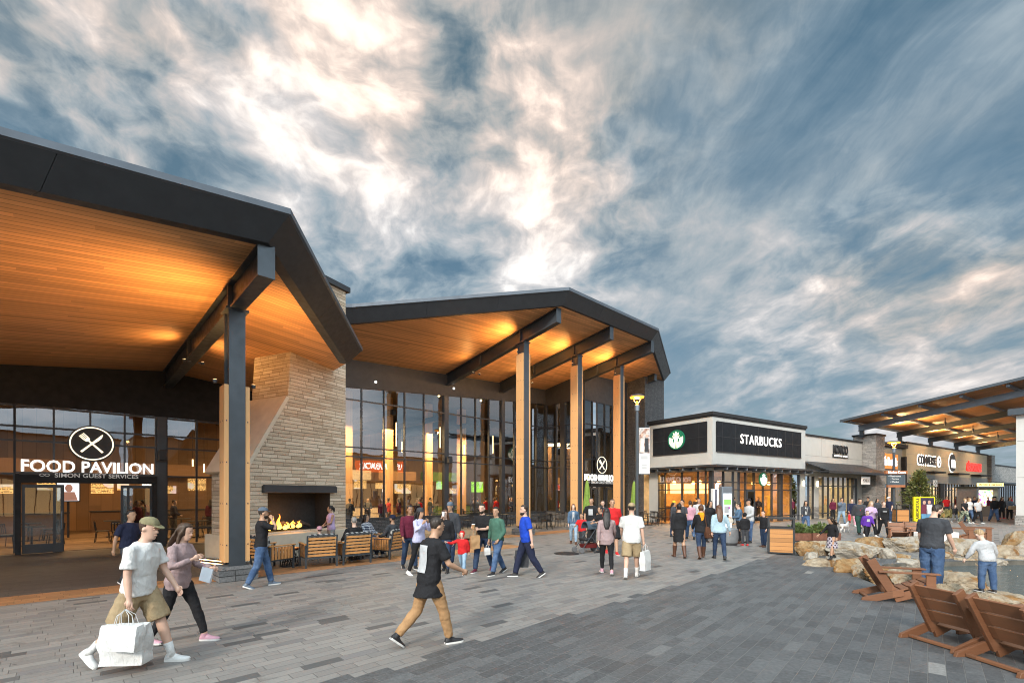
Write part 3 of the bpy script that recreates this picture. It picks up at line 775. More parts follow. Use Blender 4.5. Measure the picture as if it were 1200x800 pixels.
# ------------------------------------------------------------------ lit rooms, lamps
warm_wall = mat('warm lit plaster', (.62, .42, .20), .7, var=.3, scale=1.5)
bulb = emat('warm lamp glow', (1, .62, .26), 4)
bulb_s = emat('amber lamp glow', (1, .55, .18), 5)
cool = emat('white lamp glow', (1, .93, .8), 9)
stucco = mat('pale grey stucco', (.41, .41, .385), .85, var=.05, scale=2, bump=.15, bscale=90)
stucco_b = mat('beige stucco', (.37, .325, .235), .85, var=.06, scale=2, bump=.15, bscale=90)
stucco_g = mat('grey stucco band', (.24, .235, .22), .85, var=.06, scale=2, bump=.15, bscale=90)
greystone = stone('grey ledge stone', (.27, .26, .24), (.36, .345, .32), (.19, .185, .18), .34, .10, .4, bump=1.0)
white_e = emat('lit white lettering', (1, .97, .9), 1.15)
cream_e = emat('lit cream lettering', (1, .86, .62), 1.0)
red_e = emat('lit red lettering', (1, .03, .02), .8)
blk = mat('matte black', (.02, .02, .022), .55)
wht = mat('white enamel', (.75, .75, .73), .4, var=.05)

def sconce(parent_loc, dirv, label, size=(.12, .10, .42), em=None):
    t = thing('wall_sconce', label, 'wall light', parent_loc, atan2(dirv[1], dirv[0]) - pi / 2, 'wall lights on the shop fronts')
    mb = MB(); mb.box(-size[0] / 2, size[0] / 2, 0, .03, -size[2] / 2 - .02, size[2] / 2 + .02); mb.build('back_plate', blk, t)
    mb = MB(); mb.box(-size[0] / 2 + .01, size[0] / 2 - .01, .03, size[1], -size[2] / 2, size[2] / 2); mb.build('lamp_glass', em or cool, t, bevel=.01)
    return t
def shop(name, label, t0, t1, y0, depth, ztop, m, cap=.12):
    return thing(name, label, 'shop', SW(t0, -y0), SANG)

# --- corner coffee shop -------------------------------------------------------
cs = thing('coffee_shop', 'pale flat roofed corner coffee shop with black sign panels and amber windows', 'shop', S0, SANG)
TW, DW = 11.5, 4.95
mb = MB()
# upper storey box as four slabs butted, white
mb.box(0, TW, 0, .25, 3.42, 6.85); mb.box(0, .25, .25, DW, 3.42, 6.85); mb.box(TW - .25, TW, .25, DW + 5, 3.42, 6.85); mb.box(.25, TW - .25, DW - .25, DW, 3.42, 6.85)
mb.box(0, .28, DW - .75, DW, 0, 3.418); mb.box(TW - .75, TW, 0, .3, .42, 3.418)
mb.build('wall', stucco, cs)
mb = MB(); mb.box(TW - .76, TW + .004, -.012, .3, 0, .42); mb.build('base_stone', greystone, cs)
mb = MB(); mb.box(-.10, TW + .10, -.10, .3, 6.852, 7.06); mb.box(-.10, .3, .3, DW + .1, 6.852, 7.06); mb.box(TW - .3, TW + .1, .3, DW + 5, 6.852, 7.06); mb.box(-.04, TW + .04, -.045, -.003, 6.76, 6.85); mb.box(-.045, -.003, -.003, DW, 6.76, 6.85); mb.build('parapet_cap', darker, cs)
mb = MB(); mb.box(.3, TW - .3, .3, DW + 5, 6.5, 6.6); mb.build('roof', darker, cs)
def seams(mb, along, z0, z1, a0, a1, fixed, axis):
    for s in along:
        if axis == 'x': mb.box(s - .008, s + .008, fixed - .006, fixed - .002, z0, z1)
        else: mb.box(fixed - .006, fixed - .002, s - .008, s + .008, z0, z1)
pnl = mat('sign panel graphite', (.014, .0155, .018), .75, 0, .2, 2.5, .04, None, .12)
mb = MB(); mb.box(.35, TW - .75, -.07, -.003, 4.62, 6.48); o = mb.build('sign_panel', pnl, cs)
mb = MB()
for s in [.95, 2.35, 3.75, 5.0, 6.25, 7.4, 8.5, 9.5]: mb.box(s - .012, s + .012, -.076, -.071, 4.64, 6.46)
mb.box(.37, TW - .77, -.0755, -.0712, 5.55, 5.57)
for a in ((.33, TW - .73, 4.60, 4.635), (.33, TW - .73, 6.47, 6.50)): mb.box(a[0], a[1], -.085, -.0765, a[2], a[3])
mb.build('panel_trim', blk, o)
mb = MB(); mb.box(-.07, -.003, .35, DW - .40, 4.62, 6.48); o = mb.build('sign_panel', pnl, cs)
mb = MB()
for s in [.9, 2.3, 3.6]: mb.box(-.076, -.071, s - .012, s + .012, 4.64, 6.46)
mb.box(-.0755, -.0712, .37, DW - .42, 5.55, 5.57)
for a in ((4.60, 4.635), (6.47, 6.50)): mb.box(-.085, -.0765, .33, DW - .38, a[0], a[1])
mb.build('panel_trim', blk, o)
# ledge canopy with outriggers
mb = MB(); mb.box(-.95, TW + .8, -.95, -.003, 3.62, 3.74); mb.box(-.95, -.003, 0, DW, 3.62, 3.74); mb.build('ledge_canopy', dark, cs)
mb = MB()
for s in [.2 + 1.05 * k for k in range(11)]:
    mb.box(s - .05, s + .05, -.88, -.003, 3.46, 3.618)
for s in [.5 + 1.0 * k for k in range(5)]:
    mb.box(-.88, -.003, s - .05, s + .05, 3.46, 3.618)
mb.build('outrigger', coping, cs)
gwall(V((0, .12, 0)), (1, 0), [.06, 1.3, 2.35, 3.0, 3.75, 4.75, 5.9, 7.0, 8.05, 8.35, 9.6, 10.72], .05, 3.4, [.42, 2.25, 2.72], parent=cs, thick=(.06, 8.05), tw=.16, mw=.06)
gwall(V((.12, DW - .75, 0)), (0, -1), [0, .55, 1.9, 3.1, 3.65, 4.05], .05, 3.4, [.42, 1.0, 2.25, 2.72], parent=cs, mw=.06)
f = MB(); f.box(3.78, 3.86, .0, .06, .02, 2.24); f.box(4.66, 4.74, .0, .06, .02, 2.24); f.box(3.86, 4.66, .002, .058, 2.14, 2.24); f.box(3.86, 4.66, .002, .058, .02, .2); o = f.build('door', steel, cs)
g_ = MB(); g_.box(3.86, 4.66, .025, .035, .2, 2.14); g_.build('pane', glzd, o)
mb = MB(); mb.tube([(3.93, -.05, .85), (3.93, -.05, 1.5)], .015, 8); mb.build('handle', coping, o)
# interior
mb = MB(); mb.box(.4, TW - .3, 6.5, 6.6, 0, 3.4); mb.box(TW - .3, TW - .26, .4, 6.5, 0, 3.4); mb.box(.28, .30, DW, 6.5, 0, 3.4); mb.build('inner_wall', warm_wall, cs)
mb = MB(); mb.box(.28, TW - .26, .2, 6.5, 3.40, 3.415); mb.build('ceiling', mat('cafe ceiling', (.30, .2, .11), .8), cs)
mb = MB(); mb.box(.2, TW - .26, .2, 6.5, .006, .02); mb.build('shop_floor', mat('cafe floor', (.2, .15, .11), .5), cs)
mb = MB(); mb.box(2.0, 9.5, 4.6, 5.2, .02, 1.05); mb.box(1.95, 9.55, 4.55, 5.25, 1.05, 1.1); mb.build('counter', wood('cafe counter', (.28, .15, .07), 2, .12), cs)
for k, (x, w_) in enumerate(((2.5, 1.3), (4.2, 1.3), (5.9, 1.3), (7.8, 1.2))):
    mb = MB(); mb.box(x, x + w_, 6.44, 6.49, 2.0, 2.8); mb.build('menu_board', emat('lit menu board', (1, .62, .22), 2.0), cs)
for k in range(9):
    mb = MB(); x = 1.0 + (k % 5) * 2.1; y = 1.6 + (k // 5) * 2.0
    mb.ball((x, y, 2.75), .13, 10, 7); o = mb.build('pendant_shade', bulb_s, cs, smooth=True)
    mb = MB(); mb.tube([(x, y, 2.87), (x, y, 3.4)], .01, 6); mb.build('cord', blk, o)
for q in ((3, 2.5), (8, 2.5), (1.6, 4)):
    lamp('cafe_lamp', 'AREA', cs.matrix_world @ V((q[0], q[1], 3.3)), 230, (1, .48, .12), 2.0, cs.matrix_world @ V((q[0], q[1], 0)))
# round emblem: green disc, pale crowned figure between two tails
green_e = emat('lit green enamel', (.01, .15, .075), .4)
def emblem(loc, dirv, rad, label):
    """disc whose face looks along dirv"""
    rz = atan2(dirv[1], dirv[0]) + pi / 2
    t = thing('round_sign', label, 'sign', loc, rz)
    Mx = Matrix.Rotation(R(90), 4, 'X')
    mb = MB(); mb.lathe([(rad, 0), (rad, .10)], 40, Mx); mb.build('disc', green_e, t)
    c = MB()
    def flat(pts, d0=.102, d1=.118):
        c.slab([V((x * rad, -d0, z * rad)) for x, z in pts], [V((x * rad, -d1, z * rad)) for x, z in pts])
    flat([(-.99 * cos(a), .99 * sin(a)) for a in [2 * pi * k / 40 for k in range(40)]][:0] or [(-.20, -.15), (.20, -.15), (.24, .28), (.12, .42), (-.12, .42), (-.24, .28)])
    flat([(-.28, .46), (.28, .46), (.36, .72), (.16, .62), (0, .86), (-.16, .62), (-.36, .72)])
    for s in (-1, 1):
        for k in range(3):      # scaled tails curling up at both sides
            r0, r1 = .42 + .17 * k, .52 + .17 * k
            arc = [R(a) for a in range(-70, 35, 15)]
            flat([(s * r0 * cos(a), r0 * sin(a) - .02) for a in arc] + [(s * r1 * cos(a), r1 * sin(a) - .02) for a in reversed(arc)])
        flat([(s * .05, -.2), (s * .22, -.2), (s * .34, -.8), (s * .1, -.9)])
        flat([(s * .27, .1), (s * .34, .12), (s * .42, .42), (s * .31, .40)])
    c.build('figure', cream_e if rad > .5 else white_e, t)
    if rad > .5:
        r_ = MB(); N = 40
        for k in range(N):
            a, b_ = 2 * pi * k / N, 2 * pi * (k + 1) / N
            r_.hexa([V((rad * q * cos(x), y, rad * q * sin(x))) for y in (-.101, -.116) for q, x in ((.955, a), (1.0, a), (1.0, b_), (.955, b_))])
        r_.build('rim', green_e, t)
    return t
emblem(cs.matrix_world @ V((-.07, 2.55, 5.56)), -S1, .64, 'large round green and cream emblem on the left black panel of the coffee shop')
emblem(SW(5.15, .25, 2.95), S2, .45, 'small round green emblem hanging over the coffee shop door')
t = thing('letter_sign', 'lit white STARBUCKS lettering on the black front panel of the corner shop', 'sign', SW(5.35, .08, 5.3), SANG)
M_ = face_matrix((0, -.03, .25), (1, 0, 0))
x = -2.6
text('STARBUCKS', 'letters', white_e, t, face_matrix((0, -.02, .25), (1, 0, 0)), 5.0, .62, .03, 0, 1.15)

# --- shop two -----------------------------------------------------------------
s2_ = thing('shoe_shop', 'pale long shop front with two sloping black awnings beside the coffee shop', 'shop', SW(TW, -.3), SANG)
A0, A1 = .0, 10.6
mb = MB(); mb.box(.004, A1, 0, .25, 3.35, 6.42)
for a, c in ((.02, .62), (2.1, 2.75), (9.8, 10.6)): mb.box(a, c, -.004, .24, .95, 3.348)
mb.build('wall', stucco, s2_)
mb = MB()
for a, c in ((.02, .62), (2.1, 2.75), (9.8, 10.6)): mb.box(a, c, -.03, .24, 0, .948)
mb.build('base_stone', greystone, s2_)
mb = MB(); mb.box(.10, A1, -.08, .3, 6.422, 6.56); mb.build('parapet_cap', darker, s2_)
mb = MB(); mb.box(0, A1, .3, 9, 6.2, 6.3); mb.build('roof', darker, s2_)
mb = MB(); mb.box(.05, A1, -.006, -.002, 4.92, 4.945); mb.box(3.2, 3.22, -.006, -.002, 4.96, 6.4); mb.box(6.9, 6.92, -.006, -.002, 4.96, 6.4); mb.build('joint_line', stucco_g, s2_)
for (a, c) in ((.05, 3.4), (3.0, 10.9)):
    mb = MB(); y1 = -1.9
    mb.slab([V((a, -.03, 4.42)), V((c, -.03, 4.42)), V((c, y1, 3.62)), V((a, y1, 3.62))], [V((a, -.03, 4.48)), V((c, -.03, 4.48)), V((c, y1, 3.68)), V((a, y1, 3.68))])
    for q in (a + .06, c - .06): mb.bar((q, -.03, 3.66), (q, y1 + .03, 3.60), .06, .08)
    mb.box(a, c, y1 - .01, y1 + .05, 3.5, 3.617)
    mb.build('awning', mat('black awning metal', (.035, .037, .04), .45, .3, .1, 3, .05), s2_)
gwall(V((0, .12, 0)), (1, 0), [.62, 1.35, 2.1], .05, 3.34, [.42, 2.6], parent=s2_)
gwall(V((0, .12, 0)), (1, 0), [2.75, 3.7, 4.6, 5.5, 6.4, 7.3, 8.2, 9.0, 9.8], .05, 3.34, [.42, 2.6], parent=s2_)
mb = MB(); mb.box(0, A1, 4, 4.1, 0, 3.34); mb.box(0, .05, .3, 4, 0, 3.34); mb.box(A1 - .05, A1, .3, 4, 0, 3.34); mb.build('inner_wall', mat('cream lit plaster', (.62, .52, .36), .7, var=.3, scale=2), s2_)
mb = MB(); mb.box(0, A1, .26, 4, 3.35, 3.37); mb.build('ceiling', plaster, s2_)
for k in range(7):
    mb = MB(); x = 1 + k * 1.35
    for zz in (.5, 1.1, 1.7, 2.3): mb.box(x - .5, x + .5, 3.6, 3.98, zz, zz + .04)
    mb.build('shelf', mat('shop shelf', (.3, .22, .15), .6), s2_)
for q in (2, 5, 8.3): lamp('shop_lamp', 'AREA', s2_.matrix_world @ V((q, 2, 3.25)), 110, (1, .76, .42), 1.5, s2_.matrix_world @ V((q, 2, 0)))
for x, nm in ((.32, 'left'), (2.42, 'right')):
    sconce(s2_.matrix_world @ V((x, -.004, 2.75)), S2, 'glowing wall light on the %s pale pier of the shop with sloping awnings' % nm, em=emat('white sconce glow', (1, .86, .6), 10))
sconce(SW(TW - .38, 0, 2.75), S2, 'glowing wall light on the right end pier of the coffee shop', em=emat('white sconce glow', (1, .86, .6), 10))
t = thing('letter_sign', 'dark MONROO lettering with black strap on the pale wall above the awnings', 'sign', SW(TW + 6.4, -.30, 5.35), SANG)
text('MONROO', 'letters', blk, t, face_matrix((0, -.02, .28), (1, 0, 0)), 2.6, .72, .08, .01, .85)
mb = MB(); mb.box(-1.35, 1.35, -.08, -.003, -.38, -.12); mb.build('strap', blk, t)
text('COMPANY STORE', 'letters', white_e, t, face_matrix((0, -.082, -.25), (1, 0, 0)), 2.4, .13, .01)
t = thing('blade_sign', 'small white MONROO blade sign hanging under the awning', 'sign', SW(TW + 7.0, 1.3, 3.05), SANG)
mb = MB(); mb.box(-.75, .75, -.04, .04, -.32, .32); mb.build('board', wht, t)
text('MONROO', 'letters', blk, t, face_matrix((0, -.042, 0), (1, 0, 0)), 1.25, .28, .008)
mb = MB(); mb.box(-.5, -.48, -.01, .01, .32, .6); mb.box(.48, .5, -.01, .01, .32, .6); mb.build('hanger', blk, t)

# --- stone pier, pretzel shop --------------------------------------------------
t = thing('stone_pier', 'grey ledge stone pier rising above the roof between two shops', 'pier', SW(22.2, .2), SANG)
mb = MB(); mb.box(0, 1.9, -.5, 1.2, 0, 7.05); mb.build('pier_wall', greystone, t)
mb = MB(); mb.box(-.08, 1.98, -.58, 1.28, 7.052, 7.2); mb.build('pier_cap', darker, t)
s3 = thing('pretzel_shop', 'narrow shop with an orange sign between stone pier and long beige shop', 'shop', SW(24.1, -.3), SANG)
mb = MB(); mb.box(0, 7.4, 0, .25, 2.9, 6.4); mb.box(5.2, 7.4, -.004, .26, 0, 2.898); mb.build('wall', stucco_g, s3)
mb = MB(); mb.box(-.1, 7.5, -.4, .3, 6.402, 6.75); mb.build('parapet_cap', darker, s3)
gwall(V((0, .12, 0)), (1, 0), [.05, .9, 1.9, 2.9, 3.9, 5.1], .05, 2.88, [.4, 2.1], parent=s3)
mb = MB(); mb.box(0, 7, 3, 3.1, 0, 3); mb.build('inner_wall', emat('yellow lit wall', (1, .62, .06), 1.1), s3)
t = thing('panel_sign', 'orange panel sign with pale blue and white lettering', 'sign', SW(27.1, -.26, 5.05), SANG)
mb = MB(); mb.box(-2.7, 2.7, -.1, .0, -.7, .7); mb.build('panel', emat('lit orange panel', (.75, .24, .04), .55), t)
text("Wetzel's Pretzels", 'letters', emat('pale blue lettering', (.75, .85, 1), 1.6), t, face_matrix((0, -.105, 0), (1, 0, 0)), 4.9, .85, .03, .02)

# --- long beige shop ------------------------------------------------------------
s4 = thing('long_shop', 'long beige shop building with three lit brand signs under the wooden roof', 'shop', SW(31.4, 0), SANG)
LL = 27.8
mb = MB(); mb.box(.0, LL, 0, .3, 3.9, 6.95); mb.box(0, .3, .3, 6, 5.2, 6.95); mb.build('wall', stucco_b, s4)
mb = MB(); mb.box(0.0, LL, -.06, .3, 3.1, 3.898); mb.build('wall_band', stucco_g, s4)
mb = MB(); mb.box(-.35, -.003, -.06, 6, 2.6, 5.6); mb.box(-.35, 2.6, -.05, .2, 0, 3.09); mb.build('side_panel', darker, s4)
mb = MB(); mb.box(-.1, LL + .1, -.1, .35, 6.952, 7.1); mb.build('parapet_cap', darker, s4)
mb = MB()
for zz in (4.9, 5.9): mb.box(.05, LL - .05, -.005, -.002, zz, zz + .03)
mb.build('joint_line', stucco_g, s4)
mb = MB(); mb.box(LL, LL + 1.6, -.4, 2, 0, 7.0); mb.build('end_pier', greystone, s4)
for a, c in ((4.6, 8.2), (12.3, 16.3), (20.6, 25.0)):
    mb = MB(); mb.box(a, c, -.9, -.003, 4.15, 4.3); mb.build('ledge_canopy', darker, s4)
for a in range(3):
    x0 = 2.7 + a * 8.4
    gwall(V((0, .12, 0)), (1, 0), [x0 + 1.0 * k for k in range(8)], .05, 3.08, [.4, 2.4], parent=s4, mw=.09)
    mb = MB(); mb.box(x0 + 7.0, x0 + 8.4, -.03, .25, 0, 3.09); mb.build('pier', darker, s4)
    for k in range(4):
        mb = MB(); mb.box(x0 + .5 + 1.7 * k, x0 + 1.3 + 1.7 * k, 1.9, 2.0, .8, 2.7); mb.build('display_light', emat('lit display', (1, .66, .25), 1.5), s4)
mb = MB(); mb.box(0, LL, 3, 3.1, 0, 3.2); mb.build('inner_wall', warm_wall, s4)
mb = MB(); mb.box(0, LL, .31, 3, 3.1, 3.12); mb.build('ceiling', plaster, s4)
for q in (6, 14, 22): lamp('shop_lamp', 'AREA', s4.matrix_world @ V((q, 1.5, 3.0)), 160, (1, .62, .25), 2.0, s4.matrix_world @ V((q, 1.5, 0)))
t = thing('letter_sign', 'black CONVERSE lettering with white halo and a chevron badge on beige wall', 'sign', SW(37.3, 0, 5.45), SANG)
text('CONVERSE', 'halo', white_e, t, face_matrix((-.3, -.004, 0), (1, 0, 0)), 5.55, 1.2, .02, .04)
text('CONVERSE', 'letters', blk, t, face_matrix((-.3, -.03, 0), (1, 0, 0)), 5.2, .90, .08, .005)
mb = MB(); mb.lathe([(.62, 0), (.62, .03)], 24, Matrix.Translation((3.45, -.004, 0)) @ Matrix.Rotation(R(90), 4, 'X')); mb.build('halo', white_e, t)
mb = MB(); mb.slab([V((3.25, -.035, .42)), V((3.45, -.035, .42)), V((3.75, -.035, 0)), V((3.45, -.035, -.42)), V((3.25, -.035, -.42)), V((3.55, -.035, 0))], [V((3.25, -.08, .42)), V((3.45, -.08, .42)), V((3.75, -.08, 0)), V((3.45, -.08, -.42)), V((3.25, -.08, -.42)), V((3.55, -.08, 0))]); mb.build('chevron', blk, t)
t = thing('round_sign', 'round black sign with a white m shaped mark on the beige wall', 'sign', SW(45.0, 0, 5.5), SANG)
Mx = Matrix.Rotation(R(90), 4, 'X')
mb = MB(); mb.lathe([(1.12, 0), (1.12, .03)], 32, Mx); mb.build('halo', white_e, t)
mb = MB(); mb.lathe([(1.0, .032), (1.0, .12)], 32, Mx); mb.build('disc', blk, t)
text('m', 'letters', white_e, t, face_matrix((.1, -.125, -.1), (1, 0, 0)), 1.3, .95, .02, .04)
t = thing('letter_sign', 'bright red lettering at the right end of the beige wall', 'sign', SW(53.2, 0, 5.35), SANG)
text('AÉROPOSTALE', 'letters', red_e, t, face_matrix((0, -.01, 0), (1, 0, 0)), 6.0, 1.25, .08, .06)
t = thing('arrow_sign', 'small white sign with a black arrow hanging before the beige shop', 'sign', SW(36.2, .9, 3.05), SANG)
t.scale = (.6, .3, .6); t.matrix_world = t.matrix_world @ Matrix.Diagonal((.6, .3, .6, 1))
mb = MB(); mb.box(-1.0, 1.0, -.05, .05, -.55, .55); mb.build('board', wht, t)
mb = MB(); mb.bar((-.55, -.055, 0), (-.25, -.055, 0), .01, .16)
mb.slab([V((-.1, -.055, .38)), V((.15, -.055, .38)), V((.6, -.055, 0)), V((.15, -.055, -.38)), V((-.1, -.055, -.38)), V((.28, -.055, 0))], [V((-.1, -.065, .38)), V((.15, -.065, .38)), V((.6, -.065, 0)), V((.15, -.065, -.38)), V((-.1, -.065, -.38)), V((.28, -.065, 0))]); mb.build('arrow', blk, t)
mb = MB(); mb.tube([(0, .0, .55), (0, 0, .65), (0, 2.9, .65)], .03, 6); mb.build('hanger', blk, t)

# --- farther shops beyond ---------------------------------------------------------
s5 = thing('stone_shop', 'far grey stone fronted shop beyond the long beige building', 'shop', SW(61, -.5), SANG)
mb = MB(); mb.box(0, 16, 0, .4, 3.2, 5.9); mb.box(0, 16, .4, 8, 5.7, 5.9); mb.build('wall', greystone, s5)
mb = MB(); mb.box(0, 16, -1.6, -.003, 3.3, 3.5); mb.build('ledge_canopy', steel, s5)
mb = MB(); mb.box(-.1, 16.1, -.1, .5, 5.902, 6.05); mb.build('parapet_cap', darker, s5)
gwall(V((0, .12, 0)), (1, 0), [1.2 * k for k in range(14)], .05, 3.2, [.4, 2.4], parent=s5, mw=.1)
mb = MB(); mb.box(0, 16, 3, 3.1, 0, 3.2); mb.build('inner_wall', warm_wall, s5)
lamp('shop_lamp', 'AREA', s5.matrix_world @ V((6, 1.5, 3.0)), 120, (1, .62, .3), 2.0, s5.matrix_world @ V((6, 1.5, 0)))
s6 = thing('gabled_hall', 'dark roofed gabled hall far behind the stone shop', 'building', SW(74, -4), SANG)
mb = MB(); mb.slab([V((-6, 6, 6.2)), V((26, 6, 6.2)), V((26, 14, 10.2)), V((-6, 14, 10.2))], [V((-6, 6, 6.6)), V((26, 6, 6.6)), V((26, 14, 10.6)), V((-6, 14, 10.6))]); mb.build('roof', darker, s6)
mb = MB(); mb.box(-5, 25, 6.5, 20, 0, 6.15); mb.build('wall', stucco_g, s6)
mb = MB(); mb.box(2, 24, 4.5, 5.2, 6.9, 7.3); mb.build('parapet', wht, s6)
# --- white corner building at the right edge ---------------------------------------
C_ = at(1190.7, 29.5)
s7 = thing('white_pier_shop', 'tall white stuccoed corner with grey base at the right edge', 'shop', C_, SANG)
mb = MB(); mb.box(0, 9, -8, 0, .62, 6.95); mb.build('wall', mat('white stucco', (.5, .5, .48), .85, var=.04, scale=2), s7)
mb = MB(); mb.box(-.05, 9.05, -8.05, .05, 0, .618); mb.build('base_stone', greystone, s7)
mb = MB(); mb.box(-.4, 9.4, -8.4, .3, 6.952, 7.35); mb.build('parapet_cap', steel, s7)
mb = MB(); mb.box(-.006, -.002, -7.9, -.05, 3.0, 3.03); mb.box(-.006, -.002, -7.9, -.05, 5.3, 5.33); mb.build('joint_line', stucco_g, s7)

# --- plaza roof over the right hand walk ---------------------------------------------
rf = thing('plaza_roof', 'sloping steel and timber plaza roof raised over the right hand shops', 'canopy', SW(30, 0), SANG)
zb = lambda q: 7.55 + .136 * q        # beam underside
soff2 = wood('plaza roof boards', (.42, .21, .09), 1, .16, .005, .5, .25, 0, 1, .25, 4)
q0, q1 = -.5, 26.0
T0 = [22.0, 30.6, 39.2, 47.8, 56.4]
Lc = lambda t, q, z: V((t - 30, -q, z))
for t in T0:
    mb = MB()
    for (x0, x1, a, c) in ((-.14, .14, 0, .05), (-.14, .14, .43, .48), (-.03, .03, .05, .43)):
        mb.hexa([Lc(t + x0, q0, zb(q0) + a), Lc(t + x1, q0, zb(q0) + a), Lc(t + x1, q1, zb(q1) + a), Lc(t + x0, q1, zb(q1) + a), Lc(t + x0, q0, zb(q0) + c), Lc(t + x1, q0, zb(q0) + c), Lc(t + x1, q1, zb(q1) + c), Lc(t + x0, q1, zb(q1) + c)])
    mb.build('beam', coping if t < 23 else steel, rf)
    mb = MB(); mb.box(t - 30 - .12, t - 30 + .12, .1, .4, 6.9, zb(-.25)); mb.box(t - 30 - .2, t - 30 + .2, 0, .5, 7.05, 7.12); mb.build('post', steel, rf)
q = -.3
while q < 25:
    mb = MB(); z = zb(q) + .482
    mb.box(19.6 - 30, 60.5 - 30, -q - .09, -q + .09, z, z + .18); mb.build('purlin', coping, rf); q += 2.35
mb = MB(); mb.slab([Lc(19.2, q0 - .25, zb(q0 - .25) + .665), Lc(61, q0 - .25, zb(q0 - .25) + .665), Lc(61, q1, zb(q1) + .665), Lc(19.2, q1, zb(q1) + .665)], [Lc(19.2, q0 - .25, zb(q0 - .25) + .72), Lc(61, q0 - .25, zb(q0 - .25) + .72), Lc(61, q1, zb(q1) + .72), Lc(19.2, q1, zb(q1) + .72)]); mb.build('soffit', soff2, rf)
mb = MB()
mb.slab([Lc(19.1, q0 - .3, zb(q0 - .3) + .64), Lc(19.2, q0 - .3, zb(q0 - .3) + .64), Lc(19.2, q1, zb(q1) + .64), Lc(19.1, q1, zb(q1) + .64)], [Lc(19.1, q0 - .3, zb(q0 - .3) + .83), Lc(19.2, q0 - .3, zb(q0 - .3) + .83), Lc(19.2, q1, zb(q1) + .83), Lc(19.1, q1, zb(q1) + .83)]); mb.build('fascia', steel, rf)
mb = MB(); mb.slab([Lc(19.2, q0 - .3, zb(q0 - .3) + .725), Lc(61, q0 - .3, zb(q0 - .3) + .725), Lc(61, q1, zb(q1) + .725), Lc(19.2, q1, zb(q1) + .725)], [Lc(19.2, q0 - .3, zb(q0 - .3) + .80), Lc(61, q0 - .3, zb(q0 - .3) + .80), Lc(61, q1, zb(q1) + .80), Lc(19.2, q1, zb(q1) + .80)]); mb.build('roof', steel, rf)
for t in (26, 34.9, 43.5, 52):
    p = rf.matrix_world @ Lc(t, 2.5, 6.2)
    lamp('roof_uplight', 'AREA', rf.matrix_world @ Lc(t, 1.2, 7.25), 420, (1, .6, .24), 1.0, rf.matrix_world @ Lc(t, 3.0, 9.0))
for t in (27, 34.9, 43.5, 52):     # fittings and spots added under the roof to brighten the shop fronts
    b_ = thing('added_spot', 'small black spotlight added under the plaza roof to brighten the shop fronts', 'spotlight', SW(t, 4.0, 8.0), SANG, 'added spotlights under the plaza roof')
    mb = MB(); mb.lathe([(.07, -.15), (.10, .15), (.09, .16)], 12); mb.build('housing', blk, b_); mb = MB(); mb.box(-.02, .02, -.02, .02, .16, .5); mb.build('stem', blk, b_)
    lamp('added_spot_lamp', 'SPOT', SW(t, 4.0, 7.8), 520, (1, .80, .52), .12, SW(t + .5, 0, 5.2), 120, .8)
# --- shops across the plaza, seen mirrored in the glass ------------------------------
def opposite(u0, u1, n, h, m, label, cat='shop'):
    t = thing('opposite_shop', label, cat, W(u1, n), PANG + pi)
    wd = u1 - u0
    mb = MB(); mb.box(0, wd, 0, 8, 3.3, h); mb.box(0, .8, 0, .6, 0, 3.298); mb.box(wd - .8, wd, 0, .6, 0, 3.298); mb.build('wall', m, t)
    mb = MB(); mb.box(-.1, wd + .1, -.1, 8.1, h + .002, h + .2); mb.build('parapet_cap', darker, t)
    mb = MB(); mb.box(.8, wd - .8, .5, .6, .1, 3.2); mb.build('window', emat('lit shop window', (1, .62, .28), .9), t)
    mb = MB()
    for k in range(int(wd - 1.6) + 1): mb.box(.8 + k, .86 + k, .4, .495, .1, 3.2)
    mb.build('window_frame', dark, t)
    mb = MB(); mb.box(0, wd, -1.5, -.003, 3.3, 3.45); mb.build('ledge_canopy', darker, t)
    return t
opposite(-14, 4, -15, 7.2, stucco, 'pale shop across the plaza mirrored in the left entrance glass')
opposite(5, 20.5, -13, 7.4, stucco_b, 'beige shop across the plaza mirrored beside the chimney')
opposite(21, 42, -12, 7.0, stucco, 'pale shop across the plaza with orange red sign mirrored in the glass')
t = thing('panel_sign', 'orange red UNDER ARMOUR sign across the plaza mirrored in the hall glass', 'sign', W(30.3, -11.98, 5.55), PANG + pi)
mb = MB(); mb.box(-3.6, 3.6, -.1, 0, -.75, .75); mb.build('panel', emat('lit red orange panel', (.9, .10, .02), 3.0), t)
text('UNDER ARMOUR', 'letters', emat('bright sign lettering', (1, .95, .85), 6), t, face_matrix((0, -.105, 0), (1, 0, 0)), 6.4, .85, .03, .02)
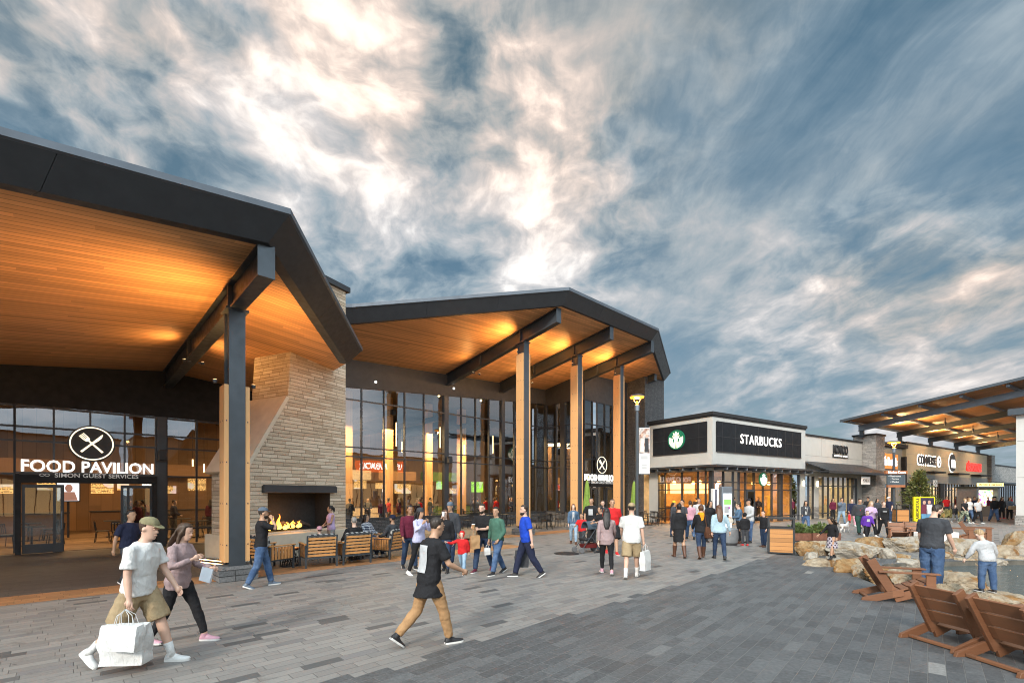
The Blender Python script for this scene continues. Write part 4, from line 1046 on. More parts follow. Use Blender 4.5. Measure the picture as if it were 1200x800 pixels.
# ------------------------------------------------------------------ hall signs, hall interior, uplights
def cutlery_sign(u, n, z, rad, label, label2, wid, z2_, subw):
    t = thing('round_sign', label, 'sign', W(u, n, z), PANG)
    Mx = Matrix.Rotation(R(90), 4, 'X')
    mb = MB(); mb.lathe([(rad, 0), (rad, .12)], 48, Mx); mb.build('disc', blk, t)
    r_ = MB(); N = 48
    for k in range(N):
        a, b_ = 2 * pi * k / N, 2 * pi * (k + 1) / N
        r_.hexa([V((rad * q * cos(x), y, rad * q * sin(x))) for y in (-.122, -.145) for q, x in ((.87, a), (.93, a), (.93, b_), (.87, b_))])
    r_.build('ring', cream_e, t)
    def flat(mb, pts, ang):
        ca, sa = cos(ang), sin(ang)
        q = [((x * ca - y * sa) * rad, (x * sa + y * ca) * rad) for x, y in pts]
        mb.slab([V((x, -.123, y)) for x, y in q], [V((x, -.15, y)) for x, y in q])
    fk = MB(); a = R(43)
    flat(fk, [(-.05, -.66), (.05, -.66), (.035, .2), (-.035, .2)], a); flat(fk, [(-.11, .24), (-.03, .2), (.03, .2), (.11, .24), (.13, .36), (-.13, .36)], a)
    for x in (-.115, -.04, .04, .115): flat(fk, [(x - .02, .37), (x + .02, .37), (x + .017, .66), (x - .017, .66)], a)
    fk.build('fork', cream_e, t)
    kn = MB(); a = -R(43)
    flat(kn, [(-.05, -.66), (.05, -.66), (.04, .05), (-.04, .05)], a); flat(kn, [(-.045, .06), (.06, .06), (.09, .3), (.08, .52), (.0, .68), (-.045, .68)], a)
    kn.build('knife', cream_e, t)
    t2 = thing('letter_sign', label2, 'sign', W(u, n, z2_), PANG)
    mb = MB(); mb.box(-wid / 2 - .05, wid / 2 + .05, -.05, .0, -.30, -.24); mb.build('rail', blk, t2)
    text('FOOD PAVILION', 'letters', white_e, t2, face_matrix((0, -.03, 0), (1, 0, 0)), wid, wid * .115, .05, .014)
    text('SIMON GUEST SERVICES', 'small_letters', mat('grey lettering', (.45, .45, .44), .5, emit=(.6, .6, .58), es=.18), t2, face_matrix((.05 * wid, -.05, -.30 * wid / 3.4), (1, 0, 0)), subw, subw * .065, .03, .01)
    for s in (-1, 1):
        mb = MB(); pts = [(-.5 * subw - .02 * wid + s * .055 * wid / 3.4 * 1.1 + .055 * wid / 3.4 * cos(a), -.05, -.30 * wid / 3.4 + .04 * wid / 3.4 * sin(a)) for a in [2 * pi * k / 14 for k in range(15)]]
        mb.tube(pts, .008, 6); mb.build('ring_mark', mat('grey lettering'), t2)
cutlery_sign(.72, 21.97, 3.74, .62, 'black disc with crossed fork and knife above the left entrance', 'lit FOOD PAVILION lettering over the left hall entrance', 3.42, 2.92, 2.2)
cutlery_sign(26.5, 18.74, 3.95, .62, 'black disc with crossed fork and knife beyond the timber columns', 'lit FOOD PAVILION lettering over the far right hall entrance', 3.7, 3.08, 2.6)
for u in (-.48, 1.97):      # frosted mark on the door glass
    pass
# ---- interior: counters, menu boards, pendants
def light_pend(u, n, z0, z1_, label, grp='hall pendant lights'):
    t = thing('pendant_light', label, 'pendant light', W(u, n, z0), PANG, grp)
    mb = MB(); mb.tube([(0, 0, .3), (0, 0, z1_ - z0)], .028, 8); mb.build('lamp_tube', bulb, t)
    mb = MB(); mb.tube([(0, 0, z1_ - z0), (0, 0, 6.4 - z0)], .012, 6); mb.build('cord', blk, t)
for (u, n, a, c) in ((10.6, 24.2, 4.6, 6.0), (11.4, 26, 4.5, 5.8), (14.2, 24.6, 4.5, 6.2), (16.0, 27, 4.4, 5.4), (17.2, 24.4, 4.6, 6.2), (19.6, 25, 4.3, 5.3), (21.5, 24.2, 4.5, 6.0), (4.1, 24.5, 2.9, 3.5), (4.8, 26, 2.7, 3.4)):
    light_pend(u, n, a, c, 'glowing tubular pendant lamp hanging inside the glass hall')
def counter(u0, u1, n, col, board, label, name='food_counter'):
    t = thing(name, label, 'counter', W(u0, n), PANG)
    w_ = u1 - u0
    mb = MB(); mb.box(0, w_, 0, .7, .02, 1.05); mb.build('body', col, t)
    mb = MB(); mb.box(-.03, w_ + .03, -.05, .75, 1.052, 1.1); mb.build('top', blk, t)
    k = max(1, int(w_ / 1.1))
    for j in range(k):
        x0 = j * w_ / k + .08
        zq = 2.0 + .35 * ((j * 7 + int(u0 * 3)) % 3) / 2; mb = MB(); mb.box(x0, x0 + (w_ / k - .16) * (.55 + .45 * ((j * 5 + int(u0)) % 2)), 2.2, 2.28, zq, zq + .45 + .3 * ((j + int(u0)) % 2)); mb.build('menu_board', board[j % len(board)], t)
    mb = MB(); mb.box(0, w_, 1.6, 2.4, 3.0, 3.7); mb.build('canopy_panel', col, t)
def menu_mat(name, c, k):
    m, nt, b = newmat(name); tc = nt.node('ShaderNodeTexCoord').outputs['Object']; x, y, z = nt.sep(tc)
    ln = nt.m('GREATER_THAN', nt.m('FRACT', nt.m('MULTIPLY', z, 13)), .45)
    wd = nt.m('GREATER_THAN', nt.noise(nt.com(nt.m('MULTIPLY', x, 9), 0, nt.m('FLOOR', nt.m('MULTIPLY', z, 13))), 1.5, 2), .47)
    pic = nt.noise(tc, 3.5, 4, .6, .5, 1)
    cc = nt.mix(nt.m('MULTIPLY', ln, wd), c, scl(c, .12)); cc = nt.mix(nt.m('GREATER_THAN', nt.noise(tc, 1.3, 1), .54), cc, nt.mix(.6, c, pic))
    nt.put(b.inputs['Base Color'], (.02, .02, .02)); nt.put(b.inputs['Emission Color'], cc); b.inputs['Emission Strength'].default_value = k
    return m
B1, B2, B3, B4 = (menu_mat('menu glow %s' % n_, c, s) for n_, c, s in (('amber', (1, .5, .14), .8), ('white', (1, .9, .75), 1.2), ('lime', (.45, 1, .05), .8), ('red', (1, .12, .05), .9)))
woodc = wood('counter wood', (.34, .19, .09), 2, .14)
counter(9.2, 12.6, 30, woodc, [B4, B2], 'food counter with red and white menu boards at the left of the hall')
counter(13.0, 16.4, 30.4, mat('cream counter', (.6, .5, .36), .6), [B1, B2, B1], 'food counter with amber menu boards in the middle of the hall')
counter(16.8, 20.0, 30, woodc, [B1], 'wooden food counter behind the first timber column')
counter(20.4, 24.4, 29.2, mat('lime counter', (.10, .17, .03), .5), [B1, B3, B1], 'lime green lit food counter at the right of the hall')
t = thing('lime_screen', 'bright lime green lit panel inside the glass hall', 'screen', W(21.6, 26.0, 2.0), PANG)
mb = MB(); mb.box(-.55, .55, 0, .12, .1, .85); mb.build('panel', B3, t); mb = MB(); mb.box(-.60, -.555, .02, .1, -1.98, .85); mb.box(.555, .60, .02, .1, -1.98, .85); mb.build('leg', blk, t)
counter(-3.5, .2, 31, woodc, [B1], 'service counter seen through the left entrance doors')
counter(1.0, 6.5, 32, woodc, [B1, B1, B2], 'long counter seen through the left hall glazing')
t = thing('wall_screen', 'lit portrait screen seen through the left entrance', 'screen', W(.15, 27.4, 2.15), PANG)
mb = MB(); mb.box(-.38, .38, 0, .06, -.5, .5); mb.build('frame', blk, t)
mb = MB(); mb.box(-.34, .34, -.012, -.003, -.46, .46); mb.build('screen_glass', emat('pale screen', (.85, .9, 1), .8), t)
mb = MB(); mb.ball((.02, -.02, .08), (.12, .012, .17), 12, 8); mb.slab([V((-.28, -.015, -.45)), V((.30, -.015, -.45)), V((.20, -.015, -.08)), V((-.14, -.015, -.08))], [V((-.28, -.03, -.45)), V((.30, -.03, -.45)), V((.20, -.03, -.08)), V((-.14, -.03, -.08))]); mb.build('portrait', mat('portrait tone', (.18, .10, .08), .6, emit=(.3, .16, .12), es=.5), t)
mb = MB(); mb.box(-.04, .04, .06, .12, -2.03, -.5); mb.build('post', blk, t)
for (u, n) in ((11, 26.5), (15, 27), (19, 26.5), (22.8, 26)):
    lamp('hall_lamp', 'AREA', W(u, n, 6.2), 430, (1, .64, .28), 2.5, W(u, n, 0))
for (u, n) in ((-4, 27), (.5, 26), (5, 27)):
    lamp('hall_lamp', 'AREA', W(u, n, 6.0), 180, (1, .58, .24), 2.0, W(u, n, 0))
lamp('hall_lamp', 'AREA', W(27.5, 22, 6.0), 40, (1, .6, .28), 2.0, W(27.5, 22, 0))
# ---- warm uplights that wash the boarded roofs (fittings on top of the column timber)
def uplight(u, n, z, target, power, spot=120, label=''):
    t = thing('uplight', label, 'uplight', W(u, n, z), PANG, 'uplights on the timber columns')
    mb = MB(); mb.lathe([(.03, 0), (.045, .01), (.05, .08), (.045, .085)], 12); mb.build('housing', dark, t)
    mb = MB(); mb.lathe([(.04, .082), (.04, .09)], 12); mb.build('lens', bulb, t)
    lamp('uplight_lamp', 'SPOT', W(u, n, z + .24), power, (1, .50, .15), .06, target, spot, 1.0)
for s in (-1, 1):
    uplight(2.9 + s * .40, 12.4, 4.53, W(2.9 + s * 1.9, 13.4, 6.6), 380 if s < 0 else 300, 140, 'small round uplight on the near timber column')
    uplight(-6.2 + s * .38, 12.4, 3.63, W(-6.2 + s * 2.6, 13.6, 5.6), 160, 132, 'small round uplight on the timber column left of the frame')
for u in (16.2, 20.4, 24.55):
    for s in (-1, 1):
        uplight(u + s * .38, 16.0, z2(u, 16) - 1.22, W(u + s * 1.7, 17.3, z2(u, 17.3)), 280, 140, 'small round uplight on a far timber column')
#lamp('soffit_wash', 'AREA', W(-1.2, 21.9, 5.3), 150, (1, .52, .17), 3.0, W(-1.6, 16, 7.5), sy=.3)
#lamp('soffit_wash', 'AREA', W(12.5, 21.8, 7.35), 170, (1, .55, .2), 4.0, W(12.5, 16, 10.5), sy=.3)
def beam_light(u, n, z, s, power):
    t = thing('uplight', 'small black uplight on the side of a sloping roof beam', 'uplight', W(u + s * .24, n, z), PANG, 'uplights on the roof beams')
    mb = MB(); mb.lathe([(.03, 0), (.045, .01), (.05, .08), (.045, .085)], 12); mb.build('housing', dark, t); mb = MB(); mb.lathe([(.04, .082), (.04, .09)], 12); mb.build('lens', bulb, t); mb = MB(); mb.box(-s * .10 - .02, -s * .10 + .06, -.02, .02, .02, .06); mb.build('bracket', dark, t)
    lamp('uplight_lamp', 'SPOT', W(u + s * .30, n, z + .12), power, (1, .52, .17), .08, W(u + s * 2.4, n + .2, z + 1.0), 150, 1.0)
for s in (-1, 1): beam_light(2.9, 17.2, 6.02, s, 55)
for s in (-1, 1): beam_light(-6.2, 18.2, 4.8, s, 40)
for u in (16.2, 20.4):
    for s in (-1, 1): beam_light(u, 19.6, z2(u, 19.6) - .92, s, 50)
# small round wall lights and speakers on the bulkhead
for u in (11.6, 16.6):
    t = thing('wall_sconce', 'tiny white round light on the dark band, %s' % ('left of the first sloping beam' if u < 12 else 'at the foot of the first sloping beam'), 'wall light', W(u, 22.2, 7.75 if u < 14 else 8.2), PANG)
    mb = MB(); mb.ball((0, -.05, 0), .07, 10, 6); mb.build('lamp_glass', white_e, t, smooth=True); mb = MB(); mb.box(-.05, .05, -.02, .0, -.06, .06); mb.build('back_plate', blk, t)
for (u, z, lb) in ((2.72, 3.45, 'small black speaker on the dark post beside the left entrance'), (16.1, 3.95, 'small black speaker on the thick mullion of the tall glazing')):
    t = thing('speaker', lb, 'speaker', W(u, 22.05, z), PANG)
    mb = MB(); mb.box(-.13, .13, -.28, -.06, -.2, .2); mb.build('cabinet', blk, t, bevel=.02); mb = MB(); mb.box(-.03, .03, -.06, .02, -.05, .05); mb.build('bracket', blk, t)
# ------------------------------------------------------------------ seats by the fire
slatw = wood('teak slats', (.46, .22, .075), 0, .5, .002, .45, .22, 2)
slatv = wood('teak arm slats', (.44, .21, .075), 2, .5, .002, .45, .22, 1)
stripe = fabric('striped cushion', (.04, .04, .045), .1, ('plaid', (.55, .55, .52), 7))
def lounge(loc, heading, label):
    t = thing('lounge_chair', label, 'chair', loc, R(heading - 90), 'slatted lounge chairs round the fireplace')
    w_ = .40
    for x in (-w_, w_):
        for y, zt in ((-.34, .62), (.34, .62)):
            mb = MB(); mb.box(x - .022, x + .022, y - .022, y + .022, 0, zt); mb.build('leg', steel, t)
        mb = MB()
        for k in range(7): mb.box(x - .011, x + .011, -.30 + k * .092, -.235 + k * .092, .28, .60)
        mb.build('side_panel', slatv, t)
        mb = MB(); mb.box(x - .04, x + .04, -.37, .40, .622, .65); mb.build('armrest', slatw, t, bevel=.005)
    mb = MB(); mb.box(-w_ + .022, w_ - .022, -.36, -.32, .24, .29); mb.box(-w_ + .022, w_ - .022, .32, .36, .24, .29); mb.box(-w_ + .02, -w_ + .05, -.32, .32, .24, .28); mb.box(w_ - .05, w_ - .02, -.32, .32, .24, .28); mb.build('seat_frame', steel, t)
    mb = MB()
    for s in (-1, 1): mb.bar((s * (w_ - .02), -.34, .25), (s * (w_ - .02), -.46, .88), .035, .035, (1, 0, 0))
    mb.bar((-w_ + .03, -.458, .865), (w_ - .03, -.458, .865), .03, .03)
    mb.build('back_frame', steel, t)
    mb = MB()
    for k in range(6):
        f = .10 + k * .145; mb.bar((-w_ + .04, -.34 - .12 * f, .27 + .63 * f), (w_ - .04, -.34 - .12 * f, .27 + .63 * f), .018, .058)
    mb.build('back_slats', slatw, t)
    mb = MB(); mb.box(-w_ + .05, w_ - .05, -.30, .34, .29, .42); mb.build('seat_cushion', stripe, t, bevel=.03)
    mb = MB(); mb.slab([V((-w_ + .05, -.30, .42)), V((w_ - .05, -.30, .42)), V((w_ - .05, -.20, .42)), V((-w_ + .05, -.20, .42))], [V((-w_ + .05, -.44, .92)), V((w_ - .05, -.44, .92)), V((w_ - .05, -.32, .90)), V((-w_ + .05, -.32, .90))]); mb.build('back_cushion', stripe, t, bevel=.03)
    return t
def rear(px, py, heading):      # seat centre from the middle of the rear legs
    d = depth_of(py); p = at(px, d); a = R(heading); return p + V((cos(a), sin(a), 0)) * .36
SEATS = {}
for k, px, py, hd, lb in (('a', 304, 668, 62, 'slatted lounge chair half hidden behind the near column'), ('b', 377, 664.5, 126, 'slatted lounge chair nearest the fireplace mantel, pink cap above its back'),
                          ('c', 419, 660.5, 132, 'middle slatted lounge chair with a grey haired sitter'), ('d', 467, 653.5, 156, 'slatted lounge chair turned sideways with a man in a beanie')):
    p = rear(px, py, hd); SEATS[k] = (p, hd); lounge(p, hd, lb)
def drum(loc, label):
    t = thing('lattice_table', label, 'side table', loc, .3)
    mb = MB(); r = .235; 
    for k in range(22):
        a = 2 * pi * k / 22; b_ = a + rnd.choice((-1, 1)) * rnd.uniform(.25, .6)
        mb.bar((r * cos(a), r * sin(a), .03), (r * cos(b_), r * sin(b_), .44), .02, .006, (cos(a), sin(a), 0))
        c = a + rnd.uniform(.1, .3); z = rnd.uniform(.1, .35); mb.bar((r * cos(a), r * sin(a), z), (r * cos(c + .3), r * sin(c + .3), z + rnd.uniform(-.1, .1)), .018, .006, (cos(a), sin(a), 0))
    mb.build('lattice', darker, t)
    for z, nm in ((0, 'base_ring'), (.44, 'top_ring')):
        mb = MB(); mb.lathe([(r - .02, z), (r + .008, z), (r + .008, z + .03), (r - .02, z + .03)], 28); mb.build(nm, darker, t)
    mb = MB(); mb.lathe([(r - .01, .475), (r + .03, .475), (r + .03, .50), (r - .01, .505)], 28); mb.build('table_top', mat('copper top', (.45, .2, .1), .35, .7), t)
drum(at(339, 12.9), 'round dark lattice side table with copper top beside the near column')
drum(at(417, 14.3), 'round dark lattice side table glimpsed beneath the middle lounge chair')
# light strips at the foot of the hearth
for (a, c, lb) in (((-.55, .3, .03), (-.55, 1.9, .03), 'low warm light strip on the ground left of the hearth'), ((-.9, -.4, .03), (-.9, .9, .03), 'longer warm light strip on the ground before the hearth corner')):
    t = thing('light_strip', lb, 'ground light', fp.matrix_world @ V(a), FANG)
    mb = MB(); mb.box(-.04, .04, 0, c[1] - a[1], -.026, .0); mb.build('housing', dark, t); mb = MB(); mb.box(-.03, .03, .01, c[1] - a[1] - .01, .001, .012); mb.build('light_bar', emat('strip glow', (1, .6, .25), 5), t)

# ------------------------------------------------------------------ cafe tables, umbrellas
cafe_m = mat('dark cafe metal', (.028, .03, .032), .45, .4, .1, 4, .03)
def cafe_chair():
    t = thing('cafe_chair', '', 'chair', (0, 0, 0), 0, 'dark metal cafe chairs outside the hall')
    for x in (-.19, .19):
        for y in (-.20, .20):
            mb = MB(); mb.tube([(x * .92, y * .9, .45), (x * 1.12, y * 1.15, 0)], .013, 6); mb.build('leg', cafe_m, t)
    mb = MB(); mb.box(-.21, .21, -.21, .21, .45, .475); mb.build('seat', cafe_m, t, bevel=.01)
    mb = MB()
    for x in (-.19, .19): mb.tube([(x, -.20, .46), (x, -.25, .84)], .013, 6)
    for k in range(5): mb.bar((-.19 + .095 * k, -.21, .48), (-.19 + .095 * k, -.25, .82), .03, .01, (0, 1, 0))
    mb.bar((-.2, -.25, .83), (.2, -.25, .83), .02, .05)
    mb.build('backrest', cafe_m, t); return t
def cafe_table():
    t = thing('cafe_table', '', 'table', (0, 0, 0), 0, 'dark cafe tables outside the hall')
    mb = MB(); mb.box(-.38, .38, -.38, .38, .72, .75); mb.build('table_top', cafe_m, t, bevel=.008)
    mb = MB(); mb.tube([(0, 0, .02), (0, 0, .72)], .03, 8); mb.build('pedestal', cafe_m, t)
    mb = MB(); mb.box(-.28, .28, -.04, .04, .0, .025); mb.box(-.04, .04, -.28, -.042, 0, .025); mb.box(-.04, .04, .042, .28, 0, .025); mb.build('foot', cafe_m, t)
    return t
ch0, tb0 = cafe_chair(), cafe_table(); first = [True, True]
def place(o, i, p, rz, label):
    if first[i]: first[i] = False; o.location = p; o.rotation_euler = (0, 0, rz); o['label'] = label; return o
    return dup(o, p, rz, label)
near_txt = ['dark cafe table %s' % s for s in ('farthest left below the tall hall windows', 'behind the man in the green sweater', 'left of the first far timber column', 'just right of the first far timber column', 'between the first and second far timber columns', 'beside the furled lime umbrella', 'left of the lamp post with the banner', 'nearest the corner coffee shop')]
short_txt = ['farthest left by the hall windows', 'behind the green sweater man', 'left of the first far column', 'right of the first far column', 'between the far columns', 'beside the lime umbrella', 'left of the bannered lamp post', 'nearest the corner coffee shop']
spots = [(16.3, 21.2), (17.9, 20.6), (19.6, 20.8), (19.5, 18.0), (21.2, 18.6), (23.4, 17.6), (26.6, 15.2), (28.6, 15.6)]
k = 0
for i, (u, n) in enumerate(spots):
    place(tb0, 1, W(u, n), PANG + .1 * i, near_txt[i])
    for j in range(4 if i > 1 else 2):
        a = pi / 2 * j + .15 * (i % 3); p = W(u + .62 * cos(a), n + .62 * sin(a))
        side = ('right', 'far', 'left', 'near')[j]
        place(ch0, 0, p, PANG + a + pi / 2, 'cafe chair on the %s side of the table %s' % (side, short_txt[i]))
lime = fabric('lime canvas', (.17, .26, .05), .14)
def furled(loc, label):
    t = thing('furled_umbrella', label, 'umbrella', loc, .2)
    mb = MB(); mb.tube([(0, 0, 0.05), (0, 0, 2.75)], .022, 8); mb.build('pole', coping, t)
    mb = MB(); loops = []
    for z, r in ((1.05, .16), (1.2, .19), (1.6, .17), (1.95, .12), (2.3, .13), (2.6, .07), (2.7, .03)):
        loops.append([V(((r + .035 * (z < 2.2) * cos(8 * a)) * cos(a), (r + .035 * (z < 2.2) * cos(8 * a)) * sin(a), z)) for a in [2 * pi * i / 32 for i in range(32)]])
    mb.rings(loops); mb.build('canopy', lime, t, smooth=True)
    mb = MB(); mb.lathe([(.135, 1.93), (.14, 1.97), (.135, 2.0)], 16); mb.build('strap', lime, t)
    mb = MB(); mb.lathe([(.28, 0), (.28, .05), (.05, .07), (.04, .25)], 20); mb.build('base', cafe_m, t)
furled(at(688, 24.6), 'furled lime green umbrella before the far hall entrance')
furled(at(743, 26.5), 'furled lime green umbrella behind the lamp post')

# ------------------------------------------------------------------ lamp posts
def lamp_post(p, ztop, label, rz=0):
    t = thing('lamp_post', label, 'lamp post', p, rz)
    mb = MB(); mb.lathe([(.20, 0), (.20, .05), (.095, .07), (.085, ztop - .75)], 16); mb.build('pole', steel, t)
    mb = MB(); mb.lathe([(.12, ztop - .75), (.13, ztop - .45), (.06, ztop - .42)], 16); mb.build('collar', coping, t)
    mb = MB()
    for s in (-1, 1): mb.tube([(s * .03, 0, ztop - .42), (s * .26, 0, ztop - .03)], .02, 6)
    mb.build('yoke', coping, t)
    mb = MB(); mb.lathe([(.36, ztop), (.40, ztop + .03), (.30, ztop + .09), (.02, ztop + .11)], 24); mb.build('lamp_shade', coping, t)
    mb = MB(); mb.lathe([(.20, ztop - .10), (.36, ztop - .06), (.37, ztop - .004)], 24); mb.lathe([(.07, ztop - .40), (.05, ztop - .25)], 12); mb.build('lamp_glass', emat('street lamp glow', (1, .36, .03), 1.6), t)
    lamp('lamp_light', 'POINT', p + V((0, -.0, ztop - .16)), 260, (1, .45, .1), .15)
    return t
lp = lamp_post(at(746.5, 24.8), 7.15, 'tall grey lamp post with glowing disc lamp and hanging photo banner')
t = thing('hanging_banner', 'portrait banner with photo and white text panel on the lamp post', 'banner', at(746.5, 24.8), 0)
mb = MB(); mb.box(.10, .68, -.012, .012, 3.05, 5.5); o = mb.build('banner_cloth', mat('white banner', (.5, .5, .5), .7, var=.03), t)
m, bn, bb = newmat('banner photograph'); tc = bn.node('ShaderNodeTexCoord').outputs['Object']
bn.put(bb.inputs['Base Color'], bn.ramp(bn.noise(tc, 3.2, 3, .5), [(.3, (.06, .035, .03)), (.45, (.3, .17, .12)), (.55, (.5, .46, .42)), (.7, (.12, .1, .11))]))
mb = MB(); mb.box(.12, .66, -.017, -.0125, 4.15, 5.46); mb.build('photo', m, t)
for k, x in enumerate((.27, .51)):
    mb = MB(); mb.ball((x, -.018, 5.12 - .05 * k), (.065, .006, .09), 12, 8); mb.build('face', skin_tmp if False else mat('printed skin', (.5, .3, .22), .6), t)
    mb = MB(); mb.slab([V((x - .11, -.0175, 4.2)), V((x + .11, -.0175, 4.2)), V((x + .09, -.0175, 4.95)), V((x - .09, -.0175, 4.95))], [V((x - .11, -.0195, 4.2)), V((x + .11, -.0195, 4.2)), V((x + .09, -.0195, 4.95)), V((x - .09, -.0195, 4.95))]); mb.build('printed_dress', blk if k else mat('printed cream', (.6, .55, .48), .6), t)
for z in (3.95, 3.85, 3.5, 3.42, 3.34):
    mb = MB(); mb.box(.22 if z > 3.8 else .27, .56 if z > 3.8 else .51, -.0145, -.0125, z, z + (.03 if z > 3.8 else .015)); mb.build('text_line', stucco_g, t)
mb = MB(); mb.tube([(.09, 0, 5.52), (.70, 0, 5.52)], .014, 6); mb.tube([(.09, 0, 3.03), (.70, 0, 3.03)], .014, 6); mb.build('banner_arm', steel, t)
P2 = at(1047.5, 34)
lamp_post(P2, 5.75, 'grey lamp post carrying the directional sign by the right hand shops')
t = thing('direction_sign', 'dark slate directional sign with orange wooden header on the lamp post', 'sign', P2 + V((0, -.12, 0)), 0)
mb = MB(); mb.box(-.64, .60, -.09, 0, 2.62, 3.42); o = mb.build('board', mat('slate blue board', (.055, .075, .09), .5), t)
rust = mat('rust orange wood', (.32, .12, .05), .6)
mb = MB(); mb.box(-.80, .76, -.16, .02, 3.422, 3.66); mb.build('header', rust, t); mb = MB(); mb.box(-.64, .64, -.12, .01, 2.46, 2.618); mb.build('footer', rust, t)
mb = MB(); mb.box(.605, .66, -.09, 0, 2.62, 3.42); mb.build('end_trim', coping, t)
text('Market Court', 'letters', white_e, t, face_matrix((-.02, -.165, 3.54), (1, 0, 0)), 1.25, .17, .015, .01)
for z, s in ((3.27, '< Restrooms'), (3.06, '< Play Area'), (2.85, '< Market')):
    text(s, 'letters', mat('white vinyl', (.75, .75, .73), .5, var=.02), t, face_matrix((-.12, -.095, z), (1, 0, 0)), None, .12, .01, .0)

# ------------------------------------------------------------------ bins, planters, kiosks
binw = wood('bin boards', (.40, .185, .06), 0, .135, .006, .5, .25, 2)
def bin_(p, rz, w_, h, label):
    t = thing('litter_bin', label, 'bin', p, rz, 'timber litter bins')
    a = w_ / 2
    for x in (-a, a):
        for y in (-a, a):
            mb = MB(); mb.box(x - .03, x + .03, y - .03, y + .03, 0, h); mb.build('leg', cafe_m, t)
    mb = MB()
    for x0, x1, y0, y1 in ((-a + .031, a - .031, -a - .02, -a + .01), (-a + .031, a - .031, a - .01, a + .02), (-a - .02, -a + .01, -a + .031, a - .031), (a - .01, a + .02, -a + .031, a - .031)): mb.box(x0, x1, y0, y1, .07, h * .72)
    mb.build('timber_panel', binw, t)
    mb = MB(); mb.box(-a - .03, a + .03, -a - .03, a + .03, h * .72 + .004, h * .72 + .05); mb.box(-a + .2, a - .2, -a + .2, a - .2, h * .72 + .052, h * .72 + .06); mb.build('rim', cafe_m, t)
    mb = MB(); mb.box(-a - .03, a + .03, -a - .03, a + .03, h, h + .04); mb.build('lid', cafe_m, t)
    mb = MB(); mb.box(-a - .03, a + .03, -a - .03, a + .03, .03, .068); mb.build('base_frame', cafe_m, t)
bin_(at(915, 15.6), R(62), .72, 1.16, 'square timber and black metal bin beside the rocks')
bin_(at(1055.5, 32.5), R(70), .72, 1.2, 'square timber and metal bin beside the sign post')
leafm = {}
def leaf_mat(name, c):
    if name in MATS: return MATS[name]
    m, nt, b = newmat(name)
    oi = nt.node('ShaderNodeNewGeometry').outputs['Random Per Island']
    nt.put(b.inputs['Base Color'], nt.ramp(oi, [(0, scl(c, .55)), (.5, c), (.9, scl(c, 1.5)), (1, (c[0] * 2.0, c[1] * 1.3, c[2]))]))
    b.inputs['Roughness'].default_value = .55; b.inputs['Subsurface Weight'].default_value = 0
    MATS[name] = m; return m
def leaves(mb, n, fn, size, up=.3):
    for _ in range(n):
        p, outw = fn(); d = (outw + V((rnd.uniform(-1, 1), rnd.uniform(-1, 1), rnd.uniform(-1, 1) + up)) * .8).normalized()
        s = size * rnd.uniform(.6, 1.3); sd = d.cross(V((rnd.uniform(-1, 1), rnd.uniform(-1, 1), rnd.uniform(-.5, .5)))).normalized() * s * .3
        mb.face([p, p + d * s * .5 + sd, p + d * s, p + d * s * .5 - sd])
def planter(p, rz, label, flowers):
    t = thing('planter', label, 'planter', p, rz, 'rust coloured planters')
    mb = MB(); L_, D_p, H_ = .62, .34, .36
    for x0, x1, y0, y1 in ((-L_, L_, -D_p, -D_p + .02), (-L_, L_, D_p - .02, D_p), (-L_, -L_ + .02, -D_p + .02, D_p - .02), (L_ - .02, L_, -D_p + .02, D_p - .02)): mb.box(x0, x1, y0, y1, .06, H_)
    mb.box(-L_ + .02, L_ - .02, -D_p + .02, D_p - .02, .06, H_ - .08); mb.build('box', mat('corten steel', (.16, .065, .04), .75, .2, .3, 6, .2), t)
    mb = MB(); mb.box(-L_ + .05, L_ - .05, -D_p + .05, D_p - .05, 0, .058); mb.build('base', steel, t)
    s = thing('shrub', '%s shrub growing in the %s' % ('spiky green' if flowers else 'loose green', label), 'plant', p + V((0, 0, .28)), rz)
    mb = MB()
    def fn():
        a = rnd.uniform(0, 2 * pi); r = rnd.uniform(0, 1) ** .6; z = rnd.uniform(.0, .42) * (1.1 - r * .6)
        return V((r * .52 * cos(a), r * .30 * sin(a), z)), V((cos(a) * r, sin(a) * r, .8))
    leaves(mb, 620, fn, .14, .8); mb.build('foliage', leaf_mat('shrub leaf', (.075, .11, .03)), s)
    st = MB()
    for k in range(14): a = 2 * pi * k / 14; st.tube([(0.1 * cos(a), .06 * sin(a), -.02), (.36 * cos(a), .2 * sin(a), .30)], .006, 5)
    st.build('stem', mat('twig', (.07, .05, .03), .8), s)
    if flowers:
        mb = MB()
        for k in range(26): a = rnd.uniform(0, 2 * pi); r = rnd.uniform(.5, 1); mb.ball((r * .5 * cos(a) + .1, r * .28 * sin(a), rnd.uniform(.12, .3)), .018, 6, 4)
        mb.build('flowers', mat('dull red flower', (.35, .07, .03), .7), s)
planter(at(935.5, 19.6), R(5), 'left rust coloured planter behind the rocks', False)
planter(at(962, 19.6), R(5), 'right rust coloured planter behind the rocks', True)
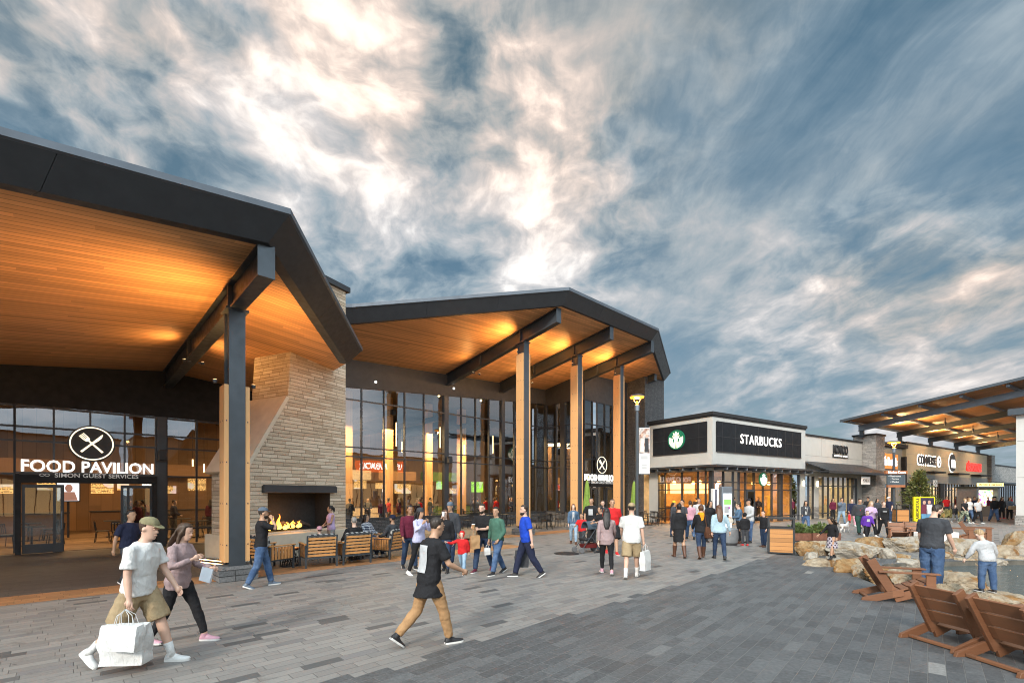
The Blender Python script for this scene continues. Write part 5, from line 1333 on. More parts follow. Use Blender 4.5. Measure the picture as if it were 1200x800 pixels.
def kiosk(p, rz, label):
    t = thing('info_kiosk', label, 'information kiosk', p, rz)
    mb = MB(); mb.box(-.24, .24, -.10, .10, .12, 2.28); mb.build('cabinet', coping, t, bevel=.02)
    mb = MB(); mb.box(-.30, .30, -.22, .22, 0, .12); mb.build('base', steel, t, bevel=.02)
    mb = MB(); mb.box(-.19, .19, -.112, -.103, .55, 2.0); o = mb.build('screen_glass', emat('kiosk screen', (.9, .95, 1), 1.3), t)
    mb = MB(); mb.box(-.17, .17, -.118, -.113, 1.55, 1.78); mb.build('green_block', emat('kiosk green', (.15, .8, .08), 1.1), o)
    for (x, z, w_, h, c) in ((-.05, 1.35, .11, .14, 'grey'), (.08, 1.42, .05, .05, 'purple'), (0, 1.05, .06, .12, 'black'), (.05, .85, .1, .05, 'grey'), (-.08, .9, .04, .1, 'black')):
        mb = MB(); mb.box(x - w_, x + w_, -.117, -.1125, z - h, z + h); mb.build('screen_mark', fab_tmp[c], o)
fab_tmp = {c: mat('printed ' + c, k, .6, var=.03) for c, k in (('grey', (.35, .35, .36)), ('purple', (.4, .1, .4)), ('black', (.03, .03, .03)))}
kiosk(at(850.5, 18.9), R(12), 'tall information kiosk with a lit portrait screen')
t = thing('slim_pillar', 'slim white and dark pillar beside the information kiosk with a glowing top', 'pillar', at(838.5, 19.6), .1)
mb = MB(); mb.box(-.16, -.06, -.08, .08, 0, 2.2); mb.box(.02, .10, -.08, .08, 0, 2.2); mb.build('white_fin', wht, t); mb = MB(); mb.box(-.058, .018, -.06, .06, 0, 2.17); mb.build('dark_fin', mat('navy panel', (.02, .02, .06), .4), t)
mb = MB(); mb.lathe([(.04, 2.2), (.05, 2.35), (.03, 2.42)], 10, Matrix.Translation((.06, 0, 0))); mb.build('lamp_glass', cool, t)
t = thing('grey_drum_bin', 'short rounded grey bin at the foot of the information kiosk', 'bin', at(854.5, 18.1), 0)
mb = MB(); mb.lathe([(.30, .10), (.34, .3), (.32, .62), (.26, .66)], 20); mb.build('bin_body', mat('brushed grey', (.22, .23, .24), .4, .4), t, smooth=True, autosmooth=40); mb = MB(); mb.lathe([(.29, 0), (.29, .10)], 20); mb.build('base', blk, t)
# framed poster
t = thing('framed_poster', 'yellow framed AEROPOSTALE poster stand with a photo of two people', 'poster', at(1082.5, 33.2), R(-8))
yel = mat('signal yellow', (.72, .62, .01), .5, var=.03)
mb = MB(); mb.box(-.66, .66, -.08, .08, .05, 1.78); mb.box(-.6, -.5, -.2, .2, 0, .048); mb.box(.5, .6, -.2, .2, 0, .048); mb.build('frame', yel, t)
text('AEROPOSTALE', 'letters', blk, t, face_matrix((-.46, -.085, .92), (0, 0, 1), (-1, 0, 0)), 1.5, .22, .01, .02)
mb = MB(); mb.box(-.26, .60, -.088, -.081, .14, 1.70); mb.build('photo', mat('dark photo ground', (.03, .025, .05), .5, var=.4, scale=3), t)
for x, c, hc, z in ((-.02, 'maroon', 'brown', 1.36), (.30, 'white', 'dark', 1.38)):
    mb = MB(); mb.ball((x, -.089, z), (.10, .006, .14), 12, 8); mb.build('printed_face', mat('printed skin', (.5, .3, .22), .6), t)
    mb = MB(); mb.slab([V((x - .20, -.0885, .55)), V((x + .20, -.0885, .55)), V((x + .18, -.0885, 1.22)), V((x - .18, -.0885, 1.22))], [V((x - .20, -.092, .55)), V((x + .20, -.092, .55)), V((x + .18, -.092, 1.22)), V((x - .18, -.092, 1.22))]); mb.build('printed_shirt', mat('printed ' + c, (.6, .6, .6) if c == 'white' else (.12, .02, .04), .6), t)
    mb = MB(); mb.slab([V((x - .17, -.0885, .15)), V((x + .17, -.0885, .15)), V((x + .19, -.0885, .545)), V((x - .19, -.0885, .545))], [V((x - .17, -.091, .15)), V((x + .17, -.091, .15)), V((x + .19, -.091, .545)), V((x - .19, -.091, .545))]); mb.build('printed_jeans', mat('printed denim', (.1, .25, .4), .6), t)
# lit snack stall
p = at(1157, 41)
t = thing('snack_stall', 'small flat roofed stall with lit menu panel and glowing sign strip', 'stall', p, R(5))
for x in (-1.15, .95):
    mb = MB(); mb.box(x, x + .2, -.1, 1.6, 0, 2.5); mb.build('side_wall', mat('stall grey', (.25, .25, .25), .7), t)
mb = MB(); mb.box(-1.3, 1.3, -.3, 1.7, 2.502, 2.62); mb.build('roof', steel, t)
mb = MB(); mb.box(-1.25, 1.25, -.26, -.2, 2.62, 2.92); mb.build('sign_strip', emat('stall sign glow', (1, .72, .25), 1.6), t)
text('PRETZELS & LEMONADE', 'letters', blk, t, face_matrix((0, -.265, 2.77), (1, 0, 0)), 2.2, .16, .01, .02)
m, sn, sb = newmat('stall menu panel'); tc = sn.node('ShaderNodeTexCoord').outputs['Object']
vo = sn.node('ShaderNodeTexVoronoi'); sn.put(vo.inputs['Vector'], tc); vo.inputs['Scale'].default_value = 4.5
cl = sn.mix(sn.m('GREATER_THAN', sn.noise(tc, 5, 2), .47), vo.outputs['Color'], (1, .82, .55)); sn.put(sb.inputs['Base Color'], cl); sn.put(sb.inputs['Emission Color'], cl); sb.inputs['Emission Strength'].default_value = 1.2
mb = MB(); mb.box(-.62, .9, .3, .4, .35, 2.3); mb.build('menu_panel', m, t)
mb = MB(); mb.box(-.95, .95, .0, .25, 0, .9); mb.build('counter', woodc, t)

# ------------------------------------------------------------------ tree and bed by the poster
def tree(p, h, label):
    t = thing('evergreen_tree', label, 'tree', p, 0)
    mb = MB(); mb.tube([(0, 0, 0), (.02, .01, h * .4), (-.01, 0, h * .95)], [.07, .05, .012], 8)
    limbs = []
    for k in range(46):
        z = h * (.22 + .74 * (k / 46) ** .9); a = k * 2.4; r = (h - z) * .36 * rnd.uniform(.7, 1.15) + .08
        e = V((r * cos(a), r * sin(a), z + r * .25)); mb.tube([(0, 0, z - .05), e * .5 + V((0, 0, z * .5 - .02)), e], [.018, .012, .004], 5); limbs.append((V((0, 0, z)), e))
    mb.build('trunk', mat('bark', (.08, .055, .04), .9, bump=.5), t)
    mb = MB()
    def fn():
        s, e = rnd.choice(limbs); f = rnd.uniform(.35, 1.08); p_ = s.lerp(e, f) + V((rnd.gauss(0, .08), rnd.gauss(0, .08), rnd.gauss(0, .09)))
        return p_, (e - s).normalized()
    leaves(mb, 3800, fn, .15, .5); mb.build('crown', leaf_mat('evergreen leaf', (.085, .10, .025)), t)
tree(at(1077, 35), 3.75, 'small cone shaped evergreen tree behind the yellow poster')
t = thing('planting_bed', 'low bed of dry grasses beneath the small evergreen tree', 'plants', at(1073, 35.5), 0)
mb = MB(); mb.box(-1.6, 3.0, -.6, .8, .0, .18); mb.build('bed_edge', greystone, t)
mb = MB()
def fn2(): return V((rnd.uniform(-1.5, 2.9), rnd.uniform(-.5, .7), .18)), V((0, 0, 1.5))
leaves(mb, 900, fn2, .55, 1.2); o = mb.build('grass', leaf_mat('dry grass', (.16, .14, .05)), t); o['kind'] = 'stuff'

# ------------------------------------------------------------------ timber pond chairs
chw = wood('stained cedar', (.165, .072, .036), 1, .6, .001, .5, .38, 0, 1.5)
chx = wood('stained cedar slats', (.18, .08, .04), 0, .6, .001, .5, .38, 2, 1.5)
def pond_chair(p, heading, label):
    t = thing('pond_chair', label, 'chair', p, R(heading - 90), 'low cedar lounge chairs round the pond')
    w_ = .285
    pr = lambda y0, z0, y1, z1, a, b_: None
    for s in (-1, 1):
        x = s * w_
        mb = MB(); mb.bar((x, -.13, .10), (x, -.50, .76), .045, .15, (0, 1, .55)); mb.build('back_post', chw, t, bevel=.004)
        mb = MB(); mb.bar((x, -.145, .06), (x, .44, .30), .043, .14, (0, -.4, 1)); mb.build('seat_rail', chw, t, bevel=.004)
        mb = MB(); xo = x + s * .046
        mb.slab([V((xo - .021, y, z)) for y, z in ((-.66, .0), (-.42, .0), (-.02, .13), (-.02, .26), (-.64, .055))], [V((xo + .021, y, z)) for y, z in ((-.66, .0), (-.42, .0), (-.02, .13), (-.02, .26), (-.64, .055))]); mb.build('rear_leg', chw, t, bevel=.003)
        mb = MB(); mb.box(xo - .021, xo + .021, .30, .44, 0, .535); mb.build('front_leg', chw, t, bevel=.004)
        mb = MB(); mb.box(xo - .06, xo + .055, -.40, .50, .537, .567); mb.build('armrest', chw, t, bevel=.005)
    for k in range(3):
        f0 = .22 + .262 * k; c = V((0, -.13 - .37 * f0 * 1.0, .10 + .66 * f0)); c2 = V((0, -.13 - .37 * (f0 + .232), .10 + .66 * (f0 + .232)))
        mb = MB(); n_ = V((0, .66, .37)).normalized() * .014
        q0, q1 = c + V((0, 0, 0)), c2
        ex = w_ - .024
        mb.slab([V((-ex, q0.y, q0.z)) - n_, V((ex, q0.y, q0.z)) - n_, V((ex, q1.y, q1.z)) - n_, V((-ex, q1.y, q1.z)) - n_], [V((-ex, q0.y, q0.z)) + n_, V((ex, q0.y, q0.z)) + n_, V((ex, q1.y, q1.z)) + n_, V((-ex, q1.y, q1.z)) + n_]); mb.build('back_slat', chx, t, bevel=.004)
    for k in range(5):
        y0 = -.13 + k * .118; z0 = .155 + (y0 + .145) * .41
        mb = MB(); n_ = V((0, -.38, .92)).normalized() * .022; a = V((0, y0, z0)); c = V((0, y0 + .103, z0 + .042)); ex = w_ - .024
        mb.slab([V((-ex, a.y, a.z)), V((ex, a.y, a.z)), V((ex, c.y, c.z)), V((-ex, c.y, c.z))], [V((-ex, a.y, a.z)) + n_, V((ex, a.y, a.z)) + n_, V((ex, c.y, c.z)) + n_, V((-ex, c.y, c.z)) + n_]); mb.build('seat_slat', chx, t, bevel=.004)
    mb = MB(); mb.box(-w_ - .02, w_ + .02, -.545, -.485, .01, .05); mb.build('stretcher', chx, t, bevel=.004)
    return t
def pc(px0, py0, px1, py1, hd, label):
    a, c = at(px0, depth_of(py0)), at(px1, depth_of(py1)); m_ = (a + c) / 2; h = R(hd); return pond_chair(m_ + V((cos(h), sin(h), 0)) * .62, hd, label)
pc(1002, 695, 1011, 702, -24, 'low cedar chair farther back beside the rocks, seen from its side')
pc(1065, 748, 1108, 763, 9, 'low cedar chair in the foreground, the left one of the near pair')
pc(1133, 772, 1183, 790, 5, 'low cedar chair in the foreground at the right edge')
for k, (px, d, hd, lb) in enumerate(((1053, 19.6, 238, 'low cedar chair across the pond, left one of the left pair'), (1071, 19.9, 238, 'low cedar chair across the pond, right one of the left pair'), (1123, 19.4, 318, 'low cedar chair across the pond, left one of the right pair'), (1144, 19.9, 318, 'low cedar chair across the pond, right one of the right pair'))):
    pond_chair(at(px, d), hd, lb)
t = thing('white_bench', 'low white block bench between the cedar chairs across the pond', 'bench', at(1097, 18.6), R(4))
mb = MB(); mb.box(-.72, .72, -.25, .25, .05, .46); mb.build('seat_block', wht, t, bevel=.012); mb = MB(); mb.box(-.66, .66, -.2, .2, 0, .048); mb.build('plinth', blk, t)

# ------------------------------------------------------------------ rocks
def rock_mat(name, c1, c2, c3):
    m, nt, b = newmat(name); tc = nt.node('ShaderNodeTexCoord').outputs['Object']
    n1 = nt.noise(tc, 2.2, 6, .65, .8); n2 = nt.noise(tc, 7, 7, .7)
    c = nt.mix(nt.mapr(n1, .40, .58), c1, c2); c = nt.mix(nt.mapr(nt.noise(nt.vm('ADD', tc, (5, 5, 5)), 1.7, 5, .7, 1), .50, .60), c, c3)
    c = nt.mix(nt.mapr(n2, .25, .7), nt.mix(.5, c, (.05, .03, .02)), c)
    nt.put(b.inputs['Base Color'], c); b.inputs['Roughness'].default_value = .85; b.inputs['Specular IOR Level'].default_value = .25
    nt.put(b.inputs['Normal'], nt.bump(nt.m('ADD', n2, nt.m('MULTIPLY', nt.noise(tc, 30, 5, .7), .4)), .9, .05)); return m
rm = [rock_mat('tan rock', (.36, .28, .185), (.43, .37, .28), (.29, .15, .05)), rock_mat('pale rock', (.38, .345, .285), (.44, .405, .34), (.31, .22, .12)), rock_mat('rust rock', (.35, .235, .115), (.29, .145, .048), (.40, .33, .23))]
def rock(px, d, w_, dp, h, z=0.0, rz=0.0, mi=0, label='', flat=False, seed=0):
    b = bmesh.new(); bmesh.ops.create_icosphere(b, subdivisions=5, radius=1)
    sd = V((seed * 7.3, seed * 3.1, seed * 1.9)); r2 = random.Random(seed)
    cuts = [(V((r2.gauss(0, 1), r2.gauss(0, 1), r2.gauss(0, .6))).normalized(), r2.uniform(.55, .8)) for _ in range(13)] + [(V((r2.uniform(-.15, .15), r2.uniform(-.15, .15), 1)).normalized(), r2.uniform(.50, .64) if flat else r2.uniform(.6, .85))]
    for v in b.verts:
        q = v.co.copy()
        q *= 1 + .10 * noise.noise(q * 1.4 + sd)
        for n_, o_ in cuts:
            e = q.dot(n_) - o_
            if e > 0: q -= n_ * e * .93
        f = noise.fractal(q * 3.2 + sd, .9, 2.1, 6) * .075 + abs(noise.noise(q * 5 + sd)) * .06 - .05 * max(0, .12 - abs(noise.noise(q * 2.3 + sd * 2))) / .12
        q *= 1 + f
        v.co = q
    zs = [v.co.z for v in b.verts]; xs = [v.co.x for v in b.verts]; ys = [v.co.y for v in b.verts]
    for v in b.verts:
        v.co = V(((v.co.x - (max(xs) + min(xs)) / 2) / (max(xs) - min(xs)) * w_, (v.co.y - (max(ys) + min(ys)) / 2) / (max(ys) - min(ys)) * dp, (v.co.z - max(zs)) / (max(zs) - min(zs)) * (h + .22) + h))
    me = bpy.data.meshes.new('rock'); b.to_mesh(me); b.free(); me.materials.append(rm[mi])
    for p_ in me.polygons: p_.use_smooth = True
    me.set_sharp_from_angle(angle=R(28))
    o = bpy.data.objects.new('rock', me); COL.objects.link(o); o.location = at(px, d, z); o.rotation_euler = (0, 0, rz)
    tag(o, label, 'rock', 'boulders round the pond')
ROCKS = [ # px, depth, width, depth size, height, z, rz, mat, label, flat
    (944, 15.0, .72, .6, .50, 0, .3, 2, 'rusty brown boulder nearest the timber bin', False),
    (951, 14.0, .50, .4, .26, 0, .5, 1, 'pale slanted slab below the rusty boulder by the bin', False),
    (960, 15.2, .8, .6, .46, 0, -.2, 0, 'tan boulder left of the girl on the rocks', False),
    (961, 12.9, .95, .5, .20, 0, -.25, 0, 'low flat tan rock at the feet of the girl, edge of the paving', True),
    (979, 12.95, .80, .55, .24, 0, .1, 1, 'flat stone the girl in the checked skirt stands on', True),
    (1000, 14.6, 1.5, .8, .50, 0, -.25, 1, 'long pale grey boulder right of the girl', False),
    (1016, 16.4, 1.25, .7, .50, 0, 0, 2, 'rusty topped boulder behind the long pale boulder', False),
    (1060, 16.2, 1.5, .8, .52, 0, .1, 1, 'broad pale boulder in front of the left cedar pair', False),
    (994, 11.9, .85, .55, .36, 0, .15, 2, 'square rust and cream block on the paving edge left of the cedar chair', True),
    (1040, 14.5, .6, .5, .36, -.05, .4, 1, 'pale upright stone between the long and the broad boulders', False),
    (1052, 14.6, .7, .5, .16, -.05, 0, 2, 'low dark reddish stone at the water edge', True),
    (1015, 11.2, .6, .5, .30, 0, .2, 0, 'tan stone just behind the back of the cedar chair', True),
    (1040, 10.7, 1.0, .6, .34, 0, -.2, 2, 'golden brown boulder behind the seat of the cedar chair', True),
    (1064, 10.4, .9, .55, .34, 0, .3, 0, 'tan boulder left of the bearded man', True),
    (1064, 13.6, .9, .5, .22, -.1, .3, 1, 'pale low stone at the far water edge behind the bearded man', True),
    (1102, 10.1, .55, .5, .42, -.05, .5, 2, 'small golden rock right behind the bearded man', False),
    (1124, 9.6, .95, .7, .42, -.05, .1, 0, 'tan rounded boulder between the bearded man and the toddler', False),
    (1112, 8.9, .6, .5, .30, 0, .3, 0, 'small tan rock at the foot of the rounded boulder', True),
    (1162, 7.8, 1.05, .8, .37, 0, -.1, 0, 'flat topped tan rock under the toddler', True),
    (1100, 14.6, 1.2, .7, .34, -.1, .1, 0, 'tan boulder at the far water edge below the white bench', False),
    (1126, 15.0, 1.2, .7, .66, -.1, -.1, 1, 'pale peaked boulder in front of the right cedar pair', False),
    (1150, 14.6, 1.0, .6, .40, -.1, .2, 0, 'tan boulder behind the head of the toddler', False),
    (1176, 14.8, 1.0, .7, .48, -.1, .1, 0, 'tan blocky boulder right of the toddler at the far water edge', False),
    (1190, 15.8, .95, .7, .86, -.1, .4, 2, 'tall golden boulder at the right edge of the picture', False),
    (1206, 15.2, 1.0, .7, .62, -.1, 0, 1, 'pale boulder cut by the right edge of the picture', False),
    (1090, 13.9, .8, .5, .16, -.1, .2, 2, 'low brown stone at the far water line', True),
    (1130, 14.1, .9, .5, .20, -.12, -.2, 0, 'low tan stone at the far water line behind the toddler', True),
    (1165, 14.0, .9, .5, .18, -.12, .2, 1, 'low pale stone at the far water line right of the toddler', True),
    (1195, 14.3, 1.0, .5, .22, -.12, .1, 0, 'low tan stone at the far water line by the right edge', True)]
for i, r_ in enumerate(ROCKS): rock(*r_[:9], flat=r_[9], seed=i + 3)

# ------------------------------------------------------------------ stroller, dog
def stroller(p, rz):
    t = thing('baby_stroller', 'dark baby stroller with grey hood and small double wheels', 'stroller', p, rz)
    fr = MB()
    for s in (-1, 1):
        x = s * .22
        fr.tube([(x, .48, 1.03), (x, .30, .92), (x, -.36, .10)], .014, 6); fr.tube([(x, .40, .10), (x, .02, .56)], .014, 6); fr.tube([(x, .06, .52), (x, -.22, .46)], .012, 6)
    fr.tube([(-.22, .48, 1.03), (.22, .48, 1.03)], .018, 6); fr.tube([(-.22, .38, .12), (.22, .38, .12)], .01, 6); fr.build('frame', steel, t)
    for x in (-.22, .22):
        for y in (-.37, .40):
            w_ = MB()
            for dx in (-.03, .03): w_.lathe([(.03, -.012), (.085, -.014), (.095, 0), (.085, .014), (.03, .012)], 18, Matrix.Translation((x + dx, y, .095)) @ Matrix.Rotation(pi / 2, 4, 'Y'))
            w_.build('wheel', mat('grey tyre', (.12, .12, .125), .7), t)
    mb = MB(); mb.slab([V((-.20, -.22, .40)), V((.20, -.22, .40)), V((.20, .10, .36)), V((-.20, .10, .36))], [V((-.20, -.24, .48)), V((.20, -.24, .48)), V((.20, .10, .46)), V((-.20, .10, .46))]); mb.slab([V((-.20, .10, .37)), V((.20, .10, .37)), V((.20, .17, .40)), V((-.20, .17, .40))], [V((-.20, .20, .86)), V((.20, .20, .86)), V((.20, .28, .88)), V((-.20, .28, .88))]); mb.build('seat', fabric('black stroller cloth', (.02, .02, .022)), t, bevel=.02)
    mb = MB(); mb.rings([[V((.23 * cos(a) * c, .16 + y0, .80 + .26 * sin(a))) for a in [pi * i / 12 for i in range(13)]] + [V((.21 * cos(a) * c, .16 + y0, .80 + .23 * sin(a))) for a in [pi * i / 12 for i in reversed(range(13))]] for c, y0 in ((.96, .12), (1, 0), (1, -.14), (.96, -.26))]); mb.build('hood', fabric('slate stroller hood', (.06, .085, .11)), t, smooth=True, autosmooth=40)
    mb = MB(); mb.slab([V((-.19, -.16, .16)), V((.19, -.16, .16)), V((.19, .30, .16)), V((-.19, .30, .16))], [V((-.20, -.20, .27)), V((.20, -.20, .27)), V((.20, .34, .30)), V((-.20, .34, .30))]); mb.build('basket', fabric('red stroller basket', (.12, .015, .015)), t)
stroller(at(688, 15.9), R(205 - 90 + 180))
t = thing('stroller_shadow', 'dark flat oval painted as a shadow on the pale paving before the stroller', 'painted shadow', at(664, 15.5), 0)  # flat dark disc stands in for the shadow beside the stroller
mb = MB(); mb.lathe([(.42, 0), (.42, .012), (.36, .016)], 28); mb.build('disc', mat('stroller shadow black', (.02, .02, .021), .6, .3), t); mb = MB(); mb.lathe([(.02, .0165), (.34, .0165), (.34, .02), (.02, .02)], 28); mb.build('shadow_core', mat('stroller shadow black'), t)
def dog(p, rz):
    t = thing('dog', 'small white dog with a brown head walking beside its owner', 'dog', p, rz)
    mb = MB()
    mb.rings([[V((w_ * cos(a), y, z + hh * sin(a))) for a in [2 * pi * i / 12 for i in range(12)]] for y, w_, hh, z in ((-.27, .05, .06, .36), (-.20, .085, .095, .35), (-.05, .085, .085, .35), (.10, .095, .115, .335), (.20, .085, .11, .345), (.27, .055, .07, .38))])
    mb.tube([(0, .20, .38), (0, .28, .46), (0, .33, .53)], [.075, .06, .052], 10)
    mb.ball((0, .36, .55), (.062, .075, .062), 10, 8); mb.tube([(0, .40, .54), (0, .49, .52)], [.042, .028], 8)
    for s in (-1, 1):
        a = .07 * s
        mb.tube([(s * .06, .19, .33), (s * .06, .20 + a, .19), (s * .06, .19 + a, .09), (s * .06, .20 + a * 1.6, .015), (s * .06, .24 + a * 1.6, .012)], [.045, .03, .022, .02, .018], 8)
        mb.tube([(s * .06, -.20, .35), (s * .065, -.14 - a, .22), (s * .065, -.25 - a, .13), (s * .065, -.23 - a * 1.4, .015), (s * .065, -.19 - a * 1.4, .012)], [.06, .042, .024, .019, .017], 8)
    mb.tube([(0, -.26, .40), (0, -.34, .46), (0, -.36, .56)], [.022, .018, .008], 7)
    o = mb.build('body', mat('white dog coat', (.6, .58, .54), .85, var=.1, scale=30, bump=.5), t, smooth=True)
    PEND_DOG.append(o)
    mb = MB(); mb.rings([[V((.066 * cos(a) * k, y, .553 + .066 * sin(a) * k)) for a in [2 * pi * i / 12 for i in range(12)]] for y, k in ((.30, .9), (.34, 1.02), (.38, 1.03), (.41, .92))])
    for s in (-1, 1): mb.slab([V((s * .04, .33, .60)), V((s * .075, .36, .58)), V((s * .10, .34, .51)), V((s * .075, .32, .52))], [V((s * .04, .345, .605)), V((s * .08, .375, .585)), V((s * .108, .35, .512)), V((s * .08, .335, .525))])
    mb.build('brown_patch', mat('brown dog coat', (.16, .07, .03), .85, bump=.4), t, smooth=True)
    mb = MB(); mb.ball((0, .497, .525), .014, 8, 6); mb.build('nose', blk, t)
PEND_DOG = []
dog(at(989, 24.0), R(-70))
# ------------------------------------------------------------------ people
SKINS = {}
def skin(tone):
    c = {'light': (.52, .33, .245), 'fair': (.60, .41, .32), 'tan': (.40, .235, .15), 'brown': (.27, .15, .09)}[tone]
    return mat('skin ' + tone, c, .5, var=.08, scale=9, bump=.05, spec=.4)
def hairm(tone):
    c = {'black': (.012, .010, .010), 'brown': (.05, .028, .016), 'dark': (.025, .017, .012), 'blond': (.34, .23, .12), 'grey': (.25, .23, .21), 'auburn': (.09, .04, .02)}[tone]
    k = 'hair ' + tone
    if k in MATS: return MATS[k]
    m, nt, b = newmat(k); tc = nt.node('ShaderNodeTexCoord').outputs['Object']
    s = nt.noise(nt.vm('MULTIPLY', tc, (1, 1, .12)), 70, 4, .6)
    nt.put(b.inputs['Base Color'], nt.mix(nt.mapr(s, .3, .7), scl(c, .55), scl(c, 1.5)))
    b.inputs['Roughness'].default_value = .45; b.inputs['Specular IOR Level'].default_value = .4
    nt.put(b.inputs['Normal'], nt.bump(s, .7, .01)); MATS[k] = m
    return m
eye_w = mat('eye white', (.7, .68, .65), .3, var=.02); eye_d = mat('eye dark', (.02, .014, .01), .2, var=.02); lip = mat('lips', (.36, .14, .11), .5, var=.05)
rubber = mat('white rubber sole', (.62, .61, .58), .6, var=.05)
FABC = {'white': (.60, .60, .585), 'black': (.014, .014, .016), 'charcoal': (.045, .048, .055), 'grey': (.22, .22, .22), 'lightgrey': (.42, .43, .44), 'navy': (.016, .02, .045),
        'royal': (.012, .055, .42), 'red': (.52, .018, .02), 'mauve': (.30, .22, .22), 'lilac': (.46, .34, .52), 'lavender': (.42, .42, .58), 'purple': (.10, .03, .30), 'maroon': (.10, .012, .03),
        'green': (.055, .13, .095), 'dkgreen': (.02, .055, .045), 'khaki': (.32, .24, .14), 'tan': (.36, .21, .10), 'olive': (.20, .18, .10), 'lightblue': (.33, .45, .52), 'denimj': (.07, .12, .19),
        'pink': (.50, .27, .33), 'orange': (.65, .26, .01), 'bluegrey': (.10, .13, .17), 'brownleather': (.085, .035, .018), 'cream': (.55, .5, .42), 'rust': (.32, .12, .07), 'yellow': (.6, .4, .03)}
def fab(n):
    if n == 'jeans': return fabric('blue jeans', (.045, .085, .17), .2, ('fade', (.10, .16, .27), 5))
    if n == 'darkjeans': return fabric('dark jeans', (.02, .036, .075), .2, ('fade', (.035, .06, .11), 5))
    if n == 'lightjeans': return fabric('pale jeans', (.22, .33, .44), .2, ('fade', (.34, .44, .52), 5))
    if n == 'plaid': return fabric('plaid flannel', (.45, .47, .5), .1, ('plaid', (.02, .03, .06), 13))
    if n == 'checkskirt': return fabric('checked cloth', (.42, .38, .42), .1, ('check', (.04, .03, .05), 9))
    if n == 'camo': return fabric('mottled cloth', (.30, .33, .24), .1, ('camo', (.05, .07, .05), 9))
    return fabric(n + ' cloth', FABC[n])
PEND = []        # (object, voxel, kind, extra-MB, seed)
PEOPLE = []
POSES = {
    'walk': dict(legL=(19, 5), legR=(-13, 17), armL=(-20, 9, 12, .05), armR=(22, 9, 22, .1), lean=4),
    'walk2': dict(legR=(19, 5), legL=(-13, 17), armR=(-20, 9, 12, .05), armL=(22, 9, 22, .1), lean=4),
    'step': dict(legL=(14, 4), legR=(-12, 10), armL=(-10, 9, 10, .05), armR=(10, 9, 14, .1), lean=2),
    'stand': dict(legL=(4, 3), legR=(-3, 2), armL=(3, 9, 14, .1), armR=(-2, 10, 12, .1), lean=1),
    'clasp': dict(legL=(3, 3), legR=(-2, 2), armL=(18, 10, 42, .75), armR=(18, 10, 42, .75), lean=1),
    'sit': dict(legL=(86, 82), legR=(84, 88), armL=(25, 14, 50, .3), armR=(22, 14, 55, .3), lean=-8),
}
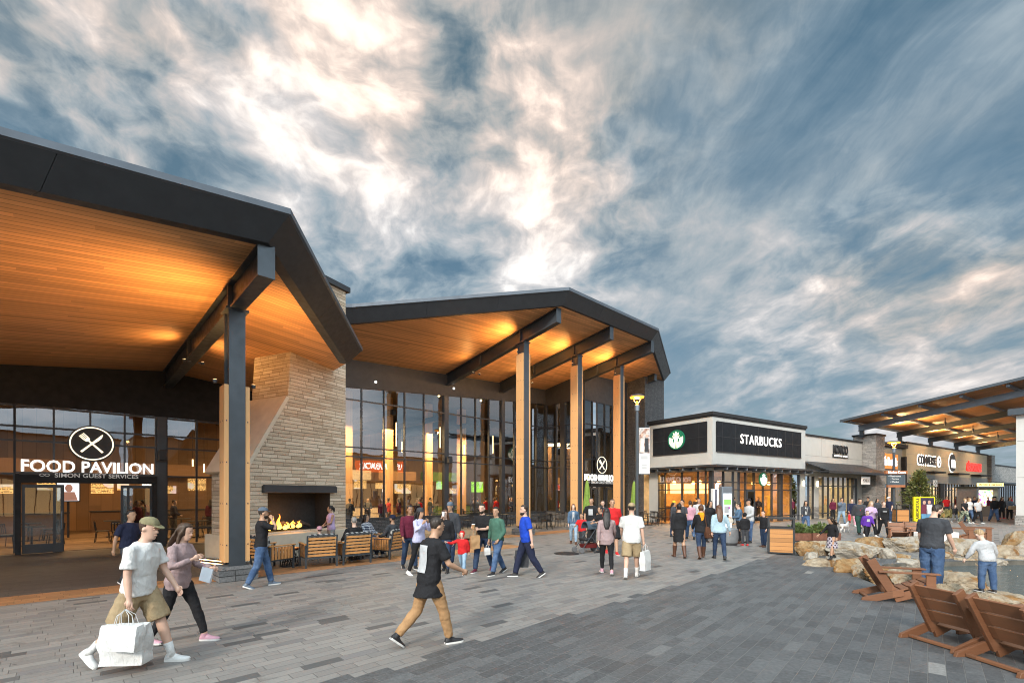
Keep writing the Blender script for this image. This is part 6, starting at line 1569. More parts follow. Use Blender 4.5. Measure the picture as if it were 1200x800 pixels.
def person(px, d, h, head, pose, label, top=None, bottom=None, shoes=None, hair=('short', 'dark'), tone='light', fem=False, wide=1.0, z=0.0, cap=None, beard=None,
           seat=None, group=None, sole=True, glasses=False, hood=None, scarf=None, vx=None, xy=None, **po):
    """top: (cloth, sleeve 0..1, hem z, looseness); bottom: ('trousers'|'shorts'|'skirt', cloth, looseness, end)"""
    p = dict(POSES[pose]); p.update(po)
    S = h / 1.75; child = h < 1.4
    hs = 1.0 + max(0, (1.45 - h)) * .55          # children have larger heads
    x0, y0 = (xy if xy else ((px - 600) / F_PX * d, d))
    dist = sqrt(x0 * x0 + y0 * y0)
    vox = vx or (.0125 if dist < 9 else .017 if dist < 16 else .022 if dist < 26 else .028)
    hip = .93; lean = R(p.get('lean', 0)); shw = (.165 if fem else .19) * (1 + (wide - 1) * .5)
    twist = p.get('twist', 0)
    def T(x, y, zq):
        a = lean * min(1, max(0, (zq - .9) / .3))
        dz = zq - hip
        return V((x, y * cos(a) + dz * sin(a), hip + dz * cos(a) - y * sin(a)))
    # joints
    J = {}
    for s, k in ((-1, 'L'), (1, 'R')):       # facing +y: left is -x
        a, f = p['leg' + k]; a, f = R(a), R(f)
        H = V((s * .092, 0, hip)); sp = p.get('spread', .03)
        K = H + V((s * sp, sin(a), -cos(a))).normalized() * .44
        A = K + V((s * sp * .3, sin(a - f), -cos(a - f))).normalized() * .42
        J['hip' + k], J['knee' + k], J['ank' + k] = H, K, A
        J['sh' + k] = (a - f)
    low = min(J['ankL'].z - .075 - max(0, -J['shL']) * .02, J['ankR'].z - .075)
    if seat is not None: dzr = seat / S + .10 - hip
    else: dzr = -low
    for s, k in ((-1, 'L'), (1, 'R')):
        Sh = T(s * shw, -.005, 1.395); ar = p['arm' + k]
        L1, L2 = .285, .25
        if ar[0] == 'to':
            tg = V(ar[1:4]) / S - V((0, 0, dzr)); v = tg - Sh; dd = min(v.length, L1 + L2 - .01); v.normalize(); tg = Sh + v * dd
            ca = (L1 * L1 + dd * dd - L2 * L2) / (2 * L1 * dd); ca = max(-1, min(1, ca))
            pole = V((s * .55, -.5, -.7)); pole = (pole - v * pole.dot(v)).normalized()
            E = Sh + v * L1 * ca + pole * L1 * sqrt(1 - ca * ca); Wr = tg
        else:
            pi_, ab, el, inw = ar; a, b_, e = R(pi_) - lean * -0.0, R(ab), R(el)
            E = Sh + V((s * sin(b_), sin(a) * cos(b_), -cos(a) * cos(b_))).normalized() * L1
            Wr = E + V((s * (sin(b_) * .6 - inw), sin(a + e), -cos(a + e))).normalized() * L2
        J['sho' + k], J['elb' + k], J['wri' + k] = Sh, E, Wr
        hd = (Wr - E).normalized(); J['hand' + k] = Wr + hd * .10; J['hd' + k] = hd
    fz = lambda q: (q + V((0, 0, dzr))) * S
    root = thing('person', label, 'person', (x0, y0, z), R(head - 90), group)
    N = 16
    def ell(w, f, b_, zc, yo=0, tr=T):
        return [tr(w * cos(t), yo + (f if sin(t) > 0 else b_) * sin(t), zc) for t in [2 * pi * i / N for i in range(N)]]
    bust = .028 if fem and not child else 0
    tw = wide
    tor = [(.80, .10, .085, .085), (.86, .155 if not fem else .165, .10, .115), (.93, .165 if not fem else .178, .105, .125), (1.0, .16 * tw if not fem else .16 * tw, .105 * tw, .105), (1.09, (.148 if not fem else .128) * tw, .10 * tw, .088),
           (1.2, (.158 if not fem else .138) * tw, .108 * tw + bust * .5, .095), (1.29, .172 if not fem else .15, .112 + bust, .105), (1.36, .172 if not fem else .15, .10 + bust * .4, .105), (1.41, .142 if not fem else .122, .082, .09), (1.45, .095, .066, .074), (1.475, .068, .058, .062), (1.50, .058, .055, .058)]
    # head transform
    ny, npt = R(p.get('yaw', 0)), R(p.get('nod', 0))
    hc0 = T(0, .012, 1.50); Mh = Matrix.Translation(hc0) @ Matrix.Rotation(ny, 4, 'Z') @ Matrix.Rotation(-npt - lean * .3, 4, 'X')
    def HT(x, y, zq): return Mh @ V((x * hs, (y + .012) * hs, (zq + .125) * hs))
    hr = [(-.118, .026, .070, -.035), (-.105, .042, .086, .02), (-.08, .053, .088, .05), (-.045, .061, .086, .076), (-.01, .067, .084, .090), (.025, .071, .086, .098), (.06, .072, .082, .098), (.09, .065, .066, .088), (.112, .047, .042, .062), (.124, .02, .015, .028)]
    def hring(q, g=1.0, dz=0, fn=None):
        zc, w, f, b_ = q; out_ = []
        for i in range(N):
            t = 2 * pi * i / N; gg = fn(t, zc) if fn else g
            out_.append(HT(w * gg * cos(t), (f if sin(t) > 0 else b_) * gg * sin(t), zc + dz))
        return out_
    B = MB()
    fin = lambda loops: [[fz(q) for q in l] for l in loops]
    B.rings(fin([ell(w, f, b_, zc) for zc, w, f, b_ in tor]))
    B.tube([fz(T(0, .005, 1.44)), fz(T(0, .01, 1.49)), fz(HT(0, -.012, -.06))], [.066 * S, .056 * S, .054 * S], 12)
    B.rings(fin([hring(q) for q in hr]))
    if dist < 30:
        B.tube([fz(HT(0, .078, .022)), fz(HT(0, .092, -.002)), fz(HT(0, .102, -.024)), fz(HT(0, .088, -.034))], [.009 * S * hs, .011 * S * hs, .016 * S * hs, .011 * S * hs], 8)
        for s in (-1, 1): B.ball(fz(HT(s * .073, -.008, -.004)), .024 * S * hs, 8, 6)
    leg_r = [.094, .085, .070, .054]; 
    for k in 'LR':
        H, K, A = J['hip' + k], J['knee' + k], J['ank' + k]
        B.tube([fz(q) for q in (H + V((0, 0, .06)), H.lerp(K, .25), H.lerp(K, .6), K, K.lerp(A, .28), K.lerp(A, .65), A)], [x * S * (1 + (wide - 1) * .6) for x in (.085, .092, .073, .056, .058, .045, .037)], 10)
        Sh, E, Wr = J['sho' + k], J['elb' + k], J['wri' + k]
        m_ = .86 if fem else 1.0
        B.tube([fz(q) for q in (Sh.lerp(T(0, 0, 1.40), .25), Sh, Sh.lerp(E, .35), E, E.lerp(Wr, .3), Wr, Wr + J['hd' + k] * .04)], [x * S * m_ for x in (.052, .060, .050, .039, .041, .027, .028)], 10)
        B.ball(fz(Wr + J['hd' + k] * .055), (.036 * S, .036 * S, .044 * S), 8, 6)
    body = B.build('body', [skin(tone), eye_w, eye_d, lip, hairm(hair[1] if hair[1] in ('black', 'brown', 'dark', 'auburn') else 'brown')], root, smooth=True)
    X = MB()
    if dist < 26:
        for k, s in (('L', -1), ('R', 1)):
            Wr, hd = J['wri' + k], J['hd' + k]
            side = hd.cross(V((0, 1, 0)));
            if side.length < .2: side = hd.cross(V((0, 0, 1)))
            side = hd.cross(V((s * 1.0, 0, 0)))
            side = (side if side.length > .1 else V((0, 1, 0))).normalized()     # across the knuckles, roughly forward
            pal = hd.cross(side).normalized() * (1 if hd.cross(side).x * s < 0 else -1)   # towards the body
            base = Wr + hd * .07
            for i, (o_, ln) in enumerate(((-.026, .062), (-.009, .075), (.009, .082), (.026, .074))):
                q0 = base + side * o_
                q1 = q0 + hd * ln * .5 + pal * .006; q2 = q1 + (hd * .75 + pal * .65) * ln * .35; q3 = q2 + (hd * .35 + pal * .9) * ln * .3
                X.tube([fz(q0 - hd * .02), fz(q0 + hd * .012), fz(q1), fz(q2), fz(q3)], [.0095 * S, .0095 * S, .0085 * S, .0075 * S, .005 * S], 6)
            t0 = Wr + hd * .025 + side * .024
            X.tube([fz(t0), fz(t0 + side * .022 + hd * .022), fz(t0 + side * .026 + hd * .05 + pal * .012)], [.012 * S, .0105 * S, .007 * S], 6)
        for s in (-1, 1):
            X.mi = 1; X.ball((0, 0, 0), (.0135 * S * hs, .008 * S * hs, .0075 * S * hs), 8, 5, Matrix.Translation(fz(HT(s * .031, .080, .012))) @ Mh.to_3x3().to_4x4())
            X.mi = 2; X.ball((0, 0, 0), (.0082 * S * hs, .006 * S * hs, .0078 * S * hs), 8, 5, Matrix.Translation(fz(HT(s * .031, .085, .012))) @ Mh.to_3x3().to_4x4())
            X.mi = 4; X.tube([fz(HT(s * .013, .088, .033)), fz(HT(s * .032, .086, .039)), fz(HT(s * .050, .073, .033))], .0062 * S * hs, 5)
        X.mi = 3; X.ball((0, 0, 0), (.024 * S * hs, .009 * S * hs, .0085 * S * hs), 8, 5, Matrix.Translation(fz(HT(0, .086, -.062))) @ Mh.to_3x3().to_4x4()); X.mi = 0
    PEND.append((body, vox * min(1, max(.8, S)), 'body', X, len(PEND)))
    # ---------------- hair, caps, beard
    kind, hcol = hair
    if kind != 'none':
        Hh = MB()
        hl = {'short': .045, 'buzz': .06}.get(kind, .055)
        g0 = {'short': 1.14, 'buzz': 1.05}.get(kind, 1.17)
        def fn(t, zc):
            s_ = sin(t)
            if s_ > (.25 if kind in ('short', 'buzz') else .52) and zc < hl + (.03 if kind in ('short', 'buzz') else .012): return .80
            if s_ > -.15 and zc < (.01 if kind in ('short', 'buzz') else -.06): return .84
            return g0 if zc > -.02 else g0 - .03
        Hh.rings(fin([hring(q, dz=.010 if kind != 'buzz' else .003, fn=fn) for q in hr[3 if kind in ('short', 'buzz') else 2:]]))
        if kind in ('long', 'verylong'):
            ln = .30 if kind == 'long' else .42
            lo = []
            for i in range(8):
                f = i / 7; zc = .06 - f * (ln + .06)
                w = (.078, .088, .094, .098, .10, .095, .08, .045)[i]; yy = (-.05, -.066, -.082, -.10, -.118, -.13, -.138, -.138)[i]
                lo.append([fz((Mh @ V((w * cos(t) * hs, (yy + .035 * sin(t)) * hs, (zc + .125) * hs))) if zc > -.1 else (Mh @ V((w * cos(t) * hs, (yy + .035 * sin(t)) * hs, (zc + .125) * hs)))) for t in [2 * pi * j / N for j in range(N)]])
            Hh.rings(lo)
            for s in (-1, 1):
                Hh.tube([fz(HT(s * .062, .02, .05)), fz(HT(s * .077, -.01, -.03)), fz(HT(s * .082, -.02, -.12)), fz(HT(s * .09, -.01, -.22))], [.026 * S, .03 * S, .028 * S, .012 * S], 8)
        if kind == 'pony': Hh.tube([fz(HT(0, -.09, .06)), fz(HT(0, -.13, .03)), fz(HT(.0, -.14, -.06)), fz(HT(0, -.12, -.17))], [.03 * S, .036 * S, .034 * S, .012 * S], 8)
        if kind == 'bun': Hh.ball(fz(HT(0, -.07, .125)), .045 * S, 10, 7)
        o = Hh.build('hair', hairm(hcol), root, smooth=True); PEND.append((o, vox * .8 if kind != 'buzz' else vox * .7, 'hair', None, len(PEND)))
    if beard:
        Bd = MB()
        def fb_(t, zc): return 1.10 if sin(t) > -.25 else .8
        Bd.rings(fin([hring(q, dz=-.006, fn=fb_) for q in hr[:4]])); o = Bd.build('beard', hairm(beard), root, smooth=True); PEND.append((o, vox * .6, 'hair', None, len(PEND)))
    if cap:
        ck, cc = cap; Cp = MB()
        q4 = [(.035 if ck == 'beanie' else .048, .071, .084, .098), (.07, .072, .082, .098), (.10, .062, .062, .085), (.12, .045, .042, .06), (.132, .018, .015, .025)]
        Cp.rings(fin([hring(q, 1.17 if ck == 'beanie' else 1.15, dz=.012) for q in q4]))
        if ck == 'cap':
            pts = [(.062 * cos(t), .075 + .085 * sin(t)) for t in [pi * i / 10 for i in range(11)]]
            Cp.slab([fz(HT(x, y, .055 - (y - .07) * .30)) for x, y in pts], [fz(HT(x, y, .064 - (y - .07) * .30)) for x, y in pts])
        if ck == 'beanie': Cp.rings(fin([hring((zq, .071, .084, .098), 1.22) for zq in (.03, .036, .068, .072)]))
        Cp.build('beanie' if ck == 'beanie' else 'cap', fab(cc), root, smooth=True, autosmooth=50)
    if hood:
        Hd = MB()
        def fh(t, zc): return .82 if sin(t) > .45 and zc < .07 else 1.28
        Hd.rings(fin([hring(q, dz=.008, fn=fh) for q in hr[1:]])); o = Hd.build('hood', fab(hood), root, smooth=True); PEND.append((o, vox, 'cloth', None, len(PEND)))
    if glasses:
        Gl = MB()
        for s in (-1, 1): Gl.tube([fz(HT(s * .032 + .02 * cos(t), .093, .012 + .014 * sin(t))) for t in [2 * pi * i / 10 for i in range(11)]], .0028 * S, 5); Gl.tube([fz(HT(s * .052, .09, .014)), fz(HT(s * .074, .03, .016)), fz(HT(s * .075, -.02, .012))], .0028 * S, 5)
        Gl.tube([fz(HT(-.012, .095, .014)), fz(HT(.012, .095, .014))], .0028 * S, 5)
        Gl.build('glasses', blk, root)
    # ---------------- clothes
    if top:
        cl, sl, hem, lo = top
        Sx = MB(); o_ = .010 + lo
        rows = [q for q in tor if q[0] > max(hem + .02, .84) and q[0] < 1.47]
        rows = [(hem,) + tuple(a for a in min(tor, key=lambda q: abs(q[0] - max(hem, .88)))[1:])] + rows
        fit = [(zc, w + o_ * (1.25 if zc < 1.2 else .9), f + o_, b_ + o_) for zc, w, f, b_ in rows]
        if hem < .8:     # dresses and tunics flare over the thighs
            fit[0] = (hem, .20 + lo, .20 + lo, .22 + lo) if hem < .66 else (hem, .19 + lo, .20 + lo, .20 + lo)
        fit.append((1.472, .092, .07, .078))
        Sx.rings(fin([ell(w, f, b_, zc) for zc, w, f, b_ in fit]))
        if sl > 0:
            for k in 'LR':
                Sh, E, Wr = J['sho' + k], J['elb' + k], J['wri' + k]
                pts = [Sh.lerp(T(0, 0, 1.40), .35), Sh, Sh.lerp(E, .4)]; rr = [.062, .069, .06 + lo * .5]
                m_ = .88 if fem else 1
                if sl > .6: pts += [E, E.lerp(Wr, .35), E.lerp(Wr, .92)]; rr += [.050 + lo * .5, .05 + lo * .4, .037 + lo * .2]
                else: pts += [Sh.lerp(E, min(.95, sl * 1.5))]; rr += [.064 + lo * .6]
                Sx.tube([fz(q) for q in pts], [r * S * m_ for r in rr], 12)
        o = Sx.build('dress' if hem < .7 else 'jacket' if lo > .02 and sl > .6 else 'shirt', fab(cl), root, smooth=True); PEND.append((o, vox, 'cloth', None, len(PEND)))
        for zc, w, f, b_ in fit[:1]: J['hem'] = zc
    if p.get('inner'):        # open front of a jacket
        iw = MB(); c2 = p['inner']
        rows = [(zc, w, f, b_) for zc, w, f, b_ in tor if .98 <= zc <= 1.43]
        iw.slab([fz(T(-.045, f + .032, zc)) for zc, w, f, b_ in rows] + [fz(T(.045, f + .032, zc)) for zc, w, f, b_ in reversed(rows)], [fz(T(-.05, f + .0, zc)) for zc, w, f, b_ in rows] + [fz(T(.05, f + .0, zc)) for zc, w, f, b_ in reversed(rows)])
        iw.build('undershirt', fab(c2), root, smooth=True)
    if p.get('print'):
        c2, z0_, z1_, back = p['print'][:4]; pw = p['print'][4] if len(p['print']) > 4 else .08; sg = -1 if back else 1
        pr = MB(); ov = (top[3] if top else 0) + .016
        rows = sorted(set([z0_, z1_] + [q[0] for q in tor if z0_ < q[0] < z1_]))
        def yy(zq):
            for a, c in zip(tor, tor[1:]):
                if a[0] <= zq <= c[0]:
                    f_ = (zq - a[0]) / (c[0] - a[0]); i = 3 if back else 2
                    return a[i] + (c[i] - a[i]) * f_
            return .1
        def wq_(zq):
            for a, c in zip(tor, tor[1:]):
                if a[0] <= zq <= c[0]: return a[1] + (c[1] - a[1]) * (zq - a[0]) / (c[0] - a[0]) + ov * 1.2
            return .16
        xs_ = [-pw + 2 * pw * i / 8 for i in range(9)]
        gr_ = [[pr.b.verts.new(fz(T(x, sg * (yy(q) + ov + .012) * sqrt(max(.05, 1 - (x / wq_(q)) ** 2)), q))) for x in xs_] for q in rows]
        for r0, r1 in zip(gr_, gr_[1:]):
            for i in range(8): pr.b.faces.new((r0[i], r0[i + 1], r1[i + 1], r1[i]))
        pr.build('shirt_print', fab(c2), root, smooth=True)
    if scarf:
        Sc = MB(); Sc.rings(fin([ell(.10, .10, .10, 1.43), ell(.12, .11, .12, 1.455), ell(.105, .095, .10, 1.50), ell(.075, .07, .075, 1.52)])); Sc.slab([fz(T(x, -.135, zq)) for x, zq in ((-.09, 1.46), (.09, 1.46), (.05, 1.28), (-.02, 1.22))], [fz(T(x, -.115, zq)) for x, zq in ((-.09, 1.46), (.09, 1.46), (.05, 1.28), (-.02, 1.22))])
        o = Sc.build('scarf', fab(scarf), root, smooth=True); PEND.append((o, vox, 'cloth', None, len(PEND)))
    if bottom:
        bk, cl, lo, end = bottom
        Tr = MB()
        if bk in ('trousers', 'shorts', 'leggings'):
            o_ = .008 + lo * .6
            Tr.rings(fin([ell(w + o_, f + o_, b_ + o_, zc) for zc, w, f, b_ in tor[:4]] ))
            for k in 'LR':
                H, K, A = J['hip' + k], J['knee' + k], J['ank' + k]
                wq = 1 + (wide - 1) * .6
                if bk == 'shorts':
                    pts = [H + V((0, 0, .04)), H.lerp(K, .3), H.lerp(K, end)]; rr = [.088, .098 + lo, .088 + lo * 1.6]
                else:
                    pts = [H + V((0, 0, .04)), H.lerp(K, .25), H.lerp(K, .6), K]; rr = [.086, .098 + lo * .6, .080 + lo, .063 + lo]
                    for f_, r_ in ((.3, .064 + lo), (.65, .052 + lo * 1.2)):
                        if f_ < end - .03: pts.append(K.lerp(A, f_)); rr.append(r_)
                    pts.append(K.lerp(A, end)); rr.append(.046 + lo * 1.2 if end > .7 else .056 + lo)
                Tr.tube([fz(q) for q in pts], [r * S * wq for r in rr], 12)
        else:
            Tr.rings(fin([ell(w, f, b_, zc, tr=T) for zc, w, f, b_ in ((end, .19 + lo, .16 + lo, .17 + lo), (.75, .185 + lo * .5, .14 + lo * .5, .15 + lo * .5), (.90, .186, .12, .14), (1.0, .165 * wide, .115 * wide, .118))]))
        o = Tr.build({'trousers': 'trousers', 'shorts': 'shorts', 'leggings': 'leggings', 'skirt': 'skirt'}[bk], fab(cl), root, smooth=True); PEND.append((o, vox, 'cloth', None, len(PEND)))
    if shoes:
        sk, sc = shoes
        for s, k in ((-1, 'L'), (1, 'R')):
            A = J['ank' + k]; K = J['knee' + k]
            pit = max(-.25, min(.75, -J['sh' + k] * .9)) if seat is None else 0
            if A.z - .08 - low < .015: pit = 0 if seat is None else pit
            def FT(x, y, zq):       # foot frame at the ankle, pitched heel-up
                return fz(A + V((x + s * y * .12, y * cos(pit) + zq * sin(pit), zq * cos(pit) - y * sin(pit))))
            sh = MB(); prof = [(-.065, .028, .045), (-.05, .036, .075), (-.01, .040, .09), (.04, .042, .07), (.09, .047, .045), (.14, .046, .035), (.18, .034, .028), (.198, .015, .018)]
            sh.rings([[FT(w * cos(t), y, -.058 + (hh if sin(t) > 0 else .012) * sin(t)) for t in [2 * pi * i / 12 for i in range(12)]] for y, w, hh in prof])
            sh.tube([FT(0, -.012, -.03), FT(0, -.006, .03)], [.046 * S, .042 * S], 10)
            if sk == 'boot': sh.tube([FT(0, -.01, -.02)] + [fz(A.lerp(K, f)) for f in (.15, .45, .75)], [x * S for x in (.05, .052, .066, .072)], 12)
            if sk == 'ankleboot': sh.tube([FT(0, -.01, -.02), fz(A.lerp(K, .12)), fz(A.lerp(K, .22))], [x * S for x in (.05, .05, .052)], 12)
            if sk == 'sock':
                so_k = MB(); so_k.tube([fz(A.lerp(K, f)) for f in (-.05, .1, .36)], [x * S for x in (.044, .042, .05)], 10); so_k.build('sock', fab('white'), root, smooth=True)
            so2 = sh.build('boot' if 'boot' in sk else 'shoe', mat('shoe ' + sc, FABC[sc], .55, var=.12, scale=20), root, smooth=True, autosmooth=60)
            if sk in ('sneaker', 'sock') and dist < 16:
                sl_ = MB(); op = [(w * 1.06, y) for y, w, _ in prof]
                loop = op + [(-w, y) for w, y in reversed(op)]
                sl_.slab([FT(x, y, -.076) for x, y in loop], [FT(x, y, -.052) for x, y in loop]); sl_.build('sole', rubber, so2)
    M4 = root.matrix_world
    info = {k: M4 @ fz(v) for k, v in J.items() if isinstance(v, Vector_)}
    info['root'] = root; info['rz'] = R(head - 90)
    PEOPLE.append(root)
    return info
from mathutils import Vector as Vector_
def finish_people():
    """fuse the lofted limbs of every body and garment into one skin each"""
    for o, vx, kind, X, seed in PEND:
        r = o.modifiers.new('r', 'REMESH'); r.mode = 'VOXEL'; r.voxel_size = vx; r.use_smooth_shade = True
        s = o.modifiers.new('s', 'SMOOTH'); s.factor = .5; s.iterations = 2 if kind == 'body' else 3
    bpy.context.view_layer.update()
    dg = bpy.context.evaluated_depsgraph_get()
    out_ = []
    for o, vx, kind, X, seed in PEND:
        me = bpy.data.meshes.new_from_object(o.evaluated_get(dg)); out_.append(me)
    for (o, vx, kind, X, seed), me in zip(PEND, out_):
        o.modifiers.clear(); old = o.data; mats_ = list(old.materials)
        me.name = old.name
        if kind == 'cloth':
            sd = V((seed * 3.1, seed * 1.7, 0)); am = .012 if vx < .016 else .010
            for v, nrm in zip(me.vertices, [x.vector.copy() for x in me.vertex_normals]):
                q = v.co
                w_ = V((q.x * 6 + q.z * 4, q.y * 6, q.z * 9 - q.x * 6)) + sd
                a = (.55 - abs(noise.noise(w_)) * 2.2) * .8 + noise.noise(w_ * 2.3) * .2
                v.co = q + nrm * (max(a, -.12) * am)
        elif kind == 'hair':
            sd = V((seed * 2.3, 0, 0))
            for v, nrm in zip(me.vertices, [x.vector.copy() for x in me.vertex_normals]):
                q = v.co; v.co = q + nrm * (noise.noise(V((q.x * 55, q.y * 55, q.z * 9)) + sd) * .006)
        if X is not None:
            b = bmesh.new(); b.from_mesh(me)
            xm = bpy.data.meshes.new('x'); bmesh.ops.recalc_face_normals(X.b, faces=X.b.faces); X.b.to_mesh(xm); X.b.free(); b.from_mesh(xm); bpy.data.meshes.remove(xm)
            for f in b.faces: f.smooth = True
            b.to_mesh(me); b.free()
        me.materials.clear()
        for m_ in mats_: me.materials.append(m_)
        for pl in me.polygons: pl.use_smooth = True
        o.data = me; bpy.data.meshes.remove(old)

# ---- carried things
def paper_bag(loc, rz, w_, h_, dp, cname, label, name='shopping_bag', handle=.16, tilt=0):
    t = thing(name, label, 'bag', loc, rz)
    m = fabric(cname + ' bag', FABC[cname], .05, rough=.5)
    mb = MB(); k = .93
    lo = [V((-w_ / 2 * k, -dp / 2, -h_)), V((w_ / 2 * k, -dp / 2, -h_)), V((w_ / 2 * k, dp / 2, -h_)), V((-w_ / 2 * k, dp / 2, -h_))]
    mid_ = [V((-w_ / 2 * 1.02, -dp * .58, -h_ * .5)), V((w_ / 2, -dp * .5, -h_ * .55)), V((w_ / 2 * 1.02, dp * .56, -h_ * .5)), V((-w_ / 2, dp * .5, -h_ * .45))]
    hi = [V((-w_ / 2, -dp * .32, 0)), V((w_ / 2, -dp * .30, -.01)), V((w_ / 2, dp * .30, 0)), V((-w_ / 2, dp * .32, -.01))]
    mb.rings([lo, mid_, hi]); bmesh.ops.subdivide_edges(mb.b, edges=list(mb.b.edges), cuts=5, use_grid_fill=True)
    sd = V((w_ * 31 + loc[0], h_ * 17, loc[1]))
    for v in mb.b.verts:      # creased, sagging paper
        q = v.co; f = noise.noise(V((q.x * 9, q.y * 9, q.z * 6)) + sd); g_ = abs(noise.noise(V((q.x * 5 + q.z * 4, q.y * 5, q.z * 5 - q.x * 3)) + sd * 2))
        v.co = q + V((q.x, q.y * 1.6, 0)) * (.10 * f - .22 * (.3 - g_) * (g_ < .3)) + V((0, 0, .012 * f))
    o = mb.build('bag_body', m, t, smooth=True, autosmooth=32)
    o.rotation_euler = (0, tilt, 0)
    for s in (-1, 1):
        hb = MB(); hb.tube([(-w_ * .22, s * dp * .28, -.03), (-w_ * .17, s * dp * .15, handle * .6), (0, 0, handle), (w_ * .17, s * dp * .15, handle * .6), (w_ * .22, s * dp * .28, -.03)], .0035, 6); hb.build('handle', m, t)
    return t
J_ = {}
# foreground walkers
a = person(163, 5.45, 1.77, 2, 'walk', 'man in white T-shirt, khaki shorts and olive cap striding right with white bags', ('white', .5, .86, .022), ('shorts', 'khaki', .02, .93), ('sock', 'white'), ('short', 'brown'), 'light', cap=('cap', 'olive'),
           armR=(-2, 8, 10, .0), armL=(14, 9, 20, .1), lean=7, nod=8, legL=(23, 6), legR=(-22, 24))
q = a['handR']
paper_bag(q + V((-.02, -.02, -.17)), .12, .46, .44, .18, 'white', 'large white paper shopping bag hanging from the hand of the man in shorts')
paper_bag(q + V((.10, -.18, -.13)), -.15, .38, .28, .12, 'white', 'smaller white shopping bag held in front of the large one')
a = person(209, 6.25, 1.66, 0, 'walk', 'woman in mauve top and black leggings striding right beside the man with bags', ('mauve', 1, .82, .012), ('leggings', 'black', .0, .9), ('sneaker', 'pink'), ('long', 'brown'), 'light', True,
           armR=('to', .17, .30, 1.14), armL=(20, 8, 60, .3), legL=(24, 6), legR=(-14, 18), lean=5, nod=10)
q = a['handR']; t = thing('clear_pouch', 'small clear pouch on a strap held by the woman in mauve', 'bag', q + V((.06, -.02, -.05)))
mb = MB(); mb.slab([V((-.05, -.02, -.26)), V((.09, -.02, -.30)), V((.11, .02, -.13)), V((-.03, .02, -.09))], [V((-.05, .02, -.26)), V((.09, .02, -.30)), V((.11, .04, -.13)), V((-.03, .04, -.09))]); mb.build('pouch', mat('clear vinyl', (.5, .52, .55), .2, var=.1), t)
mb = MB(); mb.tube([(.0, .02, -.1), (-.03, .0, .0), (.02, .02, .02)], .005, 6); mb.build('strap', fab('pink'), t)
person(151, 10.0, 1.68, 350, 'walk2', 'dark haired man in navy walking behind the man in the olive cap', ('navy', .5, .9, .015), ('trousers', 'charcoal', .012, .97), ('sneaker', 'black'), ('short', 'black'), 'tan')
a = person(306, 10.0, 1.72, 35, 'step', 'man in black T-shirt, jeans and blue grey cap raising a hand to his face', ('black', .5, .90, .012), ('trousers', 'jeans', .012, .97), ('sneaker', 'bluegrey'), ('buzz', 'dark'), 'tan', cap=('cap', 'bluegrey'), beard='dark',
           armR=('to', .10, .20, 1.44), legL=(17, 5), legR=(-12, 14), yaw=8)
person(388, 15.5, 1.60, 225, 'clasp', 'girl in lilac sleeveless top standing with clasped hands beside the fire', ('lilac', 0, .86, .016), ('trousers', 'grey', .008, .97), ('sneaker', 'white'), ('pony', 'black'), 'tan', True, yaw=-20)
# group walking towards the viewer in the middle
a = person(503, 6.15, 1.72, 38, 'walk2', 'person in long black T-shirt with pale back print and tan trousers striding across the foreground', ('black', .5, .70, .022), ('trousers', 'tan', .010, .95), ('sneaker', 'black'), ('short', 'dark'), 'tan',
           armR=('to', .24, .36, .98), legL=(-16, 28), legR=(20, 6), lean=7, nod=10, armL=(-12, 8, 12, .1), print=('lightgrey', 1.02, 1.37, True, .105))
person(491, 11.4, 1.66, 330, 'step', 'woman in pale lavender top eating behind the person in the long black T-shirt', ('lavender', 1, .86, .015), ('leggings', 'black', .002, .95), ('sneaker', 'white'), ('long', 'black'), 'tan', True, armL=('to', -.06, .24, 1.30), armR=('to', .12, .22, 1.28), cap=('beanie', 'charcoal'))
person(480, 12.4, 1.70, 300, 'step', 'person in maroon jacket half hidden behind the woman in lavender', ('maroon', 1, .86, .022), ('trousers', 'darkjeans', .01, .97), ('sneaker', 'black'), ('short', 'black'), 'brown')
a = person(522, 11.9, 1.60, 262, 'step', 'woman in black leather jacket drinking, long brown hair', ('black', 1, .92, .021), ('trousers', 'darkjeans', .002, .95), ('ankleboot', 'black'), ('long', 'auburn'), 'fair', True, armR=('to', .05, .20, 1.38), nod=-3)
t = thing('paper_cup', 'white paper cup at the lips of the woman in the leather jacket', 'cup', a['handR'] + V((0, -.05, -.02))); mb = MB(); mb.lathe([(.028, 0), (.038, .11)], 14); mb.build('cup_body', wht, t); mb = MB(); mb.lathe([(.041, .111), (.041, .122), (.03, .13)], 14); mb.build('lid', blk, t)
person(528, 13.2, 1.77, 255, 'step', 'man in grey beanie walking behind the woman in the leather jacket', ('charcoal', 1, .88, .022), ('trousers', 'darkjeans', .012, .97), ('sneaker', 'black'), ('short', 'dark'), 'tan', cap=('beanie', 'bluegrey'))
a = person(542, 11.6, 1.06, 262, 'walk', 'small child in bright red hooded top stretching an arm to the side', ('red', 1, .84, .028), ('trousers', 'lightjeans', .012, .95), ('sneaker', 'maroon'), ('short', 'dark'), 'fair', hood='red', armR=('to', .36, .16, .80), legL=(20, 10), legR=(-20, 24))
a = person(566, 12.0, 1.77, 250, 'walk2', 'bearded man in black polo shirt holding a coffee cup and a brown bag', ('black', .5, .88, .016), ('trousers', 'darkjeans', .012, .97), ('sneaker', 'maroon'), ('short', 'dark'), 'light', beard='dark', armR=('to', .14, .30, 1.12), armL=('to', -.02, .30, 1.10))
t = thing('coffee_cup', 'small coffee cup in the hand of the bearded man in black', 'cup', a['handR'] + V((.0, -.05, .0))); mb = MB(); mb.lathe([(.03, -.02), (.042, .10)], 14); mb.build('cup_body', fab('tan'), t); mb = MB(); mb.lathe([(.045, .101), (.045, .112), (.03, .118)], 14); mb.build('lid', wht, t)
